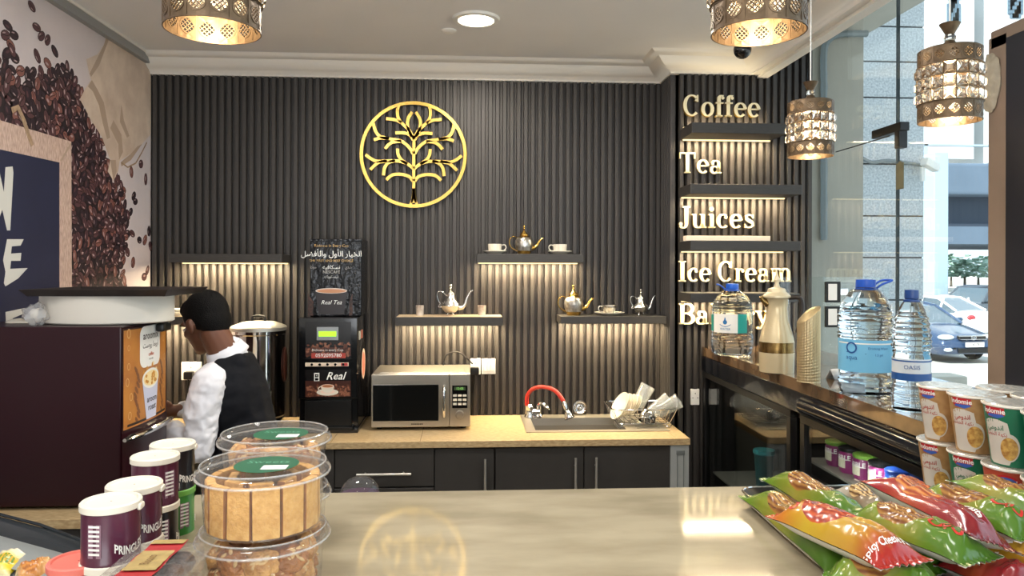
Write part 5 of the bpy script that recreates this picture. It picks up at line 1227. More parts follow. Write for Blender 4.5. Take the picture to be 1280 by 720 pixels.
# waistcoat
vs_ = MB(); vs_.ell(tuple(chest+Vector((.012, 0, -.02))), (.128, .160, .19)); vs_.cap(chest+Vector((.010, 0, 0)), hip+Vector((.006, 0, -.02)), .134, .142); vs_.ell(tuple(hip+Vector((.005, 0, .02))), (.14, .165, .12))
vs_.ell(tuple(chest+Vector((.01, .0, .09))), (.092, .122, .075))
for s in (-1, 1): vs_.cap(Vector(nb)+Vector((.03, s*.055, -.012)), chest+Vector((.0, s*.10, .04)), .040, .055); vs_.cap(Vector(nb)+Vector((.0, s*.075, -.022)), chest+Vector((-.06, s*.07, -.02)), .034, .05)
vs_.cap(Vector(nb)+Vector((.05, -.05, -.02)), Vector(nb)+Vector((.05, .05, -.02)), .05, .05)
voxel('waistcoat', vs_, m_vest, man, .007, 5, folds=.0025)
tz = MB(); tz.ell(tuple(hip+Vector((0, 0, -.03))), (.135, .162, .1))
for s in (-1, 1):
    h_ = hip+Vector((0, s*.08, -.03)); kn = Vector(L(-.90, 3.02+s*.10, .46)); an = Vector(L(-.86, 3.02+s*.10, .10)); tz.cap(h_, kn, .098, .075); tz.cap(kn, an, .073, .06)
voxel('trousers', tz, m_trou, man, .01, 4)
so_ = MB()
for s in (-1, 1): an = Vector(L(-.86, 3.02+s*.10, .08)); so_.cap(an+Vector((.02, 0, -.038)), an+Vector((-.17, 0, -.045)), .043, .036); so_.box(tuple(an+Vector((-.07, 0, -.073))), (.25, .085, .014), bev=.005)
voxel('shoes', so_, m_gloss, man, .008, 3)
# brass rimmed jug he pours from
hp_ = wr[1]+Vector((mx, my, 0))+Vector((-.08, -.06, -.045))
t = thing('milk_jug', 'small steel and brass jug in the man\'s hands', 'jug', (hp_.x, hp_.y, hp_.z-.055))
mb = MB(); mb.lathe([(.001, 0), (.036, 0), (.042, .01), (.045, .05), (.036, .085), (.038, .10), (.041, .105), (.036, .10), (.033, .085), (.001, .01)], 28); mb.build('body', m_chrome, t)
mb = MB(); mb.lathe([(.041, .100), (.046, .104), (.046, .112), (.040, .110)], 28); mb.build('rim', m_pgold, t)
mb = MB(); mb.tube(smooth([(.0, -.042, .09), (0, -.07, .08), (0, -.068, .04), (0, -.044, .03)], 5), .005); mb.build('handle', m_chrome, t)

# ================================================================== front counter
m_fc = mat('polished_cream_marble', 'b0a58c', .07, col2='998e76', scale=5, stretch=(1, 2.6, 1), detail=9, coat=.5)
FY = P(640, 612, Z=FZ).y
mb = MB(); mb.b2((-.56, .25, FZ-.035), (1.128, FY, FZ), 0, bev=.003); mb.b2((-.55, .30, 0), (1.12, FY-.03, FZ-.036), 1); mb.b2((-.55, FY-.03, .9), (1.12, FY+.2, .92), 1); mb.b2((-.56, FY, FZ-.034), (1.128, FY+.0015, FZ-.003), 2)
tag(mb.build('service_counter', [m_fc, mat('counter_body', '5a5348', .5), mat('brass_trim_edge', 'b08e4a', .3, .8, var=.6, scale=120)]), 'polished cream marble service counter in front', 'counter')
q = P(450, 600, Y=FY+.12)
t = thing('dome_lid_cup', 'clear dome lid of a cup peeking over the back edge of counter', 'cup', (q.x, FY+.12, .92)); rr0 = .044
mb = MB(); mb.lathe([(.001, 0), (.03, 0), (rr0, q.z-.92-.03)], 28); mb.build('cup_body', mat('purple_cup', '6a4a66', .35), t)
mb = MB(); mb.lathe([(rr0*math.cos(a), q.z-.92-.03+.038*math.sin(a)) for a in [PI/2*k/8 for k in range(9)]], 28); mb.build('dome_lid', m_tubglass, t)

# ---- snack tray
tx0 = P(927, 622, Z=FZ+.01).x; ty1 = P(1000, 607, Z=FZ+.02).y-.01; ty0 = 1.0; tx1 = .935
t = thing('snack_tray', 'black serving tray with silver rim full of snack packets', 'tray', ((tx0+tx1)/2, (ty0+ty1)/2, FZ)); hx, hy = (tx1-tx0)/2, (ty1-ty0)/2
def rrect(hx, hy, r, z, n=5): return [(sx*(hx-r)+r*math.cos(math.radians(a0+90*k/n)), sy*(hy-r)+r*math.sin(math.radians(a0+90*k/n)), z) for sx, sy, a0 in ((1, 1, 0), (-1, 1, 90), (-1, -1, 180), (1, -1, 270)) for k in range(n+1)]
mb = MB(); rings = [rrect(hx-.03, hy-.03, .02, 0), rrect(hx-.028, hy-.028, .02, .001), rrect(hx-.004, hy-.004, .035, .02), rrect(hx, hy, .035, .022), rrect(hx-.006, hy-.006, .033, .022), rrect(hx-.03, hy-.03, .02, .004)]
vs = sum(rings, []); k = len(rings[0]); fs = [(j*k+i, j*k+(i+1) % k, (j+1)*k+(i+1) % k, (j+1)*k+i) for j in range(5) for i in range(k)]+[tuple(range(k-1, -1, -1)), tuple(5*k+i for i in range(k))]
mb.add(vs, fs); mb.build('tray_body', mat('tray_black', '121110', .3), t)
mb = MB(); mb.tube(rrect(hx-.002, hy-.002, .035, .022), .0022, 6, closed=True); mb.build('rim', m_chrome, t)

# ---- snack packets
def bagmat(name, cols, alongpos, foodcol, food2, rough=.22):
    """foil print: bands of colour along the packet and a printed bun; coordinates follow the packet itself"""
    m = bpy.data.materials.new(name); m.use_nodes = True; nt = m.node_tree; b = nt.nodes['Principled BSDF']; b.inputs['Roughness'].default_value = rough; b.inputs['Coat Weight'].default_value = .3; b.inputs['Coat Roughness'].default_value = .12
    uv = nt.nodes.new('ShaderNodeUVMap'); sp = nt.nodes.new('ShaderNodeSeparateXYZ'); nt.links.new(uv.outputs[0], sp.inputs[0])
    n = nt.nodes.new('ShaderNodeTexNoise'); n.inputs['Scale'].default_value = 5; nt.links.new(uv.outputs[0], n.inputs['Vector'])
    ma = nt.nodes.new('ShaderNodeMath'); ma.operation = 'MULTIPLY_ADD'; ma.inputs[1].default_value = .14; nt.links.new(n.outputs['Fac'], ma.inputs[0]); nt.links.new(sp.outputs[0], ma.inputs[2])
    m2 = nt.nodes.new('ShaderNodeMath'); m2.operation = 'SUBTRACT'; m2.inputs[1].default_value = .07; nt.links.new(ma.outputs[0], m2.inputs[0])
    rp = nt.nodes.new('ShaderNodeValToRGB'); nt.links.new(m2.outputs[0], rp.inputs[0])
    while len(rp.color_ramp.elements) < len(cols): rp.color_ramp.elements.new(.5)
    for e, c, p in zip(rp.color_ramp.elements, cols, alongpos): e.color = lin(c); e.position = p
    # printed food: an ellipse in packet coordinates with wavy layers
    def ell(cx, cy, rx, ry):
        mp = nt.nodes.new('ShaderNodeMapping'); mp.vector_type = 'POINT'; mp.inputs['Location'].default_value = (-cx/rx, -cy/ry, 0); mp.inputs['Scale'].default_value = (1/rx, 1/ry, 0); nt.links.new(uv.outputs[0], mp.inputs[0])
        ln_ = nt.nodes.new('ShaderNodeVectorMath'); ln_.operation = 'LENGTH'; nt.links.new(mp.outputs[0], ln_.inputs[0])
        lt = nt.nodes.new('ShaderNodeMath'); lt.operation = 'LESS_THAN'; lt.inputs[1].default_value = 1; nt.links.new(ln_.outputs['Value'], lt.inputs[0]); return lt
    wv = nt.nodes.new('ShaderNodeTexWave'); wv.bands_direction = 'Y'; wv.inputs['Scale'].default_value = 3.2; wv.inputs['Distortion'].default_value = 3; wv.inputs['Detail'].default_value = 2; nt.links.new(uv.outputs[0], wv.inputs[0])
    r2 = nt.nodes.new('ShaderNodeValToRGB'); r2.color_ramp.elements[0].color = lin(food2); r2.color_ramp.elements[1].color = lin(foodcol); nt.links.new(wv.outputs['Fac'], r2.inputs[0])
    mx = nt.nodes.new('ShaderNodeMix'); mx.data_type = 'RGBA'; e1 = ell(.40, .5, .20, .36); nt.links.new(e1.outputs[0], mx.inputs[0]); nt.links.new(rp.outputs[0], mx.inputs[6]); nt.links.new(r2.outputs[0], mx.inputs[7])
    nt.links.new(mx.outputs[2], b.inputs['Base Color'])
    return m
GR = bagmat('packet_green', ['46701c', '657f24', '8a8430', '4d711f', '3c611b'], [.0, .15, .42, .72, 1], '9c7034', '6a3a1c')
YR = bagmat('packet_yellow_red', ['a8341c', 'b87424', 'b89a2c', 'b08428', '9a241c'], [.0, .14, .35, .72, .9], 'b8512c', '8a2a1a')
RD = bagmat('packet_red', ['84181c', '8e1e24', 'a04428', '841a20', '64141a'], [.0, .2, .45, .7, 1], 'c9803c', '8c3420')
BR = bagmat('packet_brown_silver', ['8f8578', 'b9b2a4', '6b5138', 'a0937f', '5e4a38'], [.0, .2, .45, .7, 1], 'd0b07a', '5a3a20', .15)
OR = bagmat('packet_orange', ['d8692c', 'e09a44', 'd9b350', 'd46a2c', 'c04a24'], [.0, .2, .45, .7, 1], 'b9683a', '8f3a20')
m_back = mat('packet_back_white', 'c9c4b8', .3, coat=.3); m_ink = [m_white, mat('ink_red', 'b8261f', .35), mat('packet_maroon', '5a1a20', .35)]
def packet(p0, p1, wd, m, label, roll=0, thick=.032, txt=None, txtm=0, seed=1, tpos=.80, tsize=.02, second=None, flip=0, arabic=None):
    p0 = Vector(p0); p1 = Vector(p1); Ln = (p1-p0).length; x = (p1-p0)/Ln; zz = Vector((0, 0, 1)); y = zz.cross(x).normalized(); z = x.cross(y)
    Mt = Matrix((x, y, z)).transposed().to_4x4() @ rotx(roll); c = (p0+p1)/2
    t = thing('snack_packet', label, 'snack packet', c); t.rotation_euler = Mt.to_euler(); t['group'] = 'snack packets on the black tray'
    def shape(u, v, top):
        # u along 0..1, v across -1..1
        e = min(u, 1-u); f = min(max((e-.045)/.20, 0), 1); f = math.sin(f*PI/2)**.8; w_ = wd/2*(1-.14*f*(1-e)); prof = max(1-abs(v)**2.4, 0)**.7
        hgt = thick*f*prof*(1 if top else .55)
        wr_ = noise.noise(Vector((u*9, v*2.6, seed*3.7)))*.0045*f+noise.noise(Vector((u*26, v*2+u*8, seed)))*.0018+(.0016*math.sin(v*26) if e < .05 else 0)
        sq = 1-.05*f
        xx = (u-.5)*Ln*(1-.02*abs(v)*f)+(.0016*math.sin(v*60) if e < .01 else 0)
        return Vector((xx, v*w_*(sq if f > 0 else 1), (hgt+wr_*(prof+.15)) if top else (-hgt-.0012+(wr_ if e < .05 else 0))))
    nu, nv = 64, 26; mb = MB(); o_ = []
    for top in (1, 0):
        mb.grid(lambda u, v, tp=top: tuple(shape(u, (v*2-1)*(-1 if not tp else 1), tp)), nu, nv, 0 if top else 1)
    ob = mb.build('wrapper', [m, m_back], t, ang=60)
    me = ob.data; uvl = me.uv_layers.new(name='UVMap'); co = [v.co for v in me.vertices]
    for lp in me.loops: v = co[lp.vertex_index]; uvl.data[lp.index].uv = (v.x/Ln+.5, v.y/wd+.5)
    mb = MB(); got = False
    def on(xo, yo, turn=0):
        def fn(a, b):
            if turn: a, b = -b, a
            u = xo+a/Ln; v = (yo+b)/(wd/2); s_ = shape(min(max(u, 0), 1), min(max(v, -1), 1), 1); return (s_.x, s_.y, s_.z+.0012)
        return fn
    if txt: mb.text(txt, tsize, on(tpos, 0, flip), txtm, bold=.015); got = True
    if arabic: mb.text(ar(arabic), tsize*1.7, on(tpos, 0, flip), txtm, bold=.02); got = True
    if got: mb.build('printed_name', m_ink, t)
    if second: mb = MB(); mb.text(second[0], second[1], on(*second[2]), second[3], bold=.02); mb.build('printed_slogan', m_ink, t)
    return t
def B(u0, v0, z0, u1, v1, z1): return P(u0, v0, Z=z0), P(u1, v1, Z=z1)
zf = FZ
# lower layer
packet(*B(948, 619, zf+.02, 1075, 722, zf+.025), .085, GR, 'green packet lying lowest along the tray edge by the open counter', seed=1)
packet(*B(1030, 716, zf+.025, 1190, 742, zf+.03), .08, GR, 'green packet crosswise under the yellow one at the near end', seed=2, txt='Nuts', tpos=.3)
packet(*B(1060, 612, zf+.035, 1130, 655, zf+.04), .085, BR, 'brown and silver packet between the green and red ones', seed=3, thick=.024)
packet(*B(1118, 606, zf+.045, 1190, 650, zf+.04), .08, OR, 'orange packet behind the long red packet', seed=9)
packet(*B(1090, 672, zf+.02, 1190, 715, zf+.02), .08, GR, 'green packet under the red and green ones in mid tray', seed=4)
packet(*B(1190, 700, zf+.03, 1300, 745, zf+.03), .085, RD, 'dark red packet with white lettering at the near tray corner', seed=5, arabic='دبل', txtm=0, tpos=.35, tsize=.024)
packet(*B(1205, 668, zf+.05, 1330, 722, zf+.04), .08, YR, 'orange and red packet poking out under the red one', seed=6, tpos=.6, arabic='بيج', txtm=0)
# upper layer
packet(*B(972, 597, zf+.05, 1092, 668, zf+.055), .080, GR, 'green packet with bun picture at the far tray corner', seed=7)
packet(*B(985, 641, zf+.065, 1135, 706, zf+.07), .095, YR, 'yellow and red packet with spicy cheese lettering', seed=8, txt='Spicy Cheese Pasta', txtm=0, tpos=.875, tsize=.0135, flip=1, second=('Crunchy', .020, (.17, 0, 1), 1), thick=.036)
packet(*B(1072, 640, zf+.075, 1232, 702, zf+.07), .085, GR, 'green packet with red lettering in the middle of the tray', seed=10, arabic='دبل', txtm=1, tpos=.74, tsize=.020)
packet(*B(1092, 606, zf+.085, 1252, 684, zf+.085), .08, RD, 'long red packet lying across on top of the heap', seed=11, roll=-.35, second=('Pasta', .016, (.78, 0), 0))
packet(*B(1152, 617, zf+.095, 1300, 672, zf+.085), .085, GR, 'green packet with bun stripes beside the long red packet', seed=12, arabic='دبل', txtm=1, tpos=.76, tsize=.018)
packet(*B(1206, 606, zf+.105, 1340, 662, zf+.10), .08, GR, 'topmost green packet in front of the noodle cups', seed=13, roll=-.3)

# ---- noodle cups
nm = {'tan': mat('cup_tan_print', 'a88254', .4, col2='967044', scale=60), 'green': mat('cup_green_print', '17684a', .4, var=.1, scale=20), 'red': mat('cup_red_print', 'b04a36', .4), 'white': mat('cup_white_print', 'c2bbb0', .4), 'noodle': mat('noodle_print', 'd0a95c', .4, col2='9a6a34', scale=120), 'label': mat('label_red', 'b5242c', .35), 'blue': mat('label_blue2', '3a5aa8', .35), 'foil': mat('foil_lid', 'cfcabf', .25, .6, bump=.3, bscale=50), 'rim': mat('cup_rim_white', 'e3ded4', .4), 'ink': m_white, 'inkred': mat('ink_red2', 'a83226', .4)}
keys = list(nm); nl = [nm[k] for k in keys]; ki = {k: i for i, k in enumerate(keys)}
def noodle(x, y, z, kind, label, turn=0):
    t = thing('noodle_cup', label, 'noodle cup', (x, y, z), turn, 'stacked noodle cups'); R0, R1, H = .034, .048, .113
    mb = MB(); mb.lathe([(.001, .003), (R0*.96, .003), (R0, 0), (R1, H-.004)], 48, ki[kind]); mb.build('cup_body', nl, t)
    mb = MB(); mb.lathe([(R1, H-.006), (R1+.003, H-.004), (R1+.003, H-.001), (R1, H)], 48, ki['rim']); mb.build('rim', nl, t)
    mb = MB(); mb.lathe([(R1+.002, H-.0005), (R1+.0005, H+.0008), (.001, H+.0012)], 40, ki['foil']); mb.build('foil_lid', nl, t)
    mb = MB(); A0 = math.radians(225)
    def sf_(o=.0006): return lambda a, z_: ((R0+(R1-R0)*z_/H+o)*math.cos(A0+a), (R0+(R1-R0)*z_/H+o)*math.sin(A0+a), z_)
    def pt(poly, mi, o):
        mb.conform(poly, sf_(o), ki[mi], .08, 6)
    def el_(ca, cz, ra, rz, mi, o, n=26): pt([(ca+ra*math.cos(2*PI*i/n), cz+rz*math.sin(2*PI*i/n)) for i in range(n)], mi, o)
    pt([(-.95, .008), (-.75, .003), (-.3, .003), (.1, .003), (.25, .02), (.2, .05), (.05, .08), (-.3, .085), (-.7, .085), (-.95, .08)], 'white', .0004)
    if kind != 'red':
        el_(.1, .035, .42, .026, 'white', .0006); el_(.1, .033, .36, .021, 'noodle', .0008)
        pt([(-.85, .094), (-.85, .108), (-.2, .110), (-.05, .108), (-.02, .094), (-.3, .088), (-.7, .088)], 'label', .0006); pt([(-.75, .090), (-.3, .087), (-.05, .092), (-.1, .095), (-.7, .094)], 'blue', .0008)
    else:
        el_(-.3, .088, .45, .014, 'label', .0008); el_(-.3, .088, .38, .010, 'blue', .001); el_(.6, .07, .24, .022, 'noodle', .0008)
    T_ = lambda ca, cz, o=.0012: (lambda x_, y_: sf_(o)(ca+x_/R1, cz+y_))
    mb.text('Indomie', .013 if kind != 'red' else .016, T_(-.45 if kind != 'red' else -.3, .100 if kind != 'red' else .088, .0016), ki['ink'], bold=.02)
    mb.text(ar('اندومي'), .013, T_(-.45, .070), ki['inkred'] if kind != 'green' else ki['green'], bold=.01); mb.text(ar('نكهة الخضار'), .010, T_(-.45, .058), ki['inkred'])
    mb.build('cup_print', nl, t, ang=60)
    return t
xs, x2 = P(1212, 489, Z=FZ+.228).x, P(1212, 489, Z=FZ+.228).x+.103
ysn = [P(1176, 481, Z=FZ+.228).y, P(1212, 490, Z=FZ+.228).y, P(1260, 503, Z=FZ+.228).y, P(1300, 516, Z=FZ+.228).y]
ysn = [ysn[0], ysn[0]-.1, ysn[0]-.2, ysn[0]-.3]
lowk = ['tan', 'green', 'red', 'tan']; upk = ['tan', 'tan', 'green', 'green']
for i in range(4):
    pos = ['farthest stack', 'second stack', 'third stack', 'stack nearest the window post'][i].replace('farthest', 'cup')
    noodle(xs, ysn[i], FZ, lowk[i], f'{lowk[i]} noodle cup at the bottom of the front row {["far end stack", "second stack", "third stack", "near end stack"][i]}', .1*i)
    noodle(xs, ysn[i], FZ+.1145, upk[i], f'{upk[i]} noodle cup on top of the front row {["far end stack", "second stack", "third stack", "near end stack"][i]}', -.12+.15*(i % 2))
for i in range(3):
    for j in range(2):
        noodle(x2-.0, ysn[i]-.04, FZ+.1145*j, ['red', 'tan'][j], f'{["red", "tan"][j]} noodle cup {["under", "on"][j]} the window side row, {["far", "middle", "near"][i]} stack', .3*i)

# ---- round clear tubs with pastries
m_green = mat('green_sticker', '1d5c40', .4)
TR = .0905; TH_ = .094
def round_tub(x, y, z, label):
    t = thing('pastry_tub', label, 'plastic tub', (x, y, z), group='round clear pastry tubs')
    mb = MB(); mb.lathe([(.001, .0015), (TR*.86, .0015), (TR*.9, .004), (TR*.95, .07), (TR*.965, .078), (TR*1.0, .080)], 56); mb.build('tub_body', m_tubglass, t)
    mb = MB(); mb.lathe([(TR*1.01, .074), (TR*1.05, .076), (TR*1.055, .082), (TR*1.03, .086), (TR*1.0, .088), (TR*.985, .0925), (TR*.96, .0935), (TR*.93, .089), (TR*.88, .0885), (.001, .0885)], 64); mb.build('lid', m_tubglass, t)
    mb = MB(); mb.tube([(TR*1.045*math.cos(2*PI*i/64), TR*1.045*math.sin(2*PI*i/64), .079) for i in range(64)], .0016, 6, closed=True); mb.tube([(TR*.975*math.cos(2*PI*i/64), TR*.975*math.sin(2*PI*i/64), .093) for i in range(64)], .0012, 6, closed=True); mb.build('lid_rim', thin_glass('rim_plastic', (.9, .89, .87), 1.6, .08, milk=.22), t)
    return t
def sticker(t, dx, dy, white=True):
    mb = MB(); mb.lathe([(.001, .0893), (.046, .0893)], 36, M=tr(dx, dy, 0)); mb.build('green_sticker', m_green, t)
    mb = MB(); mb.b2((dx-.002, dy-.03, .0896), (dx+.034, dy-.008, .0899)); mb.build('price_label', m_white, t)
    mb = MB(); mb.text('Sweets', .022, lambda x, y: (dx+x, dy+.012+y, .0896)); mb.build('sticker_lettering', mat('sticker_pale', '6aa78a', .4), t)
c1 = P(330, 578, Z=FZ+.186); c2 = P(344, 540, Z=FZ+.186)
ta = round_tub(c1.x, c1.y, FZ, 'clear tub of nutty pastries, bottom of the front pile'); tb = round_tub(c1.x, c1.y, FZ+TH_, 'clear tub of golden rusk sticks, top of the front pile')
tc_ = round_tub(c2.x, c2.y, FZ, 'clear tub of pastries at the bottom of the rear pile'); td = round_tub(c2.x, c2.y, FZ+TH_, 'clear tub with green sticker on top of the rear pile')
sticker(tb, .004, .0); sticker(td, .01, 0)
m_rusk = [mat('rusk_gold', 'dcae68', .7, col2='c39048', scale=60, bump=.3, bscale=200), mat('rusk_crust', 'a56c36', .7, var=.3, scale=60)]
m_nut = [mat('pastry_brown', 'b97a42', .45, col2='8a5428', scale=30, bump=.6, bscale=120, coat=.25), mat('pastry_gold', 'd6a462', .5, col2='a87440', scale=50, bump=.5, bscale=150), mat('nut_pale', 'e0bd88', .5, var=.3, scale=60)]
def rusk(seed):
    r_ = random.Random(seed); mb = MB(); w_ = r_.uniform(.033, .0375); d_ = .014
    mb.box((0, 0, .036), (d_, w_, .070), 0, bev=.003); bb = len(mb.f)
    mb.m = [1 if abs(sum(mb.v[i][1] for i in f)/len(f)) > w_/2-.0012 else 0 for f in mb.f]
    vv = []
    for v in mb.v: q = Vector(v); vv.append(tuple(q+Vector((noise.noise(q*90+Vector((seed, 0, 0))), noise.noise(q*90+Vector((0, seed, 0))), 0))*.0012))
    mb.v = vv; return mb.build('rusk_stick', m_rusk)
prot = [rusk(s) for s in (1, 2, 3)]; used = [False]*3
def place(protos, i, loc, rot, label, cat, group):
    k = i % len(protos)
    if not used_[id(protos)][k]: o = protos[k]; used_[id(protos)][k] = True; o.location = loc; o.rotation_euler = rot; tag(o, label, cat, group)
    else: o = dup(protos[k], loc, rot=rot, label=label, group=group)
    return o
used_ = {id(prot): [False]*3}
zb = FZ+TH_+.0035; n = 13
for i in range(n):
    a = 2*PI*i/n+.18; r_ = TR*.80
    place(prot, i, (c1.x+r_*math.cos(a), c1.y+r_*math.sin(a), zb), (0, 0, a), 'golden rusk stick standing round the wall of upper front tub', 'rusk', 'rusk sticks round the tub wall')
for i in range(7):
    a = 2*PI*i/7+.4; r_ = TR*.48
    place(prot, i, (c1.x+r_*math.cos(a), c1.y+r_*math.sin(a), zb), (0, 0, a+.2), 'golden rusk stick standing in the inner ring of upper front tub', 'rusk', 'rusk sticks of the inner ring')
def pastry(seed):
    mb = MB(); r_ = random.Random(seed)
    def fn(u, v):
        a = 2*PI*u; t_ = -PI/2+PI*v; p = Vector((math.cos(t_)*math.cos(a), math.cos(t_)*math.sin(a), math.sin(t_))); k = 1+.28*noise.noise(p*2.2+Vector((seed, 1, 2)))+.1*noise.noise(p*7+Vector((seed, 1, 2)))
        return (p.x*.026*k, p.y*.019*k, p.z*.012*k)
    mb.grid(fn, 28, 16, 0 if seed % 2 else 1, cu=True)
    for i in range(9):
        a = r_.uniform(0, 2*PI); rr_ = r_.uniform(0, .017); c = (rr_*math.cos(a), rr_*.7*math.sin(a), .009+.002*r_.random()); Mn = tr(*c) @ rotz(r_.uniform(0, 3)) @ rotx(r_.uniform(-.5, .5)); mb.ell((0, 0, 0), (.0055, .003, .0022), 2, 8, 6, Mn)
    return mb.build('nut_pastry', m_nut, ang=70)
pp = [pastry(s) for s in (11, 12, 13, 14)]; used_[id(pp)] = [False]*4
gi = 0
def fill(cx, cy, z0, levels, label, group, rmax=TR*.90):
    global gi
    for lv in range(levels):
        for ring, n in ((.74, 9), (.40, 4), (0, 1)):
            for i in range(n):
                a = 2*PI*i/n+lv*.35+ring; r_ = TR*ring*.93
                tilt = rnd.uniform(-.5, .5) if ring < .6 else rnd.uniform(.7, 1.25)
                e = Matrix.Rotation(a, 3, 'Z') @ Matrix.Rotation(tilt, 3, 'Y') @ Matrix.Rotation(rnd.uniform(1.2, 1.9), 3, 'Z')
                place(pp, gi, (cx+r_*math.cos(a), cy+r_*math.sin(a), z0+.014+lv*.021+rnd.uniform(-.002, .002)), e.to_euler(), label, 'pastry', group); gi += 1
fill(c1.x, c1.y, FZ+.004, 3, 'glazed nut topped pastry in the lower front tub', 'pastries in the lower front tub')
fill(c2.x, c2.y, FZ+.004+TH_, 3, 'glazed pastry in the top tub of the rear pile', 'pastries in the upper rear tub')
fill(c2.x, c2.y, FZ+.004, 2, 'glazed pastry in the bottom tub of the rear pile', 'pastries in the lower rear tub')

# ---- crisp cans
m_can = {'purple': mat('can_purple', '4c1730', .3, coat=.3), 'black': mat('can_black', '15151a', .3, coat=.3), 'red': mat('can_red', 'b52a2a', .3, coat=.3), 'green': mat('can_green', '3b8a3a', .3, coat=.3)}
m_lidw = mat('lid_milky', 'ddd6c6', .35, .0); m_lidr = mat('lid_pink', 'e0776a', .35); m_lidg = mat('lid_green', '6aa84a', .35); m_tx = [m_white, mat('can_small_print', '8b6a78', .5), mat('crisps_orange', 'c98a3c', .4), mat('can_red_word', 'c7303a', .4)]
RC = .0365
def can(x, y, z, col, lidm, label, turn, H=.079):
    t = thing('crisp_can', label, 'crisp can', (x, y, z), 0, 'small cans of stacked crisps'); A0 = turn
    mb = MB(); mb.lathe([(.001, .002), (RC*.97, .002), (RC, 0), (RC, .004), (RC*.985, .006), (RC*.985, H-.008)], 40); mb.build('can_body', m_can[col], t)
    mb = MB(); mb.lathe([(RC*1.0, H-.011), (RC*1.05, H-.010), (RC*1.05, H-.002), (RC*1.0, H), (RC*.9, H), (RC*.86, H-.0025), (.001, H-.0025)], 40); l = mb.build('lid', lidm, t)
    mb = MB(); mb.box((0, 0, 0), (.006, .018, .009), 0, tr((RC*1.04)*math.cos(A0+.55), (RC*1.05)*math.sin(A0+.55), H-.010) @ rotz(A0+.55), bev=.003); mb.build('lid_tab', lidm, t)
    mb = MB(); f = lambda ca, cz, o=.0006: (lambda a, b: ((RC+o)*math.cos(A0+ca+a/RC), (RC+o)*math.sin(A0+ca+a/RC), cz+b))
    mb.text('PRINGLES', .0105, (lambda g: (lambda a, b: g(a*.92, b*1.5+12*a*a)))(f(0, .017, .0012)), 0, bold=.03)
    mb.add([f(-1.3+.35*(i % 2)*2, 0)(0, .026+.0*i) if False else f(0, 0, .0004)(-.054+.018*(i in (1, 2))*1, .012 if i < 2 else .056) for i in range(4)], [(0, 1, 2, 3)], 1)
    for k in range(7): mb.add([f(0, 0, .0006)(a, .016+.006*k+b) for a, b in ((-.053, 0), (-.038, 0), (-.038, .003), (-.053, .003))], [(0, 1, 2, 3)], 0)
    mb.add([f(0, 0, .0004)(a, b) for a, b in ((.026, .006), (.040, .006), (.040, .06), (.030, .05))], [(0, 1, 2, 3)], 2)
    # printed crisp
    c_ = [(.018+.010*math.cos(2*PI*i/16), .05+.006*math.sin(2*PI*i/16)) for i in range(16)]
    mb.build('can_print', m_tx, t)
    return t
zs = FZ+.079
cc = [(P(139, 624, Z=FZ+.158), 'purple', 'purple'), (P(168, 603, Z=FZ+.158), 'purple', 'black'), (P(194, 568, Z=FZ+.158), 'purple', 'black'), (P(216, 553, Z=FZ+.158), 'black', 'green')]
nm_ = ['nearest the pink lidded can', 'second along the row', 'third along the row', 'at the far end of the row']
cx_ = -.500
yy_ = [1.005, 1.09, 1.235, 1.318]; xx_ = [P(139, 624, Z=FZ+.158).x, P(168, 603, Z=FZ+.158).x, P(194, 568, Z=FZ+.158).x, P(216, 553, Z=FZ+.158).x]
for i in range(4):
    can(xx_[i], cc[i][0].y, FZ, cc[i][2], m_lidg if i == 3 else m_lidw, f'{cc[i][2]} crisp can underneath, {["below the first purple can", "below the second purple can", "below the third purple can", "green lidded below the black can"][i]}', .2*i)
    can(xx_[i], cc[i][0].y, zs, cc[i][1], m_lidw, f'{cc[i][1]} crisp can with milky lid on top, {nm_[i]}', [math.radians(q_) for q_ in (333, 336, 400, 340)][i])
q = P(106, 694, Z=FZ+.079); can(q.x-.002, q.y-.012, FZ, 'red', m_lidr, 'red crisp can with pink lid beside the dark glass chest', -.2)

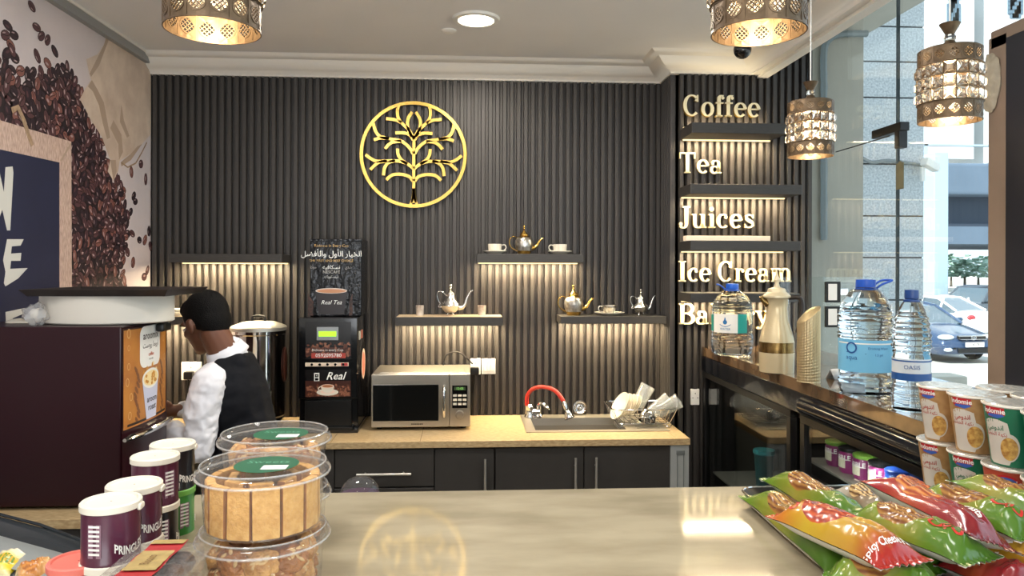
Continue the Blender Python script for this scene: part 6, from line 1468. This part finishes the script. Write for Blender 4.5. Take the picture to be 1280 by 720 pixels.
# ---- flat clear boxes of brown biscuits
m_box = thin_glass('box_plastic', (.95, .93, .9), 1.45, .06, milk=.06, bump=.3, bscale=30)
m_bis = mat('dark_biscuit', '4a2c1c', .5, col2='2c1810', scale=40, bump=.5, bscale=120)
bw, bd, bh = .088, .20, .036
for k in range(3):
    t = thing('biscuit_box', ['bottom clear box of dark biscuits in the pile beside the tubs', 'middle clear box of dark biscuits in the pile beside the tubs', 'top clear box of dark biscuits with red and gold band'][k], 'biscuit box', (-.395+.004*k, .90+.003*k, FZ+.0375*k), -.06+.03*k, 'clear boxes of dark biscuits')
    mb = MB(); mb.box((0, 0, bh/2), (bw, bd, bh), bev=.005); mb.b2((-bw/2-.004, -bd/2-.004, bh*.55), (bw/2+.004, bd/2+.004, bh*.6), bev=.001, seg=1); mb.build('clear_box', m_box, t)
    if k == 2:
        mb = MB(); mb.grid(lambda u, v: (-.022+.044*u, -bd/2-.0+bd*v, bh+.0015+.001*math.sin(v*20)), 6, 40, 0); mb.grid(lambda u, v: (-.020+.040*u, .0+.06*v, bh+.0030+.0005*math.sin(v*20)), 4, 10, 1); mb.grid(lambda u, v: (-.021+.042*u, .085+.014*v, bh+.0030), 4, 4, 1)
        mb.text('Biscuits', .016, lambda x, y: (-y, .03+x*.6, bh+.0040), 2); mb.text('CLASSIC', .014, lambda x, y: (x*.6, -.06+y, bh+.0035), 3, bold=.02); mb.build('paper_band', [mat('band_red', 'a3262a', .4), mat('band_gold', 'a8905a', .4, var=.2, scale=80), mat('band_ink', '6a4a20', .5), m_white], t)
    for i in range(10):
        mbx = MB(); r_ = .017
        def fn(u, v, s=i+k*10):
            a = 2*PI*u; t_ = -PI/2+PI*v; p = Vector((math.cos(t_)*math.cos(a), math.cos(t_)*math.sin(a), math.sin(t_))); kk = 1+.2*noise.noise(p*3+Vector((s, 0, 0))); return (p.x*r_*kk, p.y*r_*kk, p.z*.012*kk)
        if k == 0 and i == 0: mbx.grid(fn, 20, 12, cu=True); bis = mbx.build('dark_biscuit', m_bis, ang=80); b_ = bis; tag(b_, '', 'biscuit', '')
        else: b_ = dup(bis, (0, 0, 0))
        Mz = rotz(t.rotation_euler.z); off = Mz @ Vector((-.021+.042*(i % 2), -.078+.039*(i//2), .017)); b_.location = t.location+off; b_.rotation_euler = (rnd.uniform(-.3, .3), rnd.uniform(-.3, .3), rnd.uniform(0, 6))
        b_['label'] = 'dark round biscuit inside the %s clear box' % ['bottom', 'middle', 'top'][k]; b_['group'] = 'biscuits in the %s clear box' % ['bottom', 'middle', 'top'][k]; b_['category'] = 'biscuit'

# ---- glass topped chest at the counter's end
g0 = P(0, 672, Z=1.15); g1 = P(100, 700, Z=1.15)
ex = Vector((g1.x-g0.x, g1.y-g0.y, 0)).normalized(); ang = math.atan2(ex.y, ex.x)
t = thing('glass_top_chest', 'grey framed chest with curved dark glass lid beside the crisp cans', 'display chest', ((g0.x+g1.x)/2, (g0.y+g1.y)/2, 0), ang)
m_frame = mat('grey_frame', '8b9090', .35, .2); m_smoke = mat('smoked_glass', '20262a', .25, spec=.3)
xa, xb = -.5, .125
mb = MB(); mb.b2((xa, -.62, 0), (xb, .105, 1.08)); mb.build('cabinet', mat('chest_body', '6f7678', .5), t)
mb = MB(); mb.grid(lambda u, v: (xa+(xb-xa)*u, -.055+.08*v, 1.125+.022*math.sin(PI*(.2+v*.6))), 8, 12); mb.b2((xa, -.055, 1.08), (xb, .025, 1.13), bev=.006); mb.b2((xa, -.62, 1.08), (xb, -.57, 1.13), bev=.006); mb.b2((xa, -.62, 1.08), (xa+.05, .105, 1.125), bev=.005); mb.build('frame', m_frame, t)
mb = MB(); mb.grid(lambda u, v: (xa+.05+(xb-xa-.05)*u, .045+.055*v, 1.10+.034*math.sin(PI*(.1+.55*v))*(1-.55*max(u-.55, 0)/.45)), 16, 12); mb.tube([(xa+.05+(xb-xa-.05)*i/16, .101, 1.10+.034*(1-.6*max(i/16-.5, 0)/.5)) for i in range(17)], .003, 6, 0); mb.build('curved_lid', m_smoke, t)
mb = MB(); mb.b2((xa+.05, -.57, 1.09), (xb-.03, -.06, 1.112), bev=.004); mb.build('sliding_glass', m_smoke, t)
mb = MB(); mb.tube([(xa+.05, -.064, 1.118), (xb-.03, -.064, 1.118)], .003, 6); mb.tube([(xa+.05, -.08, 1.116), (xb-.03, -.08, 1.116)], .002, 6); mb.build('rail', m_chrome, t)
a0, a1 = P(-12, 722, Z=1.13), P(22, 694, Z=1.14)
def loose(p0, p1, wd, m, label, seed, **kw): o = packet(p0, p1, wd, m, label, seed=seed, **kw); o['group'] = 'packets on the glass chest'; return o
YL = bagmat('packet_yellow', ['c9c4b0', 'dcc83a', 'e0b92c', 'd9d2b8', 'c9c4b0'], [.0, .2, .45, .8, 1], 'd6a82c', '3f7a2a')
loose(a0, a1, .06, YL, 'shiny yellow packet on the glass chest', 21, thick=.02)
CR = bagmat('packet_clear_bun', ['a39c92', 'c08848', 'b8742e', 'c89a60', 'a39c92'], [.0, .2, .45, .8, 1], 'c47f34', '9a5a24')
loose(P(15, 728, Z=1.13), P(74, 712, Z=1.135), .055, CR, 'clear wrapped brown bun on the glass chest', 22, thick=.026)
# ================================================================== outside
GZ = -.78
m_ground = mat('bleached_asphalt', 'b9b7b0', .9, var=.06, scale=.8); m_conc = mat('grey_concrete', 'b3aea2', .8, var=.12, scale=2.5, detail=8); m_gran = mat('speckled_granite', 'd0d5d8', .6, col2='a5adb2', scale=60, detail=6)
mb = MB(); mb.b2((GX+.6, -60, GZ-.1), (160, 220, GZ)); struct(mb.build('floor_1', m_ground))
mb = MB(); mb.b2((GX+.02, -3, -.7), (GX+1.4, 12, -.01)); struct(mb.build('floor_2', mat('pavement', 'a8a7a1', .8, var=.1, scale=3)))
mb = MB(); mb.b2((-3, 4.12, -.6), (GX+.02, 4.3, 3.3)); struct(mb.build('wall_outer', m_conc))
mb = MB(); mb.b2((-6, -3.2, 3.32), (GX+.06, 4.3, 8)); struct(mb.build('upper_sun_block', m_conc))  # unseen upper storeys, added and sized to keep sun off the piers
# portal: concrete pier, granite pier, lintel
yq = 5.0; x0 = P(1006, 200, Y=yq).x; x1 = P(1079, 200, Y=yq).x
mb = MB(); mb.b2((x0, yq, GZ+.005), (x1, yq+.6, 3.38)); 
tag(mb.build('concrete_pier', m_conc), 'plain grey concrete pier just outside the window', 'pillar')
yg = 6.2; x0g = P(1070, 200, Y=yg).x; x1g = P(1155, 200, Y=yg).x
mb = MB(); zz = GZ
zs_ = [P(1110, v, Y=yg).z for v in (560, 485, 405, 375, 322, 270, 205, 122, 77, 33, -20, -70)]
for i in range(len(zs_)-1):
    mb.b2((x0g, yg, zs_[i]+.006), (x1g, yg+.8, zs_[i+1]-.006), 0, bev=.004, seg=1)
mb.b2((x0g+.01, yg+.01, -.6), (x1g-.01, yg+.79, zs_[-1]), 1)
tag(mb.build('granite_pier', [m_gran, m_black]), 'speckled granite clad pier with block joints outside the window', 'pillar')
mb = MB(); xl = P(1080, 45, Z=HC+1.6).x
yl0 = 1.2; X_ = 3.0; zl = HC+X_*.585
mb.b2((GX+.12, yl0-3, zl), (X_, 6.1, zl+.5)); tag(mb.build('portal_lintel', m_conc), 'grey concrete canopy slab over the shop window', 'canopy')
# pipe on the pier
mb = MB(); pts = [P(1030, 300, Y=yq-.03), P(1030, 120, Y=yq-.03), P(1030, 66, Y=yq-.03), P(1036, 50, Y=yq-.03), P(1050, 43, Y=yq-.03), P(1084, 42, Y=yq-.03)]
sp_ = smooth(pts, 10); mb.tube(sp_, [.022+.003*(i % 2) for i in range(len(sp_))], 8); tag(mb.build('conduit_pipe', mat('pipe_grey', '7d8688', .5)), 'ribbed grey conduit bending over the concrete pier', 'pipe')
mb = MB(); pts = [P(u, v, Y=yg-.03) for u, v in ((1078, 198), (1090, 203), (1110, 201), (1135, 204), (1154, 207))]; mb.tube(smooth(pts, 6), .016, 7); tag(mb.build('conduit_pipe', mat('pipe_grey', '7d8688')), 'thin conduit along the granite pier to the camera', 'pipe')
q = P(1163, 206, Y=yg-.1)
t = thing('street_camera', 'white bullet security camera on the granite pier', 'security camera', q); mb = MB(); Mq = rotz(.3) @ roty(.35); mb.box((0, 0, 0), (.16, .07, .07), 0, Mq, bev=.01); mb.build('housing', m_white, t); mb = MB(); mb.box((-.07, 0, -.08), (.03, .03, .12)); mb.build('bracket', m_white, t); mb = MB(); mb.cyl(Mq @ Vector((.08, 0, 0)), Mq @ Vector((.085, 0, 0)), .027); mb.build('lens', m_black, t)
# viaduct
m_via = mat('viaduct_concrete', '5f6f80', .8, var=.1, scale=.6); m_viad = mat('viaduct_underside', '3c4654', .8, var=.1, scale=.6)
yv = 38; 
zb0 = P(1200, 305, Y=yv).z; zb1 = P(1200, 283, Y=yv).z; zb2 = P(1200, 245, Y=yv).z; zb3 = P(1200, 205, Y=yv).z
t = thing('viaduct', 'long dark road viaduct crossing the street', 'viaduct', (30, yv, GZ))
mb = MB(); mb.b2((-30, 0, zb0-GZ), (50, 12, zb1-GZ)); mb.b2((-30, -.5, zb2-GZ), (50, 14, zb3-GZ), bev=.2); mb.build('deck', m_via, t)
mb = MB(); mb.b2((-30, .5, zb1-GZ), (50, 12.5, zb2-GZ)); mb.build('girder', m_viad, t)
mb = MB(); 
for i in range(14): mb.b2((-28+i*5.5, -.3, zb3-GZ), (-27.8+i*5.5, -.1, zb3-GZ+1.0))
mb.b2((-30, -.3, zb3-GZ+.9), (50, -.1, zb3-GZ+1.0)); mb.build('railing', mat('railing_pale', '9fb0bd', .5), t)
yc = 30; xa = P(1168, 250, Y=yc).x; xb = P(1186, 250, Y=yc).x
mb = MB(); mb.b2((xa, yc, GZ), (xb, yc+.8, P(1170, 190, Y=yc).z), bev=.05); tag(mb.build('steel_column', mat('column_pale_blue', '9fb4c4', .6)), 'pale square column in front of the viaduct', 'column')
# sunlit facades above
m_fac = mat('white_facade_panel', 'd3d6d6', .7); m_facd = mat('blue_dark_glass', '33506b', .15, .1, var=.2, scale=.5)
yf_ = 55
def fac(u0, u1, v0, v1, m, name, label, y=yf_, dep=6, lat=None):
    a = P(u0, v1, Y=y); b = P(u1, v0, Y=y); t = thing(name, label, 'building', ((a.x+b.x)/2, y, GZ)); hw = (b.x-a.x)/2
    mb = MB(); mb.b2((-hw, 0, (a.z-GZ)), (hw, dep, b.z-GZ)); mb.build('wall', m, t)
    if lat:
        mb = MB()
        for r_ in range(lat[1]):
            for c_ in range(lat[0]):
                if (r_*3+c_*2) % 5 == 0: continue
                x_ = lat[2]+(lat[3]-lat[2])*c_/lat[0]; z_ = lat[4]+(lat[5]-lat[4])*r_/lat[1]; p_ = P(x_, z_, Y=y); mb.box((p_.x-t.location.x, -.03, p_.z-GZ), (.34, .08, .34))
        mb.build('lattice_openings', mat('lattice_dark', '5f7482', .6), t)
    return t
fac(1158, 1218, -60, 198, m_fac, 'apartment_tower', 'white panelled tower with lattice screen across the street', lat=(6, 9, 1186, 1200, 30, -20))
bt = fac(1216, 1256, -60, 300, m_facd, 'glass_tower', 'dark blue glass tower between the white ones', y=66)
t = fac(1254, 1330, -60, 200, m_fac, 'apartment_tower', 'white tower farther along behind the window post', y=54, lat=(6, 10, 1262, 1278, 20, -30))
g = fac(1155, 1170, -60, 290, m_facd, 'glass_tower', 'slim dark glass tower edge beside the granite pier', y=68)
for k, v in enumerate((52, 130, 170, 225)):
    p_ = P(1236, v, Y=65.6); mb = MB(); mb.box((p_.x-bt.location.x, -.3, p_.z-GZ), (4.0, .6, .9)); mb.build('ledge', mat('ledge_pale', '9db3c6', .6), bt)
# trees beyond the viaduct
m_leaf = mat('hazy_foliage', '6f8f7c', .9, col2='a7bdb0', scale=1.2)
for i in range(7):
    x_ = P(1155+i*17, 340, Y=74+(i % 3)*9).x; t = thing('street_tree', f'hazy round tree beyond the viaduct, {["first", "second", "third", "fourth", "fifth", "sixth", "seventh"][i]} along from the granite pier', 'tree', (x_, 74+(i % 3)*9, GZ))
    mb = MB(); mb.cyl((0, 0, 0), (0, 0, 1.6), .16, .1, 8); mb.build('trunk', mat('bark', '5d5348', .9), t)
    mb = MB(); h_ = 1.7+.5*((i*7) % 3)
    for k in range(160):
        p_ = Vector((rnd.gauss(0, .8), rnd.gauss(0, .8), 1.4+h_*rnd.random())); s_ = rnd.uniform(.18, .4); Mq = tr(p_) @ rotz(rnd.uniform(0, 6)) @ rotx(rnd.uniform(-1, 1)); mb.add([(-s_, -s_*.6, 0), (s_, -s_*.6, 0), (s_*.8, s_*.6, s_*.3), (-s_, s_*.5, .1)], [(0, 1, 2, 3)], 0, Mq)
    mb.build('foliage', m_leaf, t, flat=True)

# cars
m_tyre = mat('tyre', '141414', .8); m_rimc = mat('alloy', '9a9ea2', .3, .8); m_cglass = mat('car_glass', '46545c', .05, coat=1)
def car(x, y, rz, paint, label, kind='sedan', nose=True):
    t = thing('parked_car', label, 'car', (x, y, GZ), rz)   # local: nose towards -Y
    Lc, Wc = (4.5, 1.76) if kind == 'sedan' else (4.7, 1.88)
    if kind == 'sedan':
        prof = [(-2.25, .30, .42, .52), (-2.18, .24, .62, .82), (-2.0, .22, .70, .86), (-1.3, .22, .86, .9), (-.95, .22, .92, .9), (-.2, .22, .95, .9), (1.0, .22, .96, .9), (1.55, .22, .97, .9), (2.0, .24, .95, .86), (2.2, .30, .85, .78)]
        roof = [(-.98, .92, .80), (-.25, 1.36, .60), (.2, 1.42, .58), (.8, 1.38, .57), (1.6, .98, .74)]
    else:
        prof = [(-2.3, .36, .6, .6), (-2.2, .3, .85, .86), (-2.0, .28, .98, .9), (-1.2, .28, 1.08, .93), (-.9, .28, 1.1, .93), (0, .28, 1.12, .93), (1.4, .28, 1.14, .93), (2.1, .3, 1.1, .9), (2.35, .4, 1.0, .82)]
        roof = [(-.95, 1.08, .84), (-.35, 1.62, .68), (.2, 1.70, .66), (1.6, 1.66, .64), (2.2, 1.14, .80)]
    wheels = (-1.36, 1.32)
    def sec(y_, zb, zt, hw_):
        hw_ = hw_*Wc/2/.9
        return [(-hw_*.9, zb), (-hw_, zb+.12), (-hw_, zb+(zt-zb)*.6), (-hw_*.93, zt-.06), (-hw_*.8, zt), (-hw_*.4, zt+.02), (0, zt+.03), (hw_*.4, zt+.02), (hw_*.8, zt), (hw_*.93, zt-.06), (hw_, zb+(zt-zb)*.6), (hw_, zb+.12), (hw_*.9, zb)]
    # resample the profile finely, arch the wheels
    def interp(y_):
        for a, b in zip(prof, prof[1:]):
            if a[0] <= y_ <= b[0]:
                f = (y_-a[0])/(b[0]-a[0]); f = f; return [a[k]+(b[k]-a[k])*f for k in range(4)]
        return prof[-1]
    ys_ = [prof[0][0]+(prof[-1][0]-prof[0][0])*i/70 for i in range(71)]; vs = []; fs = []
    for y_ in ys_:
        _, zb, zt, hw_ = interp(y_); s_ = sec(y_, zb, zt, hw_)
        for k, (a, b) in enumerate(s_):
            for wy in wheels:
                d = abs(y_-wy)
                if d < .36 and k in (0, 1, 11, 12): b = max(b, math.sqrt(.36**2-d*d)+.33)
            vs.append((a, y_, b))
    K = 13
    for i in range(70):
        for k in range(K): fs.append((i*K+k, i*K+(k+1) % K, (i+1)*K+(k+1) % K, (i+1)*K+k))
    fs += [tuple(range(K-1, -1, -1)), tuple(70*K+k for k in range(K))]
    mb = MB(); mb.add(vs, fs)
    # roof skin
    rf = [(y_, z_, w_) for y_, z_, w_ in roof]
    mb.build('body', paint, t, ang=50)
    mb = MB(); g = MB(); 
    for i in range(len(rf)-1):
        (ya, za, wa), (yb_, zb_, wb) = rf[i], rf[i+1]; la = (wa*Wc/2/.9*.98); lb = (wb*Wc/2/.9*.98); base = prof[4][2] if kind == 'sedan' else 1.1
        if i in (0, len(rf)-2): g.add([(-la, ya, za), (la, ya, za), (lb, yb_, zb_), (-lb, yb_, zb_)], [(0, 1, 2, 3)])
        else: mb.add([(-la, ya, za), (la, ya, za), (lb, yb_, zb_), (-lb, yb_, zb_)], [(0, 1, 2, 3)])
    mb2 = mb
    beltw = .80*Wc/2/.9*.98
    for s in (-1, 1):
        top = [(s*w_*Wc/2/.9*.98, y_, z_) for y_, z_, w_ in rf]; y0_, y1_ = rf[0][0], rf[-1][0]; zb_ = rf[0][1]-.01
        bot = [(s*(.83*Wc/2/.9), y_, zb_ if kind == 'sedan' else 1.09) for y_, _, _ in rf]
        g.add(top+bot[::-1], [tuple(range(len(top)*2))])
        # pillars
        for i in (0, 1, 2, 3): a = Vector(top[i]); b = Vector(top[i+1]); mb2.tube([a, b], .045, 6)
        for yy in (.25, 1.05) if kind == 'sedan' else (.2, 1.25):
            zt_ = 1.38 if kind == 'sedan' else 1.66; mb2.tube([(s*.83*Wc/2/.9, yy, zb_), (s*.60*Wc/2/.9 if kind == 'sedan' else s*.67*Wc/2/.9, yy, zt_)], .04, 6)
    g.build('windows', m_cglass, t, ang=20); mb2.build('roof', paint, t, ang=40)
    for wy in wheels:
        for s in (-1, 1):
            w_ = MB(); w_.lathe([(.19, -.1), (.30, -.1), (.325, -.06), (.325, .06), (.30, .1), (.19, .1)], 28, M=tr(s*(Wc/2-.12), wy, .325) @ roty(PI/2)); wo = w_.build('wheel', m_tyre, t)
            w_ = MB(); w_.lathe([(.001, .06), (.05, .07), (.19, .05), (.2, .1)], 20, M=tr(s*(Wc/2-.12), wy, .325) @ roty(s*PI/2)); w_.build('rim', m_rimc, wo)
    hl = MB()
    zf_ = .66 if kind == 'sedan' else .86
    for s in (-1, 1): hl.ell((s*.62, -2.06, zf_), (.21, .16, .075), 0, 16, 10, roty(0))
    hl.build('headlights', mat('headlight', 'd6e0e6', .08, coat=1, metal=.2), t)
    tl = MB()
    for s in (-1, 1): tl.ell((s*.68, 2.12, .80 if kind == 'sedan' else .95), (.17, .10, .09), 0, 14, 8)
    tl.build('tail_lights', mat('tail_red', 'b3202c', .2, coat=.5), t)
    gr = MB(); gr.box((0, -2.19, zf_+.0), (.78, .10, .11), 0, bev=.03); gr.box((0, -2.24, zf_+.045), (.80, .05, .02), 1, bev=.008); gr.box((0, -2.245, zf_-.04), (.74, .05, .012), 1, bev=.004); gr.box((0, -2.27, .34), (.9, .05, .12), 0, bev=.02)
    # badge: upright letter H in a ring
    gr.tube([(.07*math.cos(2*PI*i/16), -2.265, zf_+.005+.055*math.sin(2*PI*i/16)) for i in range(16)], .008, 6, 1, closed=True)
    for s in (-1, 1): gr.tube([(s*.03, -2.265, zf_-.04), (s*.038, -2.265, zf_+.05)], .008, 6, 1)
    gr.tube([(-.03, -2.265, zf_), (.03, -2.265, zf_)], .008, 6, 1); gr.build('grille', [m_black, m_chrome], t)
    fg = MB()
    for s in (-1, 1): fg.ell((s*.66, -2.2, .36), (.13, .05, .05), 0, 12, 8)
    fg.build('fog_lights', mat('headlight', 'd6e0e6'), t)
    pl = MB(); pl.box((0, -2.30, .49), (.52, .02, .12), 0, bev=.004); pl.text('C 42781', .10, lambda a, b: (a, -2.312, .49+b), 1, bold=.01); pl.build('number_plate', [m_white, m_black], t)
    mi = MB()
    for s in (-1, 1): mi.ell((s*(Wc/2+.06), -.7, 1.0 if kind == 'sedan' else 1.18), (.10, .06, .07), 0, 12, 8); mi.tube([(s*Wc/2*.9, -.7, .95 if kind == 'sedan' else 1.12), (s*(Wc/2+.03), -.7, 1.0 if kind == 'sedan' else 1.17)], .025, 6)
    mi.build('mirrors', paint, t)
    return t
pb = mat('car_blue', '1e3a5c', .25, .2, coat=1); pw = mat('car_white', 'd5dade', .3, coat=.8); pg = mat('car_grey', '4a525a', .28, .3, coat=1)
q = P(1198, 450, Z=GZ); d0 = 18.5; c = P(1188, 440, Y=d0)
car(c.x, d0+1.7, math.radians(6), pb, 'dark blue saloon car parked facing the shop')
c = P(1172, 395, Y=25.0); car(c.x, 25.5, math.radians(198), pw, 'white saloon car parked behind the blue one', nose=False)
c = P(1240, 385, Y=27.0); car(c.x+.6, 28.5, math.radians(-74), pg, 'dark grey tall car parked farthest down the street', 'suv')
# low kerb block by the window
q = P(1172, 468, Y=8.0); mb = MB(); mb.box((q.x, 8, q.z-.06), (.5, .3, .12), bev=.02); mb.box((q.x, 8, (q.z-.12+GZ)/2), (.3, .2, q.z-.12-GZ)); tag(mb.build('concrete_bench', m_conc), 'low grey concrete block seat outside the glass', 'bench')
